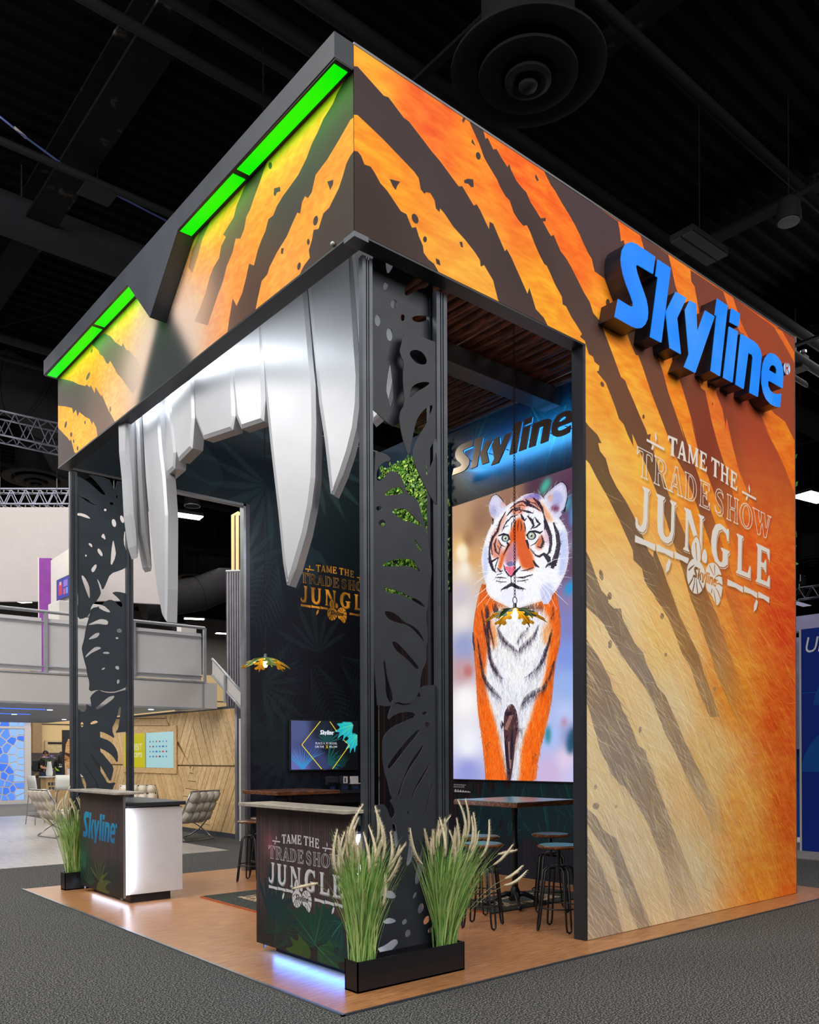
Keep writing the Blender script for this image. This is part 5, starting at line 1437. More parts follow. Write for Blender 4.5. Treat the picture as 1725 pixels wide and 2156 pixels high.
cutplate(mb, [(160, 1080), (185, 1065), (240, 1050), (270, 1080), (300, 1170), (330, 1140), (330, 1085), (282, 1010), (400, 1025), (430, 1150), (440, 1090), (540, 1130), (700, 1250), (740, 1300), (760, 2430), (160, 2430)],
         [[(308, 1195), (332, 1195), (346, 1280), (354, 1350), (345, 1388), (330, 1370), (320, 1280)], [(443, 1285), (465, 1400), (462, 1470), (435, 1520), (415, 1520), (425, 1450), (435, 1370)], [(540, 1240), (562, 1245), (568, 1310), (556, 1420), (540, 1560), (510, 1650), (485, 1668), (482, 1600), (510, 1480), (535, 1380), (548, 1300)], [(230, 1720), (290, 1705), (325, 1720), (340, 1755), (325, 1770), (280, 1765), (220, 1740)], ell(480, 1745, 11, 26, .4), ell(526, 1843, 20, 42, .3), [(240, 1940), (280, 1912), (320, 1920), (345, 1940), (310, 1958), (250, 1960)], ell(403, 1945, 17, 24, .6), ell(428, 2032, 20, 30, .3), ell(570, 1932, 20, 36, .5), ell(596, 2008, 14, 22, .5),
          [(190, 2150), (260, 2120), (310, 2080), (345, 2075), (358, 2100), (330, 2140), (260, 2200), (190, 2240)], ell(446, 2238, 17, 30, .5), ell(532, 2240, 14, 34, .1)], yF, .006, cc_)
mb.build('leaf_screen', SCREENM, colm)
mb = MB()
f0 = lambda P, co=ca, y=yB: [(lambda q: (q[0], y, q[2]))(on(px, py, 1, y)) for px, py in chaikin(crop(P, *co), 1)]
zt_ = zp
outer = f0([(150, 100), (150, 1000), (150, 1560), (210, 1600), (300, 1690), (380, 1745), (440, 1640), (475, 1540), (600, 1500), (712, 1500), (712, 900), (712, 100)])
mb.prism([outer, f0([(300, 250), (385, 262), (370, 330), (318, 412), (300, 340)]), f0(ell(298, 508, 21, 35, .2)), f0(ell(372, 665, 30, 40)), f0(ell(449, 782, 20, 30)), f0(ell(230, 806, 26, 52)), f0(ell(334, 930, 28, 57, -.1)), f0([(342, 1172), (352, 1250), (366, 1400), (368, 1540), (348, 1580), (320, 1480), (303, 1410), (318, 1300)]), f0([(465, 510), (560, 430), (640, 418), (672, 440), (672, 520), (600, 530), (540, 560), (468, 603)]), f0([(525, 785), (560, 765), (640, 762), (675, 772), (675, 800), (600, 825), (545, 815)])], (0, .006, 0))
mb.build('rear_screen', SCREENM, colm)
f1, f2 = (140, 960, 5.99), (140, 1300, 5.675)
far = thing('cutout_column', 'black lattice column with monstera cut-outs at the far end beside pale railing', 'column', (0, 0, 0))
yG = 5.63
for x0, x1 in ((.108, .188), (.768, .848)):
    mb = MB()
    post(mb, x0, x1, yG - .012, yG + .05, .008, zp)
    mb.build('post', DALU, far)
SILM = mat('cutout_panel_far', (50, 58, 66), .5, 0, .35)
mb = MB()
cutplate(mb, [(110, 240), (200, 280), (300, 345), (390, 430), (455, 488), (505, 492), (430, 390), (345, 290), (265, 225), (540, 285), (572, 360), (612, 440), (638, 330), (640, 315), (800, 330), (800, 1380), (745, 1410), (690, 1440), (552, 1485), (505, 1600), (456, 1705), (430, 1610), (380, 1535), (408, 1620), (436, 1720), (425, 1760), (380, 1830), (310, 1895), (300, 1990), (230, 2050), (150, 2058), (140, 1950), (152, 1800), (133, 1640), (110, 1600)],
         [[(132, 480), (180, 518), (260, 572), (340, 618), (405, 622), (320, 600), (260, 540), (190, 515)], [(132, 720), (200, 720), (270, 750), (310, 795), (240, 778), (180, 755), (132, 750)], ell(600, 845, 28, 52, -.2), ell(703, 797, 24, 50, -.3), ell(490, 680, 17, 16), [(435, 1020), (465, 970), (490, 1010), (495, 1060), (460, 1035)], [(395, 1160), (430, 1180), (462, 1240), (447, 1275), (390, 1210)], [(302, 1435), (370, 1357), (388, 1390), (340, 1478)], [(590, 1040), (612, 1140), (630, 1255), (555, 1415), (565, 1200)], [(280, 1095), (325, 1110), (328, 1160), (280, 1120)], [(232, 1240), (265, 1250), (240, 1278)],
          [(180, 1502), (225, 1515), (288, 1630), (298, 1740), (292, 1815), (240, 1680)], [(720, 1090), (728, 960), (742, 945), (762, 975), (765, 1100), (758, 1220)], ell(570, 600, 26, 18, .2), ell(640, 515, 12, 20)], yG, .006, f1)
mb.build('leaf_screen', SILM, far)
ft = lambda P: [((x - 140) * 5.99, (y - 960) * 5.99) for x, y in P]
h2 = lambda P: ft(crop(P, *f2))
mb = MB()
cutplate(mb, ft([(236, 1248), (246, 1245), (272, 1251), (272, 1444), (246, 1456), (226, 1457), (207, 1452), (187, 1457), (189, 1437), (184, 1421), (182, 1405), (178, 1392), (174, 1375), (172, 1363), (177, 1348), (181, 1322), (186, 1305), (190, 1290), (193, 1280), (210, 1277), (222, 1266), (232, 1262), (242, 1266), (250, 1275), (257, 1279), (259, 1273), (252, 1262), (240, 1251)]),
         [h2([(255, 88), (330, 50), (420, 12), (500, 38), (498, 80), (470, 90), (380, 75), (300, 88)]), h2([(258, 265), (310, 215), (360, 183), (405, 185), (370, 240), (300, 258)]), h2([(222, 478), (240, 445), (285, 400), (350, 345), (432, 362), (350, 400), (290, 430), (245, 470)]), h2(ell(632, 157, 32, 24)), h2(ell(605, 247, 18, 12)), h2([(428, 430), (450, 412), (500, 410), (520, 425), (505, 437)]), h2([(415, 625), (440, 600), (468, 600), (445, 625)]), h2([(582, 580), (630, 580), (632, 625), (590, 620)]), h2([(603, 745), (635, 740), (635, 780), (605, 800)]), ft([(205, 1278), (216, 1272), (236, 1290), (222, 1288)])], yG + .008, .006, f1)
mb.build('leaf_screen', SILM, far)
mb = MB()
cutplate(mb, [(282, 945), (375, 860), (450, 895), (560, 905), (640, 880), (760, 855), (760, 1365), (650, 1372), (580, 1382), (620, 1330), (634, 1230), (655, 1100), (648, 1065), (625, 1080), (612, 1170), (575, 1260), (540, 1335), (582, 1450), (520, 1410), (440, 1370), (370, 1362), (315, 1392), (420, 1440), (510, 1470), (580, 1540), (618, 1630), (612, 1750), (560, 1660), (480, 1600), (400, 1560), (330, 1500), (305, 1500), (340, 1560), (420, 1610), (500, 1710), (568, 1790), (550, 1880), (525, 1970), (480, 1890), (400, 1760), (330, 1660), (268, 1600), (300, 1680), (380, 1800), (460, 1920), (490, 1985), (598, 1968), (560, 2020), (545, 2120), (400, 2120), (380, 1990), (320, 1890), (250, 1790), (198, 1702), (220, 1770), (300, 1890), (360, 1990), (378, 2120), (265, 2120), (232, 1970), (192, 1880), (165, 1865), (180, 1930), (240, 2120), (105, 2120), (105, 1060), (180, 1130), (220, 1125), (240, 1085), (236, 1028), (300, 1075), (292, 1000)],
         [[(338, 1085), (400, 1040), (500, 950), (568, 932), (578, 955), (500, 1020), (375, 1102)], ell(187, 1280, 18, 30), [(285, 1260), (330, 1232), (365, 1235), (380, 1252), (340, 1270), (290, 1280)], ell(250, 1388, 22, 11, .3), ell(227, 1463, 24, 18, .4), ell(215, 1533, 22, 12, .3)], yG, .006, f2)
mb.build('leaf_screen', SILM, far)
mb = MB()
q = [on(px, py, 1, yG) for px, py in ((150, 1670), (268, 1670), (268, 1845), (150, 1845))]
P = [(.15, yG, q[0][2]), (.80, yG, q[1][2] - .02), (.80, yG, .02), (.15, yG, .02)]
mb.prism([P, [(.38 + .06 * math.cos(t), yG, .6 + .12 * math.sin(t)) for t in np.linspace(0, 6.28, 10, endpoint=False)]], (0, .006, 0))
mb.build('leaf_screen', SILM, far)

# ------------------------------------------------------------------ fangs: a row that curves back at both ends
ct = (240, 500, 2.5667)


def jawx(y):
    return .20 + .19 * (y - 2.85) ** 2


def jaw_hit(px, py):
    d = ray(px, py)
    lo, hi = 3.0, 16.0
    f = lambda t: (CAM + d * t)[0] - jawx((CAM + d * t)[1])
    # first crossing along the ray
    ts = np.linspace(4, 13, 400)
    v = [f(t) for t in ts]
    for a, b, va, vb in zip(ts[:-1], ts[1:], v[:-1], v[1:]):
        if va < 0 <= vb or vb < 0 <= va:
            for _ in range(40):
                m = (a + b) / 2
                if (f(m) < 0) == (va < 0):
                    a = m
                else:
                    b = m
            return CAM + d * (a + b) / 2
    k = int(np.argmin(np.abs(v)))
    return CAM + d * ts[k]


FANGS = [
    ('long white fang, second from the near corner column', [(1035, 245), (1050, 400), (1090, 700), (1110, 900), (1140, 1100), (1172, 1385), (1190, 1392), (1240, 1280), (1280, 1160), (1312, 1030), (1328, 900), (1333, 750), (1322, 600), (1300, 400), (1283, 60)]),
    ('longest white fang, broad blade left of the corner column', [(775, 440), (800, 620), (820, 850), (850, 1150), (890, 1500), (915, 1760), (935, 1878), (947, 1882), (985, 1790), (1040, 1600), (1070, 1450), (1088, 1300), (1094, 1000), (1090, 800), (1075, 650), (1045, 440), (1030, 250)]),
    ('short blunt white tooth right of the mouth centre', [(637, 545), (645, 800), (662, 970), (690, 1035), (812, 993), (820, 880), (800, 650), (775, 440)]),
    ('wide blunt white tooth at the mouth centre', [(425, 705), (435, 850), (442, 975), (488, 1092), (644, 1040), (658, 965), (652, 800), (637, 545)]),
    ('blunt white tooth left of the mouth centre', [(295, 805), (320, 1000), (335, 1130), (354, 1212), (425, 1140), (438, 975), (424, 705)]),
    ('small blunt white tooth beside the far long fang', [(230, 858), (255, 1050), (270, 1200), (278, 1298), (330, 1250), (336, 1160), (320, 1000), (295, 805)]),
    ('long white fang at the far end of the mouth', [(150, 935), (175, 1300), (200, 1600), (235, 1900), (262, 2040), (287, 2078), (291, 1900), (293, 1500), (280, 1300), (262, 1150), (230, 858)]),
    ('slim white fang, second from the far end', [(110, 965), (130, 1300), (150, 1600), (185, 1780), (200, 1803), (204, 1780), (190, 1550), (172, 1250), (150, 935)]),
    ('slimmest white fang at the far end of the row', [(52, 1035), (60, 1150), (75, 1300), (85, 1500), (108, 1670), (128, 1732), (132, 1700), (128, 1550), (122, 1300), (110, 965)]),
    ('narrow white fang tucked behind the corner column post', [(1283, 60), (1300, 320), (1325, 600), (1345, 720), (1400, 1000), (1470, 940), (1520, 700), (1550, 300), (1560, -20)]),
]
for lab, P in FANGS:
    px = crop(P, *ct)
    xs = [p[0] for p in px]
    ym = np.mean([p[1] for p in px])
    a, b = jaw_hit(min(xs), ym), jaw_hit(max(xs), ym)
    dirv = np.array([b[0] - a[0], b[1] - a[1], 0])
    dirv /= np.linalg.norm(dirv)
    n = np.cross(dirv, (0, 0, 1.0))
    if np.dot(n, CAM - a) < 0:
        n = -n
    p0 = (a + b) / 2
    Q = np.array([on_pl(x, y, p0, n) for x, y in px])
    Q[:, 2] = np.where(Q[:, 2] > 4.72, np.maximum(Q[:, 2], 5.25), Q[:, 2])      # roots run up inside the header
    cen = Q.mean(0)
    th = .10
    ins = []
    m = len(Q)
    for i in range(m):
        p, q, r = Q[i - 1], Q[i], Q[(i + 1) % m]
        e1, e2 = q - p, r - q
        e1, e2 = e1 / (np.linalg.norm(e1) + 1e-9), e2 / (np.linalg.norm(e2) + 1e-9)
        bis = np.cross(n, e1) + np.cross(n, e2)
        bis /= np.linalg.norm(bis) + 1e-9
        if np.dot(bis, cen - q) < 0:
            bis = -bis
        ins.append(q + bis * .034)
    ins = np.array(ins)
    back = Q - n * th
    mb = MB()
    tr = tessellate_polygon([[Vector(p) for p in ins]])
    vs = list(ins + n * .018) + list(Q) + list(back)
    fs = [tuple(t) for t in tr] + [tuple(i + 2 * m for i in t[::-1]) for t in tr]
    for i in range(m):
        j = (i + 1) % m
        fs += [(i, j, j + m, i + m), (i + m, j + m, j + 2 * m, i + 2 * m)]
    mb.add(vs, fs)
    o = mb.build('fang', TOOTH)
    tag(o, lab, 'fang', 'fangs hanging in the tiger mouth')
# light rails hidden behind the lower edge of the face
for y0, y1, pw in ((.25, 2.75, 10), (2.9, 5.3, 10)):
    area('mouth_light', (.16, (y0 + y1) / 2, 4.93), (1.0, (y0 + y1) / 2, 4.35), y1 - y0, .05, pw, (.92, .97, 1.0))

# ------------------------------------------------------------------ reception counters
def counter(dy, label, pm, glow, pw):
    c = thing('reception_counter', label, 'counter', (0, dy, 0))
    uvc = lambda co: (1 - (co.y - 4.085) / 1.235, (co.z - .08) / 1.045)
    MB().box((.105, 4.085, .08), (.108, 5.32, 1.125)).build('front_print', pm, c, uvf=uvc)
    MB().box((.108, 4.085, .08), (.135, 5.32, 1.125)).build('front_board', ALU, c)
    mb = MB().box((-.005, 4.02, 1.128), (.30, 5.40, 1.152), .003)
    mb.build('top_shelf', mat('raw_metal_top', (176, 168, 156), .4, .3, .5, var=.25, nscale=14), c)
    MB().box((.175, 4.135, .10), (.768, 5.28, .985), .003).build('cabinet', WHITE, c)
    MB().box((.15, 4.09, 1.0), (.79, 5.31, 1.04), .006).build('worktop', BLACK, c)
    MB().box((.18, 4.14, .985), (.74, 5.26, 1.0)).build('worktop_riser', CHAR, c)
    MB().box((.138, 4.088, .11), (.176, 4.134, .98)).build('light_strip', LEDW, c)
    MB().box((.225, 4.2, .008), (.66, 5.23, .10)).build('plinth', mat('plinth_metal', (46, 48, 58), .25, .6, .5), c)
    for y in (4.16, 5.22):
        MB().box((.116, y, .05), (.13, y + .02, .08)).build('hook', ALU, c)
    area('counter_glow', (.20, 4.70 + dy, .088), (-.12, 4.70 + dy, 0), 1.05, .05, pw, glow)
    area('counter_glow', (.45, 4.15 + dy, .098), (.45, 4.0 + dy, 0), .4, .05, pw * .22, glow)
    # lamp added beside the vertical light strip to lighten the end of the cabinet
    area('strip_fill', (.185, 4.085 + dy, .55), (.62, 4.15 + dy, .55), .05, .8, pw * .45, (.9, .94, 1.0))
    return c


counter(0, 'white counter with blue wordmark print beside the far column', M_C1, (.62, .76, 1.0), 1.8)
counter(-3.885, 'counter with white campaign lettering and leaf print behind the near grass', M_C2, (.06, .25, 1.0), 6.5)

# ------------------------------------------------------------------ planters and grasses
PL = mat('planter_black', (22, 23, 28), .35, 0, .45)


def planter(y, label, x1=.918):
    p = thing('planter_box', label, 'planter', (0, y, 0))
    t = .008
    mb = MB()
    mb.box((-.012, 0, .009), (x1, t, .205)).box((-.012, .138 - t, .009), (x1, .138, .205)).box((-.012, 0, .009), (-.012 + t, .138, .205)).box((x1 - t, 0, .009), (x1, .138, .205)).box((-.012, 0, .009), (x1, .138, .02))
    mb.build('trough', PL, p)
    MB().box((0, .01, .02), (x1 - .01, .128, .165)).build('filler', mat('planter_moss', (20, 26, 20), .9), p)
    return p


planter(-.021, 'long black planter trough at the foot of the near column')
planter(5.48, 'long black planter trough at the foot of the far column')


def grass_mat(name, a, b, c):
    m = bpy.data.materials.new(name)
    m.use_nodes = True
    nt = m.node_tree
    bs = nt.nodes['Principled BSDF']
    bs.inputs['Roughness'].default_value = .5
    g = nt.nodes.new('ShaderNodeNewGeometry')
    cr = nt.nodes.new('ShaderNodeValToRGB')
    cr.color_ramp.elements[0].color, cr.color_ramp.elements[1].color = lin(a), lin(c)
    e_ = cr.color_ramp.elements.new(.5)
    e_.color = lin(b)
    nt.links.new(g.outputs['Random Per Island'], cr.inputs['Fac'])
    nt.links.new(cr.outputs['Color'], bs.inputs['Base Color'])
    return m


GRASS = grass_mat('grass_blades', (104, 160, 76), (160, 200, 112), (204, 222, 148))
PLUME = mat('seed_plume', (216, 204, 176), .9, 0, .1, var=.15, nscale=30)
STALK = mat('stalk', (150, 172, 98), .7)


def grass(base, seed, lean, spread, h, label, nblades=420, nplume=24, extra=()):
    r = random.Random(seed)
    g = thing('fountain_grass', label, 'plant', base)
    mb = MB()

    def curve(h_, ang, out, droop, x0, y0, n=7):
        P = []
        for k in range(n):
            t = k / (n - 1)
            o_ = out * (t ** 1.15) + lean[0] * 0
            P.append(np.array([x0 + math.cos(ang) * o_ + lean[0] * t * t, y0 + math.sin(ang) * o_ + lean[1] * t * t, h_ * (t - droop * t ** 4)]))
        return P
    for k in range(nblades):
        ang = r.random() * 6.283
        hh = h * (.68 + .38 * r.random())
        out = spread * (r.random() ** .6) * 1.05
        x0, y0 = r.gauss(0, .035), r.gauss(0, .022)
        x0, y0 = max(-.07, min(.07, x0)), max(-.045, min(.045, y0))
        P = curve(hh, ang, out, .12 + .18 * r.random(), x0, y0)
        P = [np.array([p[0] * 1.0, y0 + (p[1] - y0) * (.12 if p[1] > 0 else 1.0), p[2]]) for p in P]
        w = .0036 + .003 * r.random()
        sd = np.array([math.cos(ang + 1.57), math.sin(ang + 1.57), 0]) * .75 + np.array([.76, -.64, 0]) * .35
        vs, fs = [], []
        for i, p in enumerate(P):
            t = i / (len(P) - 1)
            ww = w * (1 - .85 * t ** 2)
            vs += [p - sd * ww, p + sd * ww]
        for i in range(len(P) - 1):
            fs.append((2 * i, 2 * i + 1, 2 * i + 3, 2 * i + 2))
        mb.add(vs, fs)
    o = mb.build('blades', GRASS, g)
    o['kind'] = 'stuff'
    protos = []
    for v in range(4):      # four plume shapes shared by all the plumes
        m2 = MB()
        L = .17 + .022 * v
        path = [(0, .05 * v * t * t, L * t) for t in np.linspace(0, 1, 9)]
        m2.tube(path, [.002 + .0075 * math.sin(math.pi * min(1, .12 + .86 * t)) ** .7 for t in np.linspace(0, 1, 9)], 7)
        for q in range(260):
            t = r.random()
            a = r.random() * 6.283
            rr = .009 * math.sin(math.pi * min(1, .1 + .88 * t)) ** .7
            c0 = np.array([math.cos(a) * rr * .6, math.sin(a) * rr * .6 + .05 * v * t * t, L * t])
            c1_ = np.array([math.cos(a) * (rr + .010), math.sin(a) * (rr + .010) + .05 * v * t * t, L * t + .018])
            tq = np.array([-math.sin(a), math.cos(a), 0]) * .0011
            m2.add([c0 - tq, c0 + tq, c1_], [(0, 1, 2)])
        tmp = m2.build('plume', PLUME, None, smooth=True)
        protos.append(tmp.data)
        bpy.data.objects.remove(tmp)
    st = MB()
    for k in range(nplume + len(extra)):
        if k < nplume:
            ang = r.random() * 6.283
            out = spread * (.15 + .8 * r.random())
            hh = h * (.74 + .22 * r.random())
            P = curve(hh, ang, out, .10 + .12 * r.random(), r.gauss(0, .02), r.gauss(0, .012))
            P = [np.array([p[0], p[1] * (.12 if p[1] > 0 else 1.0), p[2]]) for p in P]
        else:
            e = extra[k - nplume]
            P = [np.array([e[0] * t ** 1.3, e[1] * t ** 1.3, e[2] * (t * 1.22 - .22 * t ** 4)]) for t in np.linspace(0, 1, 7)]
        st.tube(P, .0014, 4)
        d = P[-1] - P[-2]
        d = d / np.linalg.norm(d)
        if k >= nplume:
            d = np.array(extra[k - nplume][3])
        ob = link('plume', protos[k % 4], g)
        ob.location = P[-1] - d * .01
        ob.rotation_euler = Vector(d).to_track_quat('Z', 'Y').to_euler()
    so = st.build('stalks', STALK, g)
    so['kind'] = 'stuff'
    return g


grass((.072, .048, .165), 3, (0, 0), .27, .95, 'grass clump with pale plumes in front of the campaign counter', 430, 24, [(-.36, -.02, .56, (-.93, .1, -.1)), (.05, -.16, .40, (.1, -.3, .9))])
grass((.80, .048, .165), 11, (.08, 0), .36, .93, 'grass clump with pale plumes at the right end of the near planter', 470, 24, [(.50, -.04, .62, (.95, -.1, .1)), (.55, -.06, .44, (.98, 0, .15)), (.50, -.10, .40, (.98, -.1, -.05)), (-.30, -.10, .62, (-.8, -.1, .5))])
grass((.10, 5.548, .165), 23, (-.02, -.04), .27, .93, 'grass clump with pale plumes in front of the far column', 380, 22, [(.3, -.2, .5, (.5, -.2, .6))])

# ------------------------------------------------------------------ bar tables
def bar_table_base(t, zt):
    mb = MB()
    mb.lathe([(.028, .12), (.032, .2), (.028, .3), (.036, .34), (.028, .38), (.026, .55), (.034, .58), (.036, .61), (.026, .64), (.024, zt - .1), (.03, zt - .08), (.03, zt)], (0, 0, 0), 16)
    mb.build('pedestal', IRON, t, smooth=True, auto=40)
    MB().lathe([(.05, .07), (.055, .10), (.05, .15), (.03, .2)], (0, 0, 0), 16).build('hub', IRON, t, smooth=True, auto=40)
    for k in range(4):
        a = k * math.pi / 2 + .9
        d = np.array([math.cos(a), math.sin(a), 0])
        P = [d * r_ + np.array([0, 0, z]) for r_, z in ((.02, .12), (.09, .125), (.16, .095), (.23, .045), (.29, .03), (.31, .028))]
        MB().tube(P, [.03, .028, .022, .018, .026, .02], 8).build('foot', IRON, t, smooth=True)
    MB().box((-.14, -.14, zt - .012), (.14, .14, zt)).build('mount_plate', IRON, t)


t = thing('bar_table', 'square dark wood bar table with a painted blue reflection in front of the tiger screen', 'table', (3.048, 1.472, .008))
MB().box((-.432, -.428, 1.012), (.432, .428, 1.060), .006).build('tabletop', DWOOD, t)
TEALREFL = mat('teal_reflection', (58, 140, 162), .28, 0, .5, var=.16, nscale=4)  # teal colour stands in for blue light reflected in the wooden tops
MB().box((-.424, -.420, 1.058), (.424, .420, 1.063), .002).build('painted_reflection', TEALREFL, t)
bar_table_base(t, 1.012)
t = thing('bar_table', 'dark wood bar table in front of the jungle wall', 'table', (2.58, 4.86, .008))
MB().box((-.46, -.42, 1.03), (.46, .42, 1.075), .006).build('tabletop', DWOOD, t)
bar_table_base(t, 1.03)


def stool(label, loc, rz, group, h=.725, teal=True):
    s = thing('bar_stool', label, 'stool', loc, rz, group)
    MB().lathe([(.02, h - .03), (.165, h - .03), (.182, h - .022), (.185, h - .012), (.178, h - .004), (.165, h), (.02, h)], (0, 0, 0), 28).build('seat', DWOOD, s, smooth=True, auto=50)
    if teal:
        MB().lathe([(.004, h - .002), (.158, h - .002), (.164, h + .001), (.004, h + .0025)], (0, 0, 0), 28).build('seat_reflection', TEALREFL, s, smooth=True, auto=40)  # thin disc carrying the same reflection as colour
    MB().lathe([(.012, h - .22), (.012, h - .04), (.045, h - .035), (.045, h - .03)], (0, 0, 0), 12).build('screw_post', IRON, s, smooth=True, auto=40)
    MB().lathe([(.02, h - .225), (.055, h - .22), (.055, h - .18), (.04, h - .172), (.02, h - .172)], (0, 0, 0), 16).build('hub', IRON, s, smooth=True, auto=40)
    for k in range(4):
        a = k * math.pi / 2 + math.pi / 4
        d = np.array([math.cos(a), math.sin(a), 0])
        w = np.array([-math.sin(a), math.cos(a), 0])
        P = [d * .04 + w * .02 + (0, 0, h - .2), d * .10 + w * .022 + (0, 0, h - .19), d * .135 + w * .022 + (0, 0, h - .22), d * .19 + w * .022 + (0, 0, .06), d * .197 + w * .018 + (0, 0, .018), d * .2 + (0, 0, .007), d * .197 - w * .018 + (0, 0, .018), d * .19 - w * .022 + (0, 0, .06), d * .135 - w * .022 + (0, 0, h - .22), d * .10 - w * .022 + (0, 0, h - .19), d * .04 - w * .02 + (0, 0, h - .2)]
        MB().tube(P, .0088, 7).build('hairpin_leg', IRON, s, smooth=True)
    for r_, z in ((.178, .20), ):
        MB().tube([(r_ * math.cos(q), r_ * math.sin(q), z) for q in np.linspace(0, 6.2832, 28, endpoint=False)], .0065, 6, True).build('foot_ring', IRON, s, smooth=True)
    return s


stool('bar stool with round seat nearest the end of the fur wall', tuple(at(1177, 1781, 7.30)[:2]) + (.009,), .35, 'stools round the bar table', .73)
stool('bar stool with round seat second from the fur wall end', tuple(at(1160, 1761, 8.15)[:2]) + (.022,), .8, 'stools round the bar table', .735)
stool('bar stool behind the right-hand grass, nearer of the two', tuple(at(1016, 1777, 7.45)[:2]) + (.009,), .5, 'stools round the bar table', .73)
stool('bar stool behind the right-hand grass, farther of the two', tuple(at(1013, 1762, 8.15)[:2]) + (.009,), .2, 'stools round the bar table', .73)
stool('bar stool with wood seat left of the campaign counter', (1.95, 4.72, .009), .6, 'stools by the jungle wall table', .73, False)
stool('bar stool half hidden behind the campaign counter', (2.28, 4.98, .009), .2, 'stools by the jungle wall table', .74, False)

# ------------------------------------------------------------------ rugs
RUG = ramp_mat('rug_weave', [(.35, (44, 50, 48)), (.5, (62, 66, 62)), (.65, (84, 84, 78))], (1, 1, 1), scale=60, detail=3, rough=.95, spec=.05)
RUGB = ramp_mat('rug_inlay', [(.42, (150, 128, 102)), (.5, (196, 172, 140)), (.58, (70, 66, 62))], (1, 1, 1), scale=16, detail=1, rough=.95, spec=.05)
RUGO = mat('rug_binding', (176, 92, 52), .9)


def rug(label, x0, y0, x1, y1):
    r_ = thing('area_rug', label, 'rug', (0, 0, .008))
    MB().box((x0, y0, 0), (x1, y1, .012), .004).build('weave', RUG, r_)
    for a, b in (((x0 - .012, y0), (x0 + .006, y1)), ((x1 - .006, y0), (x1 + .012, y1))):
        mb = MB()
        n = 40
        for k in range(n):
            y = a[1] + (b[1] - a[1]) * k / n
            mb.box((a[0], y, .0), (b[0], y + (b[1] - a[1]) / n * .6, .015))
        so = mb.build('stitched_edge', RUGO, r_)
        so['kind'] = 'stuff'
    cx, cy = (x0 + x1) / 2, (y0 + y1) / 2
    w, h = (x1 - x0) * .28, (y1 - y0) * .30
    mb = MB()
    mb.prism([[(cx - w, cy - h, .012), (cx + w, cy - h, .012), (cx + w, cy + h, .012), (cx - w, cy + h, .012)], [(cx - w * .6, cy - h * .6, .012), (cx + w * .6, cy - h * .6, .012), (cx + w * .6, cy + h * .6, .012), (cx - w * .6, cy + h * .6, .012)]], (0, 0, .002))
    mb.build('inlay', RUGB, r_)


rug('grey rug with orange edge left of the campaign counter', .93, 2.45, 2.15, 4.05)
rug('grey rug with pale inlay under the bar table by the screen', 2.55, 1.32, 4.12, 2.0)

# ------------------------------------------------------------------ pendant leaf lamps
LEAFG = mat('lamp_leaf_green', (96, 122, 52), .45, .2, .4, var=.15)
LEAFY = mat('lamp_leaf_gold', (188, 158, 40), .4, .3, .4, var=.15)
BULB = mat('warm_bulb', (255, 220, 160), em=(255, 190, 90), es=16, var=0)
LF = [(0, -.02), (.05, -.05), (.10, -.09), (.13, -.07), (.12, -.035), (.16, -.045), (.19, -.10), (.23, -.085), (.21, -.03), (.25, -.04), (.28, -.075), (.31, -.05), (.28, -.012), (.35, 0), (.28, .012), (.31, .05), (.28, .075), (.25, .04), (.21, .03), (.23, .085), (.19, .10), (.16, .045), (.12, .035), (.13, .07), (.10, .09), (.05, .05), (0, .02)]
CHAIN = mat('black_chain', (26, 24, 24), .4, .6, .5)


def leaf_lamp(label, loc, top):
    L = thing('pendant_lamp', label, 'lamp', loc)
    n = 6
    for k in range(n):
        a = 2 * math.pi * k / n + .25
        mb = MB()
        pts = [(x, y) for x, y in chaikin(LF, 1)]

        def put(x, y, o_):
            rr = .035 + x * .86
            z = .07 - 1.15 * x * x - .06 * x + .25 * y * y + o_
            return (rr * math.cos(a) - y * math.sin(a), rr * math.sin(a) + y * math.cos(a), z)
        tr = tessellate_polygon([[Vector((x, y, 0)) for x, y in pts]])
        m = len(pts)
        up = [put(x, y, .0022) for x, y in pts]
        dn = [put(x, y, 0) for x, y in pts]
        mb.add(up + dn, [tuple(t_) for t_ in tr] + [(i, (i + 1) % m, (i + 1) % m + m, i + m) for i in range(m)])
        mb.cur = 1
        mb.add(dn, [tuple(t_[::-1]) for t_ in tr])
        mb.build('leaf', [LEAFG, LEAFY], L)
    MB().lathe([(.002, .075), (.04, .075), (.042, .068), (.002, .066)], (0, 0, 0), 16).build('collar', ALU, L, smooth=True, auto=40)
    MB().lathe([(.004, .075), (.018, .075), (.018, .115), (.008, .125), (.002, .125)], (0, 0, 0), 12).build('socket', ALU, L, smooth=True, auto=40)
    MB().lathe([(.003, .068), (.013, .06), (.022, .035), (.03, -.005), (.027, -.03), (.015, -.046), (.002, -.05)], (0, 0, 0), 16).build('bulb', BULB, L, smooth=True)
    MB().tube([(.03 * math.cos(q), 0, .15 + .035 * math.sin(q)) for q in np.linspace(0, 6.283, 18, endpoint=False)], .004, 6, True).build('ring', IRON, L, smooth=True)
    mb = MB()
    z = .18
    k = 0
    H = top - loc[2]
    while z < H:
        P = [(.010 * math.cos(q), 0, z + .021 + .019 * math.sin(q)) if k % 2 else (0, .010 * math.cos(q), z + .021 + .019 * math.sin(q)) for q in np.linspace(0, 6.283, 10, endpoint=False)]
        mb.tube(P, .0034, 5, True)
        z += .032
        k += 1
    mb.build('chain', CHAIN, L, smooth=True)
    pl = bpy.data.lights.new('bulb_light', 'POINT')
    pl.energy, pl.color, pl.shadow_soft_size = 3.5, (1, .62, .25), .035
    po = bpy.data.objects.new('bulb_light', pl)
    COL.objects.link(po)
    po.location = (loc[0], loc[1], loc[2] - .09)


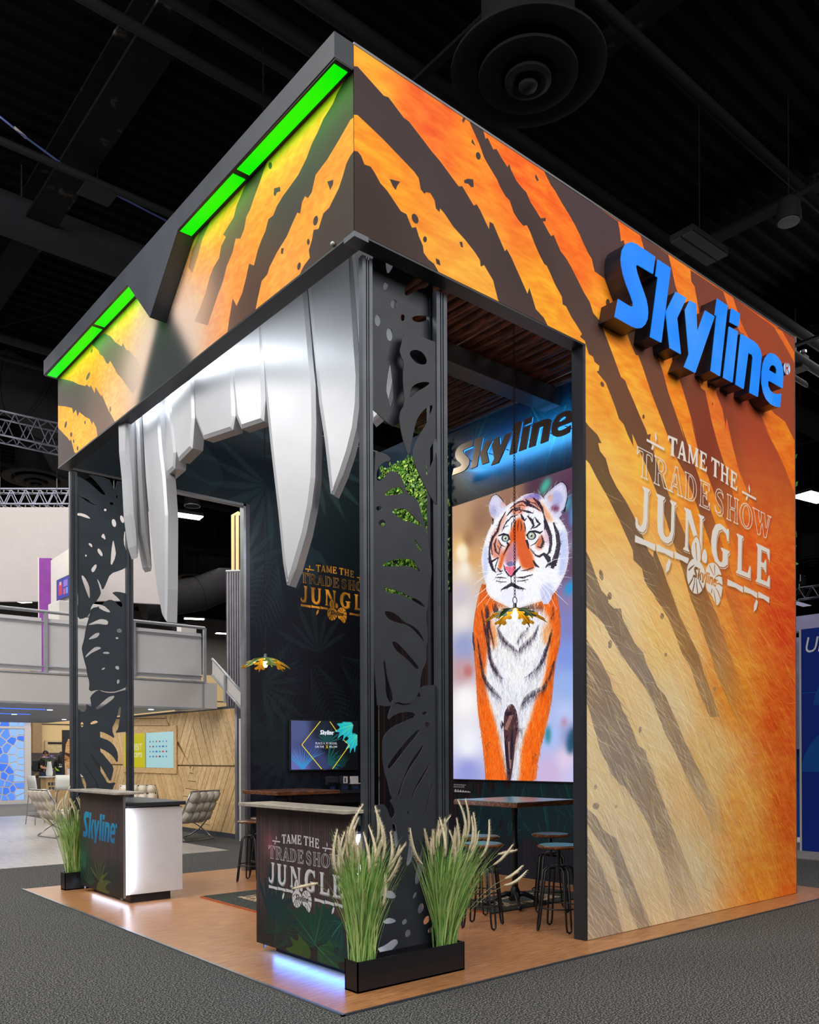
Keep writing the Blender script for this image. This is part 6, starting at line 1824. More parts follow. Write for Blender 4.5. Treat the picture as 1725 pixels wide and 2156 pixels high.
leaf_lamp('leaf-shaded pendant lamp on a chain before the tiger screen', (3.06, 1.47, 2.90), 5.83)
_q = at(559, 1397, 10.65)
leaf_lamp('leaf-shaded pendant lamp on a chain before the jungle wall', tuple(_q), 10.4)

# ------------------------------------------------------------------ TV, shelf and little boxes on the jungle wall
tv = thing('wall_tv', 'small wall television with yellow diamond and teal leaves', 'television', (0, 0, 0))
MB().box((2.998, 5.545, 1.31), (4.145, 5.585, 2.01), .004).build('housing', BLACK, tv)
MB().quad((3.012, 5.543, 1.328), (4.131, 5.543, 1.328), (4.131, 5.543, 1.997), (3.012, 5.543, 1.997)).build('picture', M_TV, tv)
MB().box((3.2, 5.57, 1.45), (3.9, 5.60, 1.85)).build('bracket', IRON, tv)
MB().box((3.54, 5.541, 1.316), (3.60, 5.545, 1.322)).build('badge', ALU, tv)
sh = thing('wall_shelf', 'black shelf unit under the small television', 'shelf', (0, 0, 0))
MB().box((2.75, 5.28, .99), (4.08, 5.60, 1.03), .003).build('board', BLACK, sh)
MB().box((2.80, 5.32, .86), (4.05, 5.60, .99), .003).build('apron', PL, sh)
MB().box((4.05, 5.29, .88), (4.056, 5.31, .98)).build('edge_plate', ALU, sh)
MB().box((3.0, 5.45, .008), (3.9, 5.60, .86)).build('cabinet', PL, sh)
REDM = mat('red_disc', (196, 40, 34), .5)
NAVY = mat('navy_label', (28, 48, 92), .5)
for k, (x, lab) in enumerate(((3.55, 'small black box with a red round badge on the shelf'), (3.76, 'small black box with a white picture on the shelf'), (3.95, 'small dark stand holding a white model on the shelf'))):
    b = thing('display_box', lab, 'box', (x, 5.36, 1.03))
    MB().box((-.06, -.03, 0), (.06, .05, .085), .003).build('stand', BLACK, b)
    MB().box((-.045, -.034, .012), (.03, -.031, .06)).build('label', NAVY, b)
    if k == 0:
        MB().box((-.075, -.01, .086), (.03, .05, .20), .003).build('carton', BLACK, b)
        MB().lathe([(.001, 0), (.05, 0), (.05, .004), (.001, .004)], (0, 0, 0), 20).build('badge', REDM, b)
        bd = kids(b)[-1]
        bd.rotation_euler = (math.pi / 2, 0, 0)
        bd.location = (-.012, -.011, .145)
        V, T, w_ = text_tris('360')
        mb = MB()
        for t_ in T:
            mb.add([(-.012 + (V[i][0] - w_ / 2) * .038, -.017, .125 + V[i][1] * .04) for i in t_], [(0, 1, 2)])
        mb.build('badge_text', WHITE, b)
    elif k == 1:
        MB().box((-.05, -.01, .086), (.06, .05, .205), .003).build('carton', BLACK, b)
        MB().box((-.02, -.013, .10), (.055, -.0105, .195)).build('picture', WHITE, b)
        MB().box((.0, -.015, .115), (.02, -.0132, .175)).build('figure', BLACK, b)
    else:
        MB().box((-.075, -.03, .086), (.11, .05, .098), .002).build('plate', WHITE, b)
        MB().box((-.07, .0, .099), (.06, .03, .195), .002).build('model_wall', WHITE, b)

# ------------------------------------------------------------------ living green panels
LEAF1 = grass_mat('moss_leaf', (24, 66, 18), (66, 124, 34), (142, 178, 62))


def moss(label, p0, ux, uy, un, n, size):
    g = thing('green_wall_panel', label, 'plant wall', (0, 0, 0))
    p0, ux, uy, un = [np.asarray(v, float) for v in (p0, ux, uy, un)]
    q = [p0, p0 + ux, p0 + ux + uy, p0 + uy]
    MB().hexa(q, [v + un * .02 for v in q]).build('backing', mat('moss_backing', (18, 34, 14), .9), g)
    mb = MB()
    e1, e2 = ux / np.linalg.norm(ux), uy / np.linalg.norm(uy)
    for _ in range(n):
        c = p0 + ux * random.random() + uy * random.random() + un * (.025 + .06 * random.random())
        a = random.random() * 6.283
        d = e1 * math.cos(a) + e2 * math.sin(a) + un * random.uniform(-.2, .7)
        d /= np.linalg.norm(d)
        w = np.cross(d, un + .4 * e2 * random.uniform(-1, 1))
        w /= np.linalg.norm(w) + 1e-9
        s_ = size * random.uniform(.6, 1.3)
        mb.add([c, c + d * s_ * .5 + w * s_ * .33, c + d * s_, c + d * s_ * .5 - w * s_ * .33], [(0, 1, 2, 3)])
    o = mb.build('foliage', LEAF1, g)
    o['kind'] = 'stuff'


moss('leafy green wall panel beside the wordmark over the screen', (XLED + .015, 5.45, 3.72), (0, -1.42, 0), (0, 0, 1.98), (-1, 0, 0), 5200, .055)
moss('leafy green wall panel on the rear of the fur wall', (XL + .016, .06, 3.6), (0, 2.2, 0), (0, 0, 1.35), (1, 0, 0), 1600, .09)
l = area('moss_spot', (3.7, 4.7, 5.7), (4.5, 4.7, 4.4), .3, .3, 14, (1, .93, .7))
l = area('alcove_fill', (3.4, 2.9, 4.4), (3.2, 2.6, 0), .8, .8, 14, (.8, .88, 1))
l = area('back_wall_fill', (2.6, 4.0, 4.6), (3.4, 5.6, 2.6), .6, .3, 22, (.92, .95, 1))  # added lamp without a fixture, brightens the jungle wall

# ------------------------------------------------------------------ neighbouring two-storey stand
GRYW = mat('stand_white', (196, 192, 190), .5, 0, .3, var=.03, nscale=1)
PALE = mat('frosted_panel', (206, 204, 206), .35, 0, .4, var=.06, nscale=1.2)
RAIL = mat('grey_rail', (168, 170, 176), .4, .4, .5)
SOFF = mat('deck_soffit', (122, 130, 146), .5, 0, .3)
MB().box((-14, 8.0, 0), (3.38, 19, .006)).build('neighbour_floor', GREYF)
tag(bpy.data.objects['neighbour_floor'], 'pale grey laminate floor under the two-storey stand', 'flooring')
MB().box((-14, 19, 0), (14, 33, .005)).build('aisle_carpet', CARPET2)
tag(bpy.data.objects['aisle_carpet'], 'lavender grey aisle carpet before the blue lit wall', 'carpet')

DY = 10.0
dk = thing('upper_deck', 'white two-storey stand deck with grey guard rail', 'deck', (0, 0, 0))
DX1 = on(428, 1490, 1, DY)[0]
ZD0, ZD1 = 2.40, 2.86
MB().box((-6, DY, ZD0), (DX1, DY + .06, ZD1)).build('fascia', GRYW, dk)
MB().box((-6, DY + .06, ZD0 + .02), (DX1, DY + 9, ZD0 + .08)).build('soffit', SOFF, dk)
MB().box((-6, DY + .02, ZD1 - .02), (DX1, DY + 9, ZD1)).build('deck_floor', GRYW, dk)
MB().box((-6, DY - .02, ZD0 - .03), (DX1 + .02, DY + .02, ZD0)).build('lower_trim', RAIL, dk)
MB().box((-6, DY - .02, ZD1), (DX1 + .02, DY + .04, ZD1 + .03)).build('upper_trim', RAIL, dk)
MB().box((DX1, DY, ZD0), (DX1 + .28, DY + 1.2, ZD1 + .01)).build('end_block', GRYW, dk)
MB().box((DX1 - .02, DY - .01, ZD0), (DX1 + .01, DY + .03, ZD1)).build('corner_trim', RAIL, dk)
zr = on(435, 1322, 1, DY)[2]
MB().tube([(-6, DY + .05, zr), (DX1 + .06, DY + .05, zr)], .028, 10).build('handrail', RAIL, dk, smooth=True)
for z in (ZD1 + .12, zr - .17):
    MB().tube([(-6, DY + .05, z), (DX1, DY + .05, z)], .014, 8).build('rail_bar', RAIL, dk, smooth=True)
px_ = [98, 285, 434]
xs_ = [on(p, 1400, 1, DY)[0] for p in px_]
for x in [-1.6, -.65] + xs_:
    MB().box((x - .025, DY + .03, ZD1), (x + .025, DY + .08, zr)).build('post', RAIL, dk)
ed = [-1.6, -.65] + xs_
for a, b in zip(ed[:-1], ed[1:]):
    MB().box((a + .05, DY + .09, ZD1 + .05), (b - .05, DY + .10, zr - .10)).build('panel', PALE, dk)
for px, py in ((30, 1504), (105, 1495), (318, 1494), (135, 1515)):
    q = on(px, py, 2, ZD0 + .015)
    MB().lathe([(.001, -.004), (.05, -.004), (.05, .004), (.001, .004)], tuple(q), 14).build('downlight', LEDW, dk)
MB().box((-6, 12.4, ZD0 + .012), (1.9, 12.47, ZD0 + .019)).build('blue_line', mat('blue_led_line', (40, 90, 255), em=(50, 100, 255), es=2.2, var=0), dk)
MB().box((-6, 14.4, ZD0 + .012), (2.2, 14.48, ZD0 + .019)).build('blue_line', MATS['blue_led_line'], dk)
# things on the deck: desk, lectern slab
q = at(215, 1285, 16.2)
d_ = tag(MB().box((q[0] - .9, q[1] - .3, ZD1), (q[0] + .35, q[1] + .3, q[2] + .05), .01).build('reception_desk', GRYW), 'white desk standing behind the deck rail', 'desk')
q = at(395, 1320, 16.5)
tag(MB().box((q[0] - .18, q[1] - .1, ZD1), (q[0] + .14, q[1] + .1, q[2] + .0), .01).build('white_pedestal', GRYW), 'small white pedestal behind the rail near the stair', 'pedestal')
# stair
stt = thing('stair', 'white stair with grey rail going down from the deck', 'stair', (0, 0, 0))
a, b = at(447, 1392, 15.6), at(512, 1462, 15.0)
a2, b2 = at(447, 1425, 15.6), at(512, 1500, 15.0)
off = np.array([.3, .35, 0])
MB().hexa([a, b, b2, a2], [v + off * .12 for v in (a, b, b2, a2)]).build('stringer', GRYW, stt)
for k in range(5):
    t_ = k / 5
    c = a2 + (b2 - a2) * t_
    pass
for dz in (.04, .34):
    MB().tube([a + (0, 0, dz - .3), b + (0, 0, dz - .32)], .024, 8).build('rail', RAIL, stt, smooth=True)
b3 = at(524, 1512, 15.0)
MB().hexa([b, b3, b3 - (0, 0, .3), b2], [v_ + off * .12 for v_ in (b, b3, b3 - (0, 0, .3), b2)]).build('stringer', GRYW, stt)
MB().box((b3[0] - .03, b3[1], 0), (b3[0] + .05, b3[1] + .3, b3[2])).build('support', GRYW, stt)
c = at(474, 1480, 15.3)
MB().tube([c, c + (0, 0, .5)], .03, 8).build('rail_post', RAIL, stt)

# ------------------------------------------------------------------ oak plank wall
XO, YO1, ZO = 4.42, 16.4, 2.40
YO0 = float(on(498, 1700, 0, XO)[1])
ow = thing('oak_wall', 'oak plank wall with boards laid in diagonal fields', 'wall', (0, 0, 0))
MB().box((XO, YO0, 0), (XO + .1, YO1, ZO)).build('backing', mat('joint_backing', (112, 90, 60), .8), ow)  # brown backing that shows between the boards
MB().box((XO - .03, YO0 - .08, 0), (XO + .1, YO0, ZO + .05)).build('end_post', ALU, ow)
MB().box((XO - .012, YO0, ZO), (XO + .1, YO1, ZO + .05)).build('cap', CHAR, ow)
MB().box((XO - .015, YO0, 0), (XO, YO1, .09)).build('skirting', CHAR, ow)


def clip(P, n, d):
    out = []
    for i in range(len(P)):
        a, b = P[i], P[(i + 1) % len(P)]
        da, db = np.dot(a, n) - d, np.dot(b, n) - d
        if da <= 0:
            out.append(a)
        if (da < 0 < db) or (db < 0 < da):
            out.append(a + (b - a) * (da / (da - db)))
    return out


OAKS = []
for k, (a, b, c) in enumerate((((178, 146, 100), (200, 168, 120), (214, 184, 138)), ((184, 152, 106), (208, 176, 128), (222, 192, 146)), ((170, 138, 94), (194, 162, 114), (208, 178, 132)))):
    OAKS.append(ramp_mat('oak_plank_%s' % 'abc'[k], [(.3, a), (.5, b), (.7, c)], (3, 3, 3), scale=3, detail=6, rough=.5, dist=1.5))
# triangular fields (y, z) with the direction of their boards
FIELDS = [
    ([(YO0, 2.4), (11.3, 2.4), (YO0, 1.45)], 62), ([(YO0, 1.45), (11.3, 2.4), (11.5, 1.35), (YO0, 1.35)], 62), ([(11.3, 2.4), (12.7, 2.4), (11.5, 1.35)], -58), ([(12.7, 2.4), (14.6, 2.4), (14.3, 1.9), (12.3, 1.9)], 2), ([(12.3, 1.9), (14.3, 1.9), (14.3, 1.35), (11.5, 1.35)], -58), ([(14.6, 2.4), (16.4, 2.4), (16.4, 1.35), (14.3, 1.35), (14.3, 1.9)], 60),
    ([(YO0, 1.32), (11.45, 1.32), (10.6, 0.09), (YO0, 0.09)], -58), ([(11.45, 1.32), (12.2, .09), (10.6, .09)], 2), ([(11.45, 1.32), (13.6, 1.32), (13.6, .09), (12.2, .09)], 58), ([(13.6, 1.32), (16.4, 1.32), (16.4, .09), (13.6, .09)], -58),
]
for F, ang in FIELDS:
    P = [np.array(p, float) for p in F]
    u = np.array([math.cos(math.radians(ang)), math.sin(math.radians(ang))])
    n = np.array([-u[1], u[0]])
    ds = [np.dot(p, n) for p in P]
    d = min(ds)
    while d < max(ds) - .01:
        Q = clip(clip(P, n, d + .153), -n, -(d + .005))
        d += .16
        if len(Q) >= 3:
            ar = 0.5 * abs(sum(Q[i][0] * Q[(i + 1) % len(Q)][1] - Q[(i + 1) % len(Q)][0] * Q[i][1] for i in range(len(Q))))
            if ar > .004:
                MB().prism([[(XO, y, z) for y, z in Q]], (-.018 - .006 * random.random(), 0, 0)).build('plank', OAKS[int(random.random() * 3)], ow)
ws = thing('wall_screen', 'yellow and pale blue lit screen framed in the oak wall', 'screen', (0, 0, 0))
sy0, sy1, sz0, sz1 = on(262, 1560, 0, XO - .05)[1], on(366, 1560, 0, XO - .05)[1], on(366, 1617, 0, XO - .05)[2], on(366, 1540, 0, XO - .05)[2]
MB().box((XO - .05, sy1 - .12, sz0 - .12), (XO - .015, sy0 + .1, sz1 + .12), .004).build('frame', OAK, ws)
MB().quad((XO - .055, sy0, sz0), (XO - .055, sy1, sz0), (XO - .055, sy1, sz1), (XO - .055, sy0, sz1)).build('picture', M_EX, ws)

# ------------------------------------------------------------------ tufted lounge chairs with steel frames
CUSH = mat('cream_cushion', (208, 198, 184), .8, 0, .2, var=.04, bump=.2, bscale=30)
STEEL = mat('chrome_frame', (170, 172, 176), .2, .9, .5)


def lounge(label, loc, rz):
    s = thing('lounge_chair', label, 'chair', loc, rz, 'lounge chairs by the oak wall')
    prof_seat = [(-.05, .30), (.55, .43)]
    mb = MB()

    def cushion(p, q, w, th, name):
        p, q = np.array(p), np.array(q)
        m = MB()
        d = q - p
        L = np.linalg.norm(d)
        d = d / L
        n = np.array([-d[1], d[0]])
        nx, ny = 3, 4
        for i in range(nx):
            for j in range(ny):
                a = p + d * L * i / nx
                b = p + d * L * (i + 1) / nx
                y0, y1 = -w / 2 + w * j / ny, -w / 2 + w * (j + 1) / ny
                bm = bmesh.new()
                bmesh.ops.create_cube(bm, size=1)
                bmesh.ops.bevel(bm, geom=bm.edges[:], offset=.13, segments=2, affect='EDGES')
                vs = []
                for v in bm.verts:
                    c = a + (b - a) * (v.co.x + .5) + n * (v.co.z + .5) * th
                    vs.append((c[0], y0 + (y1 - y0) * (v.co.y + .5), c[1]))
                bm.verts.index_update()
                m.add(vs, [[v.index for v in f.verts] for f in bm.faces])
                bm.free()
        return m.build(name, CUSH, s, smooth=True)
    cushion((-.02, .30), (.56, .42), .72, .13, 'seat_cushion')
    cushion((-.02, .42), (-.30, .93), .72, .12, 'back_cushion').location = (-.02, 0, -.02)
    for sy in (-.37, .37):
        P1 = [(-.36, sy, .90), (-.22, sy, .64), (-.08, sy, .38), (.12, sy, .18), (.34, sy, .06), (.5, sy, .012)]
        P2 = [(.60, sy, .41), (.40, sy, .34), (.16, sy, .24), (-.05, sy, .12), (-.20, sy, .012)]
        for P in (P1, P2):
            MB().tube(P, .014, 6).build('leg', STEEL, s, smooth=True)
    mb = MB()
    for k in range(9):
        y = -.32 + .08 * k
        mb.tube([(-.37, y, .90), (-.23, y, .63), (-.10, y, .38)], .010, 5)
    mb.build('back_strap', mat('leather_strap', (120, 116, 112), .6), s)
    MB().tube([(-.36, -.37, .90), (-.36, .37, .90)], .012, 6).build('cross_bar', STEEL, s)
    MB().tube([(-.2, -.37, .015), (-.2, .37, .015)], .010, 6).build('cross_bar', STEEL, s)
    return s


q = on(412, 1772, 2, 0)
lounge('cream tufted lounge chair seen from behind right of the white counter', (q[0] + .05, q[1] + .3, .0), 1.95)
q = on(322, 1745, 2, 0)
lounge('cream tufted lounge chair facing forward behind the white counter', (q[0] - .25, q[1] + .1, .007), -1.9)
q = on(118, 1765, 2, 0)
lounge('cream lounge chair back showing behind the far grass clump', (q[0] + .1, q[1] + .25, .006), .15)

# ------------------------------------------------------------------ high table, white stools, vase
WPL = mat('white_plastic', (216, 218, 214), .25, 0, .5, var=.02)


def white_stool(label, loc, rz):
    s = thing('white_bar_chair', label, 'stool', loc, rz, 'white bar chairs at the high table')
    P = [(-.20, .40, .10), (-.185, .22, .0)]
    pr = [(.20, .76), (.10, .745), (-.08, .745), (-.17, .77), (-.20, .85), (-.215, .96), (-.235, 1.10)]
    m = MB()
    vs, fs = [], []
    ny = 7
    for i, (x, z) in enumerate(pr):
        for j in range(ny):
            y = -.21 + .42 * j / (ny - 1)
            c = (abs(y) / .21) ** 2
            vs.append((x + (.03 * c if i > 3 else 0), y * (1 if i < 6 else .94), z + (.02 * c if i < 4 else 0)))
    for i in range(len(pr) - 1):
        for j in range(ny - 1):
            k = i * ny + j
            fs.append((k, k + 1, k + ny + 1, k + ny))
    m.add(vs, fs)
    o = m.build('shell', WPL, s, smooth=True)
    md = o.modifiers.new('thick', 'SOLIDIFY')
    md.thickness = .012
    for sx in (-1, 1):
        for sy in (-1, 1):
            MB().tube([(.12 * sx, .15 * sy, .735), (.16 * sx, .19 * sy, .70), (.215 * sx, .225 * sy, .012)], .010, 6).build('leg', STEEL, s, smooth=True)
    for sy in (-1, 1):
        MB().tube([(-.19, .207 * sy, .26), (.19, .207 * sy, .26)], .007, 6).build('stretcher', STEEL, s)
    MB().tube([(.195, -.2, .30), (.195, .2, .30)], .007, 6).build('stretcher', STEEL, s)
    return s


q = at(84, 1730, 19.0)
white_stool('white moulded bar chair with steel legs beside the blue lit wall', (q[0], q[1], .007), .15)
q = at(138, 1725, 19.6)
white_stool('white moulded bar chair seen from behind at the high table', (q[0], q[1], .007), 1.2)
q = at(142, 1638, 20.6)
ht = thing('high_table', 'round white high table beside the white bar chairs', 'table', (q[0] + .1, q[1], .007))
MB().lathe([(.02, 1.02), (.40, 1.02), (.43, 1.035), (.43, 1.05), (.02, 1.05)], (0, 0, 0), 28).build('tabletop', WPL, ht, smooth=True, auto=40)
MB().lathe([(.03, .02), (.03, 1.02)], (0, 0, 0), 12).build('stem', STEEL, ht)
MB().lathe([(.02, 0), (.24, 0), (.24, .015), (.03, .03)], (0, 0, 0), 20).build('base', STEEL, ht)
q = at(122, 1675, 24)
oc = thing('oak_counter', 'oak fronted counter behind the white bar chairs', 'counter', (q[0], q[1], .007))
ztop = at(100, 1635, 24)[2]
MB().box((-.38, -.2, 0), (.72, .3, ztop - .03)).build('front', OAK, oc)
MB().box((-.42, -.24, ztop - .03), (.76, .34, ztop), .004).build('top', WPL, oc)
mb = MB()
for k in range(4):
    mb.box((-.33 + k * .085, -.206, ztop - .25), (-.27 + k * .085, -.2, ztop - .16))
    mb.box((-.31 + k * .08, -.206, ztop - .37), (-.25 + k * .08, -.2, ztop - .29))
mb.build('stencil', mat('stencil_grey', (70, 74, 84), .6), oc)
q2 = at(104, 1634, 23.9)
vs_ = thing('flower_vase', 'tall white vase of purple flowers on the oak counter', 'vase', (q2[0], q2[1], ztop + .007))
MB().lathe([(.05, 0), (.085, .03), (.095, .12), (.06, .34), (.05, .42), (.042, .42), (.05, .3)], (0, 0, 0), 18).build('body', WPL, vs_, smooth=True)
PUR = [mat('purple_petal', (92, 44, 140), .6), mat('white_petal', (220, 214, 224), .6), mat('green_stem', (70, 104, 52), .6)]
for k in range(26):
    a, r_ = random.random() * 6.28, .22 * random.random() ** .5
    c = (r_ * math.cos(a), r_ * math.sin(a), .50 + .12 * random.random())
    m = MB()
    for p in range(5):
        b = p * 1.2566
        m.add([c, (c[0] + .035 * math.cos(b - .4), c[1] + .035 * math.sin(b - .4), c[2] + .01), (c[0] + .05 * math.cos(b), c[1] + .05 * math.sin(b), c[2] + .02), (c[0] + .035 * math.cos(b + .4), c[1] + .035 * math.sin(b + .4), c[2] + .01)], [(0, 1, 2, 3)])
    fl_ = m.build('flower', PUR[0 if k % 4 else 1], vs_)
    MB().tube([(c[0] * .1, c[1] * .1, .38), c], .004, 4).build('flower_stem', PUR[2], fl_)
q3 = at(137, 1634, 23.7)
tag(MB().box((q[0] + .28, q[1] - .1, ztop + .007), (q[0] + .62, q[1] + .08, ztop + .22), .006).build('white_box', WPL), 'white box on the oak counter near the dark column', 'box')

# ------------------------------------------------------------------ blue back-lit wall with stone-like cells
YB_ = 25.0
lx0, lx1 = on(-40, 1690, 1, YB_)[0], on(66, 1692, 1, YB_)[0]
zb1 = on(66, 1515, 1, YB_)[2]
lw = thing('backlit_wall', 'grey wall of irregular cells glowing blue', 'wall', (0, 0, 0))
MB().box((lx0, YB_ + .03, 0), (lx1, YB_ + .2, zb1)).build('core', GRYW, lw)
CELL = [mat('lit_pane', (20, 40, 90), em=(92, 148, 252), es=.95, var=0), mat('bright_pane', (40, 60, 90), em=(150, 196, 255), es=.9, var=0), mat('deep_pane', (16, 30, 80), em=(66, 124, 250), es=.95, var=0)]
r_ = random.Random(5)
zs_ = on(66, 1532, 1, YB_)[2]
for (za, zb, nn) in ((.14, zs_ - .06, 84), (zs_ + .04, zb1 - .04, 9)):
    pts = []
    tries = 0
    while len(pts) < nn and tries < 6000:
        tries += 1
        p = np.array([r_.uniform(lx0 + .05, lx1 - .28), r_.uniform(za, zb)])
        if all(np.hypot(*(p - s_)) > .155 + .10 * (lx1 - p[0]) / 1.6 for s_ in pts):
            pts.append(p)
    for p in pts:
        Q = [np.array(v) for v in ((lx0 + .02, za), (lx1 - .22, za), (lx1 - .22, zb), (lx0 + .02, zb))]
        for s_ in pts:
            if s_ is p:
                continue
            n = s_ - p
            L = np.hypot(*n)
            if L > 1.2:
                continue
            n = n / L
            Q = clip(Q, n, np.dot(n, (p + s_) / 2) - .022)
            if len(Q) < 3:
                break
        if len(Q) >= 3:
            k = 1 if lx1 - p[0] < .55 and r_.random() < .7 else (2 if r_.random() < .35 else 0)
            MB().prism([[(x, YB_ + .03, z) for x, z in Q]], (0, -.012, 0)).build('pane', CELL[k], lw)
MB().box((lx0, YB_ + .0, zs_ - .04), (lx1, YB_ + .03, zs_ + .02)).build('joint_rail', GRYW, lw)
MB().box((lx1 - .2, YB_ + .0, .0), (lx1, YB_ + .03, zs_ - .04)).build('edge_panel', GRYW, lw)
MB().box((lx0, YB_ - .001, .0), (lx1, YB_ + .03, .12)).build('skirting', GRYW, lw)
MB().box((lx0, YB_ - .1, zb1), (lx1, YB_, zb1 + .05)).build('top_light', mat('blue_cove', (40, 80, 255), em=(50, 96, 255), es=2.0, var=0), lw)

# ------------------------------------------------------------------ far end of the hall under the deck
q = on(78, 1660, 1, 45.6)
cn = thing('steel_column', 'brown steel column against the beige hall wall', 'column', (0, 0, 0))
MB().box((q[0] - .25, 45.5, 0), (q[0] + .25, 45.97, 9)).build('shaft', mat('brown_steel', (140, 116, 84), .7), cn)
MB().box((q[0] - .35, 45.4, 4.1), (q[0] + .35, 45.5, 4.3)).build('band', MATS['brown_steel'], cn)
q = on(120, 1600, 1, 45.9)
dr = struct(MB().box((q[0] - .65, 45.9, 0), (q[0] + .75, 45.96, 2.5)).build('door_1', mat('beige_door', (188, 166, 126), .7)))
MB().box((q[0] - .5, 45.86, 2.30), (q[0] + .3, 45.9, 2.40)).build('closer', IRON, dr)
q = at(90, 1625, 41)
bd = thing('dark_partition', 'low dark brown partition behind the two visitors', 'partition', (0, 0, 0))
MB().box((q[0] - .8, q[1], 0), (q[0] + 1.3, q[1] + .08, at(90, 1585, 41)[2])).build('board', mat('dark_board', (62, 54, 52), .8), bd)
MB().box((q[0] - .8, q[1] - .005, 0), (q[0] - .75, q[1] + .085, at(90, 1585, 41)[2] + .01)).build('edge', IRON, bd)
q = at(150, 1600, 25.6)
bn = thing('dark_banner', 'dark display board with a bright animal-fur picture strip', 'banner', (0, 0, 0))
z1 = at(150, 1537, 25.6)[2]
dx = np.array([CR[0], CR[1], 0])
ny = np.array([CF[0], CF[1], 0])
p = q - dx * .28
A = [(p[0], p[1], 0), tuple((p + dx * 1.5) * (1, 1, 0)), tuple((p + dx * 1.5) * (1, 1, 0) + (0, 0, z1)), (p[0], p[1], z1)]
MB().hexa(A, [np.array(v) + ny * .06 for v in A]).build('board', mat('banner_dark', (40, 38, 44), .6), bn)
FURM = ramp_mat('fur_picture', [(.35, (60, 40, 32)), (.45, (190, 120, 60)), (.55, (230, 190, 140)), (.66, (70, 50, 44))], (2, 2, 6), scale=1.6, detail=5, rough=.6, dist=1.5)
f = lambda u, z: tuple((p + dx * u - ny * .004) * (1, 1, 0) + np.array((0, 0, z)))
MB().prism([[f(.10, .95), f(.34, .95), f(.38, 1.5), f(.32, 1.95), f(.20, 2.08), f(.12, 1.9), f(.08, 1.5)]], tuple(-ny * .004)).build('picture', FURM, bn)

# ------------------------------------------------------------------ visitors
SKIN = mat('skin', (196, 142, 112), .6)
BLK = mat('black_cloth', (26, 27, 32), .85)
JEAN = mat('blue_denim', (38, 52, 82), .85)
HAIR = mat('dark_hair', (24, 20, 20), .6)


def limb_mesh(name, joints, edges, m, parent):
    me = bpy.data.meshes.new(name)
    me.from_pydata([j[0] for j in joints], edges, [])
    me.materials.append(m)
    o = link(name, me, parent)
    sk = o.modifiers.new('skin', 'SKIN')
    for v, j in zip(me.skin_vertices[0].data if me.skin_vertices else [], joints):
        v.radius = (j[1], j[2] if len(j) > 2 else j[1])
    o.modifiers.new('smooth', 'SUBSURF').levels = 2
    return o


def skinned(name, joints, edges, mats_, parent, band=None, root=0):
    """one continuous figure grown over a jointed skeleton; faces coloured by height/side through band()"""
    bm = bmesh.new()
    lay = bm.verts.layers.skin.verify()
    vs = []
    for k, j in enumerate(joints):
        v = bm.verts.new(j[0])
        v[lay].radius = (j[1], j[2] if len(j) > 2 else j[1])
        v[lay].use_root = (k == root)
        vs.append(v)
    for a, b in edges:
        bm.edges.new((vs[a], vs[b]))
    me = bpy.data.meshes.new(name)
    bm.to_mesh(me)
    bm.free()
    tmp = bpy.data.objects.new(name, me)
    COL.objects.link(tmp)
    tmp.modifiers.new('skin', 'SKIN')
    s_ = tmp.modifiers.new('sub', 'SUBSURF')
    s_.levels = s_.render_levels = 2
    dg = bpy.context.evaluated_depsgraph_get()
    out = bpy.data.meshes.new_from_object(tmp.evaluated_get(dg))
    bpy.data.objects.remove(tmp)
    out.materials.clear()
    for m in mats_:
        out.materials.append(m)
    if band:
        for p in out.polygons:
            p.material_index = band(p.center)
    out.polygons.foreach_set('use_smooth', [True] * len(out.polygons))
    return link(name, out, parent)


def hand(parent, wrist, d, side):
    d = np.array(d) / np.linalg.norm(d)
    s_ = np.cross(d, (0, 0, 1.0))
    s_ /= np.linalg.norm(s_)
    w = np.array(wrist)
    J = [(w, .026, .018), (w + d * .05, .034, .016), (w + d * .09, .034, .014)]
    E = [(0, 1), (1, 2)]
    for k, L in enumerate((.065, .075, .070, .055)):
        b = w + d * .09 + s_ * (.026 - .0175 * k)
        J += [(b, .010), (b + d * L * .55 - (0, 0, .010), .0085), (b + d * L * .9 - (0, 0, .03), .007)]
        E += [(2, len(J) - 3), (len(J) - 3, len(J) - 2), (len(J) - 2, len(J) - 1)]
    b = w + d * .03 + s_ * .034 * side
    J += [(b, .012), (b + d * .035 + s_ * .02 * side, .010), (b + d * .065 + s_ * .022 * side, .008)]
    E += [(1, len(J) - 3), (len(J) - 3, len(J) - 2), (len(J) - 2, len(J) - 1)]
    return skinned('hand', J, E, [SKIN], parent)


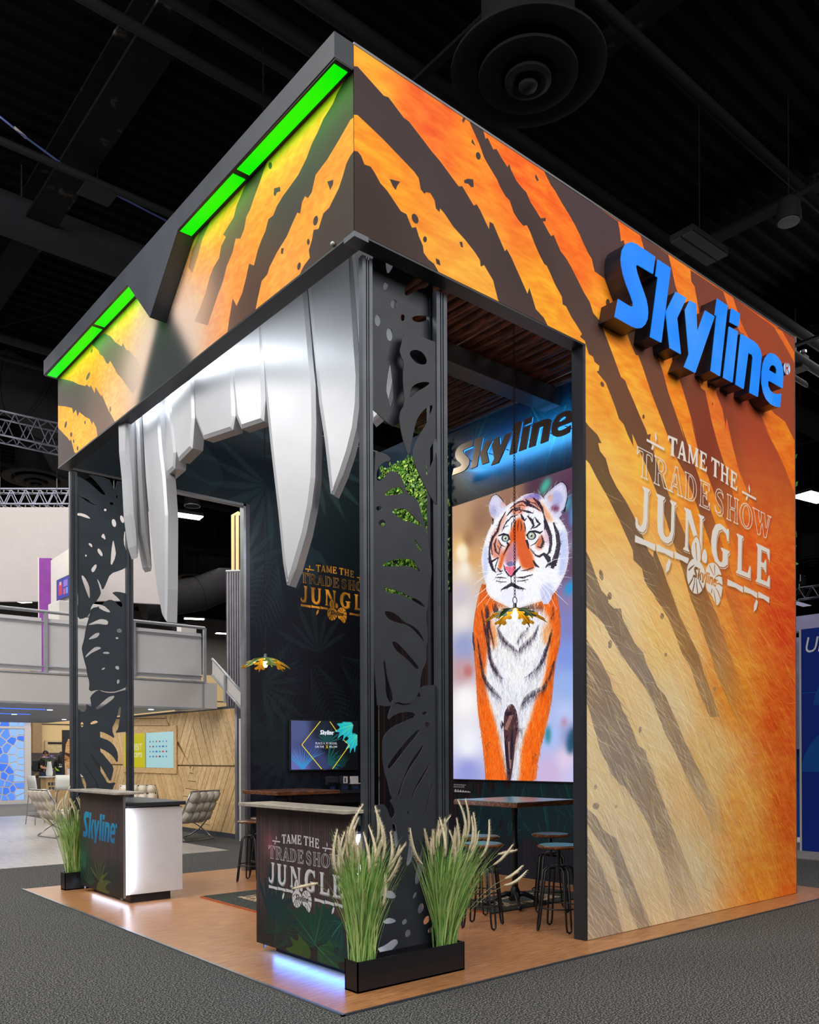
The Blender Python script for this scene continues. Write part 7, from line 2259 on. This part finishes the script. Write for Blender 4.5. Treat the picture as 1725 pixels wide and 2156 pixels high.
def head_parts(par, c, r, face, hair_long=0.0, hm=HAIR):
    """hair cap plus eyes, nose, mouth and ears on the head that ends the body"""
    f = np.array(face, float) / np.linalg.norm(face)
    s_ = np.cross(f, (0, 0, 1.0))
    c = np.array(c)
    mb = MB()
    vs, fs = [], []
    nu, nv = 16, 9
    for i in range(nv):
        th = math.pi * .58 * i / (nv - 1)
        for k in range(nu):
            ph = 2 * math.pi * k / nu
            fr = math.cos(ph)
            t2 = th * (1 - .42 * max(0, fr)) + (hair_long * (1 - max(0, fr)) if i == nv - 1 else 0)
            d = f * math.sin(t2) * math.cos(ph) * 1.06 + s_ * math.sin(t2) * math.sin(ph) * .92 + np.array([0, 0, math.cos(t2) * 1.12])
            vs.append(c + d * r * 1.10)
    for i in range(nv - 1):
        for k in range(nu):
            fs.append((i * nu + k, i * nu + (k + 1) % nu, (i + 1) * nu + (k + 1) % nu, (i + 1) * nu + k))
    mb.add(vs, fs)
    mb.build('hair', hm, par, smooth=True)
    for sg in (-1, 1):
        e_ = c + f * r * .86 + s_ * r * .36 * sg
        MB().lathe([(.001, -.006), (.010, 0), (.001, .006)], tuple(e_), 8).build('eye', HAIR, par)
        a = c + s_ * r * .92 * sg
        MB().tube([a + (0, 0, .03), a + s_ * .012 * sg + (0, 0, .01), a - (0, 0, .03)], [.008, .012, .007], 6).build('ear', SKIN, par, smooth=True)
    n_ = c + f * r * .98
    MB().tube([n_ + (0, 0, .025), n_ + f * .018 - (0, 0, .012), n_ - (0, 0, .02)], [.006, .012, .008], 6).build('nose', SKIN, par, smooth=True)
    m_ = c + f * r * .86 - (0, 0, r * .48)
    MB().tube([m_ - s_ * .022, m_ + f * .004, m_ + s_ * .022], .005, 5).build('mouth', mat('lip', (150, 84, 76), .6), par)


def visitor(pos, yaw, label, kind):
    g = thing('person', label, 'person', pos, yaw)
    if kind == 'man':      # facing local +x, looking down at the phone in his hands
        J = [((0, 0, .96), .155, .19), ((0, 0, 1.10), .135, .18), ((-.01, 0, 1.28), .13, .195), ((0, 0, 1.43), .105, .17), ((.03, 0, 1.52), .055), ((.07, 0, 1.585), .075, .07), ((.075, 0, 1.68), .092, .078),
             ((0, .11, .90), .10), ((.02, .11, .50), .07), ((-.01, .11, .10), .052), ((.13, .12, .04), .04),
             ((0, -.11, .90), .10), ((-.03, -.11, .50), .07), ((-.06, -.11, .10), .052), ((.08, -.12, .04), .04),
             ((0, .21, 1.40), .062), ((.0, .25, 1.14), .048), ((.22, .17, 1.10), .036),
             ((0, -.21, 1.40), .062), ((.0, -.25, 1.14), .048), ((.22, -.17, 1.10), .036)]
        E = [(0, 1), (1, 2), (2, 3), (3, 4), (4, 5), (5, 6), (0, 7), (7, 8), (8, 9), (9, 10), (0, 11), (11, 12), (12, 13), (13, 14), (3, 15), (15, 16), (16, 17), (3, 18), (18, 19), (19, 20)]

        def band(c):
            if c.z > 1.50:
                return 0
            if c.z < .085:
                return 3
            if c.z < .98:
                return 2
            if c.x > .05 and c.z < 1.2 and abs(c.y) > .13:
                return 0
            if abs(c.y) > .19 and c.z < 1.22:
                return 0
            return 1
        skinned('body', J, E, [SKIN, BLK, JEAN, HAIR], g, band)
        for sg in (-1, 1):
            hand(g, (.23, .165 * sg, 1.10), (1, -.35 * sg, .05), -sg)
        head_parts(g, (.085, 0, 1.66), .095, (1, 0, -.25))
        bag = MB().box((-.36, -.16, 1.0), (-.13, .16, 1.42), .05).build('backpack', mat('backpack', (34, 40, 44), .8), g)
        MB().box((-.40, -.12, 1.04), (-.35, .12, 1.22), .02).build('pocket', MATS['backpack'], bag)
        for sg in (-1, 1):
            MB().tube([(-.18, .12 * sg, 1.42), (-.02, .13 * sg, 1.49), (.12, .13 * sg, 1.38), (.10, .15 * sg, 1.15), (-.12, .16 * sg, 1.05)], .018, 6).build('strap', mat('olive_strap', (100, 88, 62), .8), bag)
        MB().box((.30, -.04, 1.10), (.315, .04, 1.24), .004).build('phone', BLK, g)
        MB().tube([(-.14, -.13, .93), (-.25, -.12, .87), (-.24, .02, .80), (-.1, .05, .88)], .05, 7).build('tied_jacket', mat('khaki_cloth', (132, 116, 84), .85), g)
    else:
        J = [((0, 0, .98), .15, .18), ((0, 0, 1.12), .14, .175), ((.01, 0, 1.28), .135, .19), ((0, 0, 1.41), .10, .16), ((.01, 0, 1.48), .05), ((.02, 0, 1.54), .07), ((.02, 0, 1.63), .088, .078),
             ((0, .10, .90), .10), ((0, .10, .50), .07), ((-.02, .10, .10), .05), ((.11, .10, .04), .038), ((0, -.10, .90), .10), ((0, -.10, .50), .07), ((-.02, -.10, .10), .05), ((.11, -.10, .04), .038),
             ((0, .20, 1.37), .062), ((.04, .24, 1.12), .05), ((.2, .12, 1.02), .038), ((0, -.20, 1.37), .062), ((.04, -.24, 1.12), .05), ((.2, -.12, 1.02), .038)]
        E = [(0, 1), (1, 2), (2, 3), (3, 4), (4, 5), (5, 6), (0, 7), (7, 8), (8, 9), (9, 10), (0, 11), (11, 12), (12, 13), (13, 14), (3, 15), (15, 16), (16, 17), (3, 18), (18, 19), (19, 20)]
        skinned('body', J, E, [SKIN, BLK, JEAN, HAIR], g, lambda c: 0 if c.z > 1.47 else (3 if c.z < .08 else (2 if c.z < .95 else 1)))
        for sg in (-1, 1):
            hand(g, (.215, .112 * sg, 1.015), (1, -.3 * sg, .0), -sg)
        head_parts(g, (.025, 0, 1.615), .092, (1, 0, -.1), .5)
        MB().lathe([(.02, 1.18), (.075, 1.22), (.09, 1.4), (.095, 1.55), (.05, 1.66)], (-.05, 0, 0), 12).build('long_hair', HAIR, g, smooth=True)
        GRN = mat('lime_stripe', (168, 206, 40), .7)
        for k in range(3):
            MB().tube([(-.145, .03 + .03 * k, 1.02), (-.15, .10 + .02 * k, 1.08), (-.13, .16, 1.10 + .02 * k), (-.05, .195, 1.10 + .03 * k)], .011, 5).build('stripe', GRN, g)
        V, T, w_ = text_tris('Cat')
        mb = MB()
        for t_ in T:
            mb.add([(-.155, .03 - V[i][0] * .07, 1.22 + V[i][1] * .06) for i in t_], [(0, 1, 2)])
        mb.box((-.158, -.12, 1.155), (-.154, .04, 1.19))
        mb.build('back_print', WPL, g)
    return g


q = at(92, 1667, 31)
visitor((q[0], q[1], .005), -.6, 'standing man in black T-shirt and jeans with a backpack', 'man')
q = at(129, 1650, 31)
visitor((q[0], q[1], .005), 1.0, 'person with long black hair in a black hoodie with lime stripes', 'woman')

# ------------------------------------------------------------------ deck furniture seen above the rail
q = at(95, 1230, 18.5)
pp = thing('purple_panel', 'tall purple panel on the upper deck', 'panel', (0, 0, 0))
dxn = dx / np.linalg.norm(dx)
nyn = np.array([CF[0], CF[1], 0]) / np.linalg.norm(CF[:2])


def slab(name, px0, px1, pytop, zbot, depth, m, par, th=.08, pytop2=None, depth2=None):
    a, b = at(px0, pytop, depth), at(px1, pytop if pytop2 is None else pytop2, depth if depth2 is None else depth2)
    Q = [(a[0], a[1], zbot), (b[0], b[1], zbot), tuple(b), tuple(a)]
    return MB().hexa(Q, [np.array(v) + nyn * th for v in Q]).build(name, m, par)


slab('panel', 82, 107, 1175, ZD1, 18.5, mat('purple_fabric', (112, 44, 128), .7), pp)
slab('edge', 80, 82, 1174, ZD1, 18.5, GRYW, pp)
wp = thing('white_partition', 'white partition angled away on the upper deck', 'partition', (0, 0, 0))
slab('board', 107, 150, 1180, ZD1, 18.5, GRYW, wp, .06, 1152, 17.4)
dt = thing('deck_monitor', 'small monitor showing figures on the white deck partition', 'monitor', (0, 0, 0))
a, b = at(119, 1222, 18.0), at(147, 1209, 17.3)
c, d = at(147, 1255, 17.3), at(119, 1266, 18.0)
MB().hexa([d, c, b, a], [np.array(v) + nyn * .05 for v in (d, c, b, a)]).build('housing', BLACK, dt)
MONI = np.zeros((60, 60, 3), np.float32)
MONI[:] = np.array([60, 60, 170]) / 255
for x, y, w, h, cc in ((8, 14, 18, 34, (200, 60, 110)), (12, 8, 10, 10, (230, 180, 170)), (32, 8, 20, 20, (150, 120, 220)), (32, 32, 9, 18, (220, 90, 130)), (44, 32, 9, 18, (120, 160, 240))):
    fill(MONI, [(x, y), (x + w, y), (x + w, y + h), (x, y + h)], cc)
q4 = [v - nyn * .003 + (m_ - v) * .06 for v, m_ in ((d, (a + c) / 2), (c, (a + c) / 2), (b, (a + c) / 2), (a, (a + c) / 2))]
MB().quad(*q4).build('picture', img_mat('monitor_picture', MONI, emit=.9), dt)

# ------------------------------------------------------------------ hanging white sign, truss, drape, pipes
hsn = thing('hanging_banner', 'large white fabric sign hanging above the neighbouring stand', 'sign', (0, 0, 0))
BANW = mat('banner_white', (160, 154, 154), .7, 0, .2, var=.02)
slab('fabric', -60, 265, 1068, at(0, 1266, 19.5)[2], 19.5, BANW, hsn, .1)
slab('fabric', 265, 350, 1075, at(300, 1268, 19.5)[2], 19.5, BANW, hsn, .1, 1078, 19.8)
slab('hem', 350, 354, 1078, at(300, 1268, 19.5)[2] - .02, 19.8, ALU, hsn, .12)
for px in (0, 120, 240, 340):
    a = at(px, 1072, 19.55)
    MB().tube([a, (a[0], a[1], HZ - .07)], .008, 5).build('wire', IRON, hsn)
TRM = mat('truss_steel', (120, 124, 140), .35, .7, .5)


def truss(label, A, B, s, nseg):
    t_ = thing('lighting_truss', label, 'truss', (0, 0, 0))
    A, B = np.array(A), np.array(B)
    d = (B - A) / np.linalg.norm(B - A)
    w = np.cross(d, (0, 0, 1.0))
    w /= np.linalg.norm(w)
    offs = [w * s / 2 + (0, 0, s / 2), -w * s / 2 + (0, 0, s / 2), -w * s / 2 - (0, 0, s / 2), w * s / 2 - (0, 0, s / 2)]
    for o_ in offs:
        MB().tube([A + o_, B + o_], .024, 7).build('chord', TRM, t_, smooth=True)
    for f_ in range(4):
        mb = MB()
        o1, o2 = offs[f_], offs[(f_ + 1) % 4]
        for k in range(nseg):
            p_, q_ = A + (B - A) * k / nseg, A + (B - A) * (k + 1) / nseg
            mb.tube([p_ + (o1 if k % 2 else o2), q_ + (o2 if k % 2 else o1)], .012, 5)
        mb.build('web', TRM, t_)
    for E_ in (A, B):
        MB().tube([E_ + (0, 0, s / 2), (E_[0], E_[1], HZ - .07)], .006, 5).build('wire', IRON, t_)


a, b = at(-60, 1050, 20.5), at(152, 1050, 20.5)
truss('steel box truss above the white hanging sign', a, b, .36, 14)
a, b = at(-60, 885, 17.6), at(124, 925, 18.2)
truss('thin steel truss below the large round duct', a, b, .5, 8)
a, b = at(1676, 1252, 26), at(1760, 1240, 26)
truss('steel truss carrying spotlights beside the fur wall', a, b, .35, 6)

dp = thing('grey_drape', 'pleated grey drape hanging beside the opening', 'curtain', (0, 0, 0))
mb = MB()
D0 = 19.0
za, zb = at(480, 1205, D0)[2], 0.0
n = 44
pp_ = []
for k in range(n):
    px = 476 + 40 * k / (n - 1)
    w_ = .05 * math.sin(k * 1.15)
    pp_.append(at(px, 1205, D0 + w_))
mb.add([(p_[0], p_[1], za) for p_ in pp_] + [(p_[0], p_[1], 0) for p_ in pp_], [(k, k + 1, n + k + 1, n + k) for k in range(n - 1)])
mb.build('cloth', mat('drape_cloth', (150, 148, 156), .6, 0, .3), dp, smooth=True)
MB().tube([(pp_[0][0], pp_[0][1], za + .02), (pp_[-1][0], pp_[-1][1], za + .02)], .03, 8).build('rod', ALU, dp)
mb = None
for k, px in enumerate((491, 500)):
    a = at(px, 1205, 19.8)
    tag(MB().tube([(a[0], a[1], 0), (a[0], a[1], at(px, 1085, 19.8)[2]), (a[0] + .2, a[1] + .1, at(px, 1075, 19.8)[2])], .042, 8).build('riser_pipe', BEIGE, None, smooth=True), ['beige vertical pipe above the drape, one nearer the wide opening', 'beige vertical pipe above the drape, one beside the booth jamb'][k], 'pipe', 'beige riser pipes')

# ------------------------------------------------------------------ roof services: diffusers, ducts, pipes, joists, lamps, speaker
DUCT = mat('duct_black', (24, 23, 27), .8, 0, .15)
DIFM = mat('diffuser_black', (20, 20, 20), .7, 0, .15)


def diffuser(px, py, r, label):
    q = on(px, py, 2, 8.4)
    g = thing('ceiling_diffuser', label, 'air diffuser', tuple(q), 0, 'round ceiling diffusers')
    for k, (r0, r1, dz) in enumerate(((.72, 1.0, 0), (.36, .64, -.06), (.17, .30, -.11))):
        MB().lathe([(r * r0 * .86, .16 + dz), (r * r0, .03 + dz), (r * (r0 + r1) / 2, dz), (r * r1, .02 + dz), (r * r1, .05 + dz), (r * r0 * 1.0, .10 + dz)], (0, 0, 0), 48).build('ring', DIFM, g, smooth=True, auto=40)
    MB().lathe([(.005, -.16), (r * .11, -.15), (r * .125, -.12), (.005, -.10)], (0, 0, 0), 24).build('centre_cap', DIFM, g, smooth=True)
    MB().lathe([(r * .6, .1), (r * .6, 1.2)], (0, 0, 0), 32).build('neck', DUCT, g, smooth=True, auto=40)


diffuser(1112, 155, .78, 'largest round black air diffuser above the fur wall')
diffuser(76, 1011, .79, 'round black air diffuser above the white hanging sign')
diffuser(411, 1219, .75, 'round black air diffuser seen through the opening by the fangs')
diffuser(1712, 1184, .75, 'round black air diffuser beside the edge of the fur wall')


def duct(label, P, r, flange=True):
    g = thing('air_duct', label, 'duct')
    P = [np.array(p_) for p_ in P]
    MB().tube(P, r, 24).build('tube', DUCT, g, smooth=True, auto=50)
    for p_ in (P[0] * .7 + P[1] * .3, P[-1] * .7 + P[-2] * .3):
        MB().tube([p_, (p_[0], p_[1], HZ - .07)], .012, 5).build('hanger', IRON, g)
    if flange:
        for i in range(len(P)):
            t_ = (P[min(i + 1, len(P) - 1)] - P[max(i - 1, 0)])
            t_ = t_ / np.linalg.norm(t_)
            MB().tube([P[i] - t_ * .02, P[i] + t_ * .02], r * 1.04, 24).build('flange', DUCT, g, smooth=True, auto=50)


duct('large round duct bending down above the far truss', [at(-120, 800, 18.4), at(20, 808, 18.4), at(70, 830, 18.7), at(118, 880, 19.2), at(160, 960, 20.5)], .66)
duct('black duct feeding the diffuser seen through the opening', [at(300, 1270, 30), at(420, 1250, 31), at(530, 1205, 32)], .62)
duct('upper black duct seen through the opening', [at(420, 1180, 33), at(530, 1190, 33.5)], .8)
duct('small black duct under the roof seen through the opening', [at(345, 1300, 36), at(372, 1310, 36), at(380, 1325, 36)], .35)
duct('grey duct beside the right edge of the fur wall', [at(1640, 850, 19), at(1780, 930, 21)], .28, False)
duct('long black duct along the roof left of the booth', [(-12, 9.2, 9.6), (30, 9.2, 9.6)], .3, False)

PIPE = mat('pipe_black', (10, 10, 12), .8, 0, .12)
pr_ = random.Random(9)
for k, (y, z, r) in enumerate(((-2.4, 9.2, .05), (-2.05, 9.2, .06), (-1.7, 9.2, .04), (1.2, 9.4, .07), (3.0, 9.3, .09), (3.5, 9.3, .09), (3.95, 9.3, .05), (4.6, 9.4, .06), (7.2, 9.3, .05), (12.4, 9.2, .08), (13.2, 9.2, .05), (19.8, 9.3, .08), (24.6, 9.2, .07), (31, 9.2, .08))):
    tag(MB().tube([(-20, y, z), (50, y, z)], r, 8).build('roof_pipe', PIPE, None, smooth=True), 'thin black pipe running along the roof deck', 'pipe', 'black roof pipes')
JO = ramp_mat('joist_fireproof', [(.5, (5, 5, 7)), (.60, (8, 8, 9)), (.66, (50, 47, 43)), (.7, (84, 78, 72))], (1, 1, 1), scale=2.3, detail=8, rough=.9, spec=.1)
for k in range(12):
    x = -13 + 4.6 * k
    g = thing('roof_joist', 'black roof joist with flaking pale patches', 'joist', (0, 0, 0), 0, 'roof joists')
    MB().box((x - .12, -25, HZ - .32), (x + .12, 55, HZ - .30 + .02)).build('bottom_flange', JO, g)
    MB().box((x - .02, -25, HZ - .30), (x + .02, 55, HZ - .08)).build('web', JO, g)
    MB().box((x - .22, -25, HZ - 1.0), (x + .22, 55, HZ - .95)).build('lower_chord', JO, g) if k in (3, 6) else None
for k, (x0, x1) in enumerate(((3.0, 3.1), (8.2, 8.3), (12.4, 12.5), (17.5, 17.6))):
    g = thing('strut_rack', 'thin strut rail under the roof pipes', 'strut', (0, 0, 0), 0, 'strut rails under the roof pipes')
    MB().box((x0, -6, 9.08), (x1, 8, 9.12)).build('rail', PIPE, g)
    for y in (-4, 0, 4, 7):
        MB().tube([(x0 + .05, y, 9.1), (x0 + .05, y, HZ)], .012, 5).build('rod', PIPE, g)

LAMPM = mat('lamp_tube', (255, 252, 244), em=(255, 246, 228), es=9.0, var=0)
LAMPD = mat('lamp_dim', (24, 24, 24), em=(24, 26, 25), es=.5, var=0)


def hall_lamp(p0, p1, w, label, m=None):
    g = thing('high_bay_lamp', label, 'lamp', (0, 0, 0), 0, 'high-bay lamps')
    p0, p1 = np.array(p0), np.array(p1)
    d = p1 - p0
    d[2] = 0
    s_ = np.cross(d / np.linalg.norm(d), (0, 0, 1.0)) * w / 2
    Q = [p0 - s_, p0 + s_, p1 + s_, p1 - s_]
    MB().hexa([v + (0, 0, .01) for v in Q], [v + (0, 0, .09) for v in Q]).build('housing', IRON, g)
    for f_ in (-.5, .5):
        c0, c1_ = p0 + s_ * f_, p1 + s_ * f_
        h_ = s_ * .42
        R_ = [c0 - h_, c0 + h_, c1_ + h_, c1_ - h_]
        MB().hexa([v - (0, 0, .012) for v in R_], [v + (0, 0, .008) for v in R_]).build('tube', m or LAMPM, g)
    MB().tube([(p0 + p1) / 2 + (0, 0, .09), ((p0 + p1) / 2)[:2].tolist() + [HZ - .07]], .006, 5).build('wire', IRON, g)


for (a, b, w, lab) in (((355, 1081), (424, 1091), .42, 'bright high-bay lamp highest in the wide opening'), ((388, 1302), (430, 1304), .42, 'bright high-bay lamp in the middle of the opening above the rail'), ((455, 1333), (488, 1335), .42, 'bright high-bay lamp lowest beside the grey drape'), ((1686, 1040), (1740, 1054), .6, 'bright high-bay lamp right of the fur wall'), ((40, 1268), (62, 1267), .4, 'bright high-bay lamp under the white hanging sign')):
    hall_lamp(on(*a, 2, 8.2), on(*b, 2, 8.2), w, lab)
hall_lamp(on(1435, 498, 2, 8.4), on(1510, 548, 2, 8.4), .35, 'unlit high-bay lamp above the blue channel letters', LAMPD)
hall_lamp(on(1672, 1268, 2, 8.2), on(1700, 1276, 2, 8.2), .4, 'dim high-bay lamp above the blue stand', mat('lamp_soft', (160, 160, 170), em=(130, 134, 150), es=1.0, var=0))

q = at(1661, 452, 11.5)
sp = thing('pendant_speaker', 'black pendant loudspeaker hanging under the roof', 'loudspeaker', tuple(q))
MB().lathe([(.02, -.10), (.155, -.10), (.165, -.07), (.16, .02), (.135, .16), (.11, .20), (.02, .21)], (0, 0, 0), 24).build('body', DUCT, sp, smooth=True, auto=40)
MB().lathe([(.005, -.108), (.14, -.106), (.14, -.101), (.005, -.101)], (0, 0, 0), 24).build('grille', mat('grille_grey', (90, 92, 98), .6), sp)
MB().tube([(0, 0, .2), (0, 0, HZ - .07 - q[2])], .006, 5).build('wire', IRON, sp)
q = at(405, 1062, 22)
sp = thing('round_pendant', 'small round pendant fitting by the opening lintel', 'lamp', tuple(q))
MB().lathe([(.02, -.04), (.20, -.04), (.22, 0), (.20, .04), (.20, .35), (.02, .36)], (0, 0, 0), 20).build('body', DUCT, sp, smooth=True, auto=40)
MB().tube([(0, 0, .3), (0, 0, HZ - .07 - q[2])], .03, 6).build('stem', DUCT, sp)
MB().tube([(.2 * math.cos(t_), .2 * math.sin(t_), -.04) for t_ in np.linspace(0, 6.283, 20, endpoint=False)], .014, 6, True).build('rim', ALU, sp)
q = at(1676, 765, 17)
pj = thing('ceiling_projector', 'small dark projector hanging behind the fur wall edge', 'projector', tuple(q))
MB().box((-.16, -.2, -.16), (.16, .2, .12), .02).build('body', DUCT, pj)
MB().lathe([(.02, 0), (.06, 0), (.06, .05), (.02, .05)], (-.1, -.2, .1), 12).build('lens', ALU, pj)
MB().tube([(0, 0, .12), (0, 0, HZ - .07 - q[2])], .012, 6).build('drop_rod', IRON, pj)
for px in (1688, 1690):
    q = at(px, 1225 if px == 1690 else 1245, 26)
    g = thing('stage_spotlight', 'black stage spotlight clamped to the truss, %s one' % ('upper' if px == 1690 else 'lower'), 'spotlight', tuple(q), 0, 'stage spotlights beside the fur wall')
    MB().lathe([(.02, -.12), (.12, -.12), (.13, .05), (.07, .16), (.02, .17)], (0, 0, 0), 16).build('can', DUCT, g, smooth=True, auto=40)
    MB().tube([(-.14, 0, 0), (-.14, 0, .2), (.14, 0, .2), (.14, 0, 0)], .012, 6).build('yoke', ALU, g)
BLUC = mat('blue_cable', (46, 62, 108), .6)
c_ = thing('power_cable', 'blue power cable sagging across the roof at upper left', 'cable')
MB().tube([on(x, y, 2, z) for x, y, z in ((-10, 238, 9.6), (50, 286, 9.5), (130, 345, 9.42), (240, 408, 9.4), (352, 466, 9.45), (450, 510, 9.6))], .014, 6).build('cord', BLUC, c_, smooth=True)
MB().tube([on(30, 268, 2, 9.54), on(55, 290, 2, 9.5)], .018, 6).build('tape', mat('pale_tape', (150, 142, 130), .8), c_)
for k, P in enumerate(([(370, -10), (310, 95), (265, 165), (200, 210), (190, 290)], [(190, 215), (130, 345), (70, 470), (0, 560)], [(-5, 690), (60, 672), (122, 660)])):
    tag(MB().tube([on(x, y, 2, 10.3 - .05 * k) if k < 3 else at(x, y, 14) for x, y in P], .007, 5).build('thin_wire', PIPE, None), ['thin dark wire drooping from the roof at upper left', 'thin dark wire running down the left of the roof', 'thin wire near the brow tip'][k], 'wire')
q = on(205, 402, 2, 9.3)
fx = thing('cable_plate', 'dark plate clipped under the blue cable', 'fitting', tuple(q))
MB().box((-.22, -.18, -.05), (.22, .18, -.03), .004).build('plate', DUCT, fx)
MB().box((-.06, -.03, -.03), (.03, .03, .08), .01).build('clip', mat('clip_grey', (130, 130, 126), .6), fx)
MB().tube([(.0, 0, .06), (0, 0, HZ - .07 - q[2])], .006, 5).build('wire', IRON, fx)

# ------------------------------------------------------------------ blue stand at the right edge
bs_ = thing('blue_stand', 'blue exhibition wall with a cut-off white name at the right edge', 'stand', (0, 0, 0))
XB = 9.99
BLU = mat('blue_laminate', (6, 42, 140), .5, 0, .3, var=.03)
BLU2 = mat('mid_blue', (8, 78, 160), .5, 0, .3, var=.03)
yb0 = on(1685, 1790, 0, XB)[1]
ztp = on(1690, 1325, 0, XB)[2]
MB().box((XB, yb0 - 3.4, 0), (XB + .1, yb0, ztp)).build('wall', BLU, bs_)
MB().box((XB - .004, yb0 - .03, 0), (XB, yb0, ztp)).build('edge_trim', GRYW, bs_)
sl = on(1700, 1460, 0, XB)[2]
MB().box((XB - .003, yb0 - 3.4, sl), (XB, yb0, sl + .015)).build('joint_line', BLU2, bs_)
for zc, R_ in ((sl + .0, .62), (on(1700, 1600, 0, XB)[2], .8)):
    P = [(XB - .004, yb0 - .9 + R_ * math.cos(t_) * 1.1, zc - .2 + R_ * math.sin(t_)) for t_ in np.linspace(.02, 3.12, 18)] + [(XB - .004, yb0 - .9 + R_ * .62 * math.cos(t_) * 1.1, zc - .2 + R_ * .55 * math.sin(t_)) for t_ in np.linspace(3.12, .02, 18)]
    P = [(x, min(y, yb0 - .035), z) for x, y, z in P]
    MB().prism([P], (.003, 0, 0)).build('swoosh', BLU2, bs_)
V, T, w_ = text_tris('Uni')
zU = on(1700, 1374, 0, XB)[2]
hU = .235
yU = on(1695, 1370, 0, XB)[1]
mb = MB()
for t_ in T:
    mb.add([(XB - .006, yU - V[i][0] * hU * .85 - V[i][1] * hU * .2, zU + V[i][1] * hU) for i in t_], [(0, 1, 2)])
mb.build('lettering', mat('white_letters', (225, 228, 236), .5), bs_)
wf = thing('lavender_surround', 'pale lavender frame around the blue stand', 'frame', (0, 0, 0))
LAV = mat('lavender_white', (176, 172, 214), .6)
yf = on(1676, 1790, 0, XB + .9)[1]
z2 = on(1676, 1298, 0, XB + .3)[2]
MB().box((XB + .3, yb0 - 3.6, ztp + .02), (XB + .5, yb0 + 1.2, z2)).build('header', LAV, wf)
MB().box((XB + 1.0, yb0 - .2, 1.6), (XB + 1.1, yb0 + 2.4, ztp + .02)).build('panel', LAV, wf)
bk = thing('blue_rear_wall', 'bright blue printed rear wall glimpsed beside the fur wall', 'wall', (0, 0, 0))
MB().box((XB + 1.2, yb0 - .5, 0.1), (XB + 1.3, yb0 + 2.6, 2.2)).build('board', mat('bright_blue', (22, 84, 196), .5), bk)
MB().lathe([(.16, -.02), (.24, -.02), (.24, .0), (.16, .0)], (0, 0, 0), 20).build('ring_print', BLU2, bk)
kids(bk)[-1].rotation_euler = (0, math.pi / 2, 0)
kids(bk)[-1].location = (XB + 1.19, yb0 + .55, 1.3)
MB().box((9.0, -3, 0), (16, yb0 + 2.8, .012)).build('stand_floor', mat('pale_floor', (150, 144, 138), .5))
tag(bpy.data.objects['stand_floor'], 'pale floor strip in front of the blue stand', 'flooring')
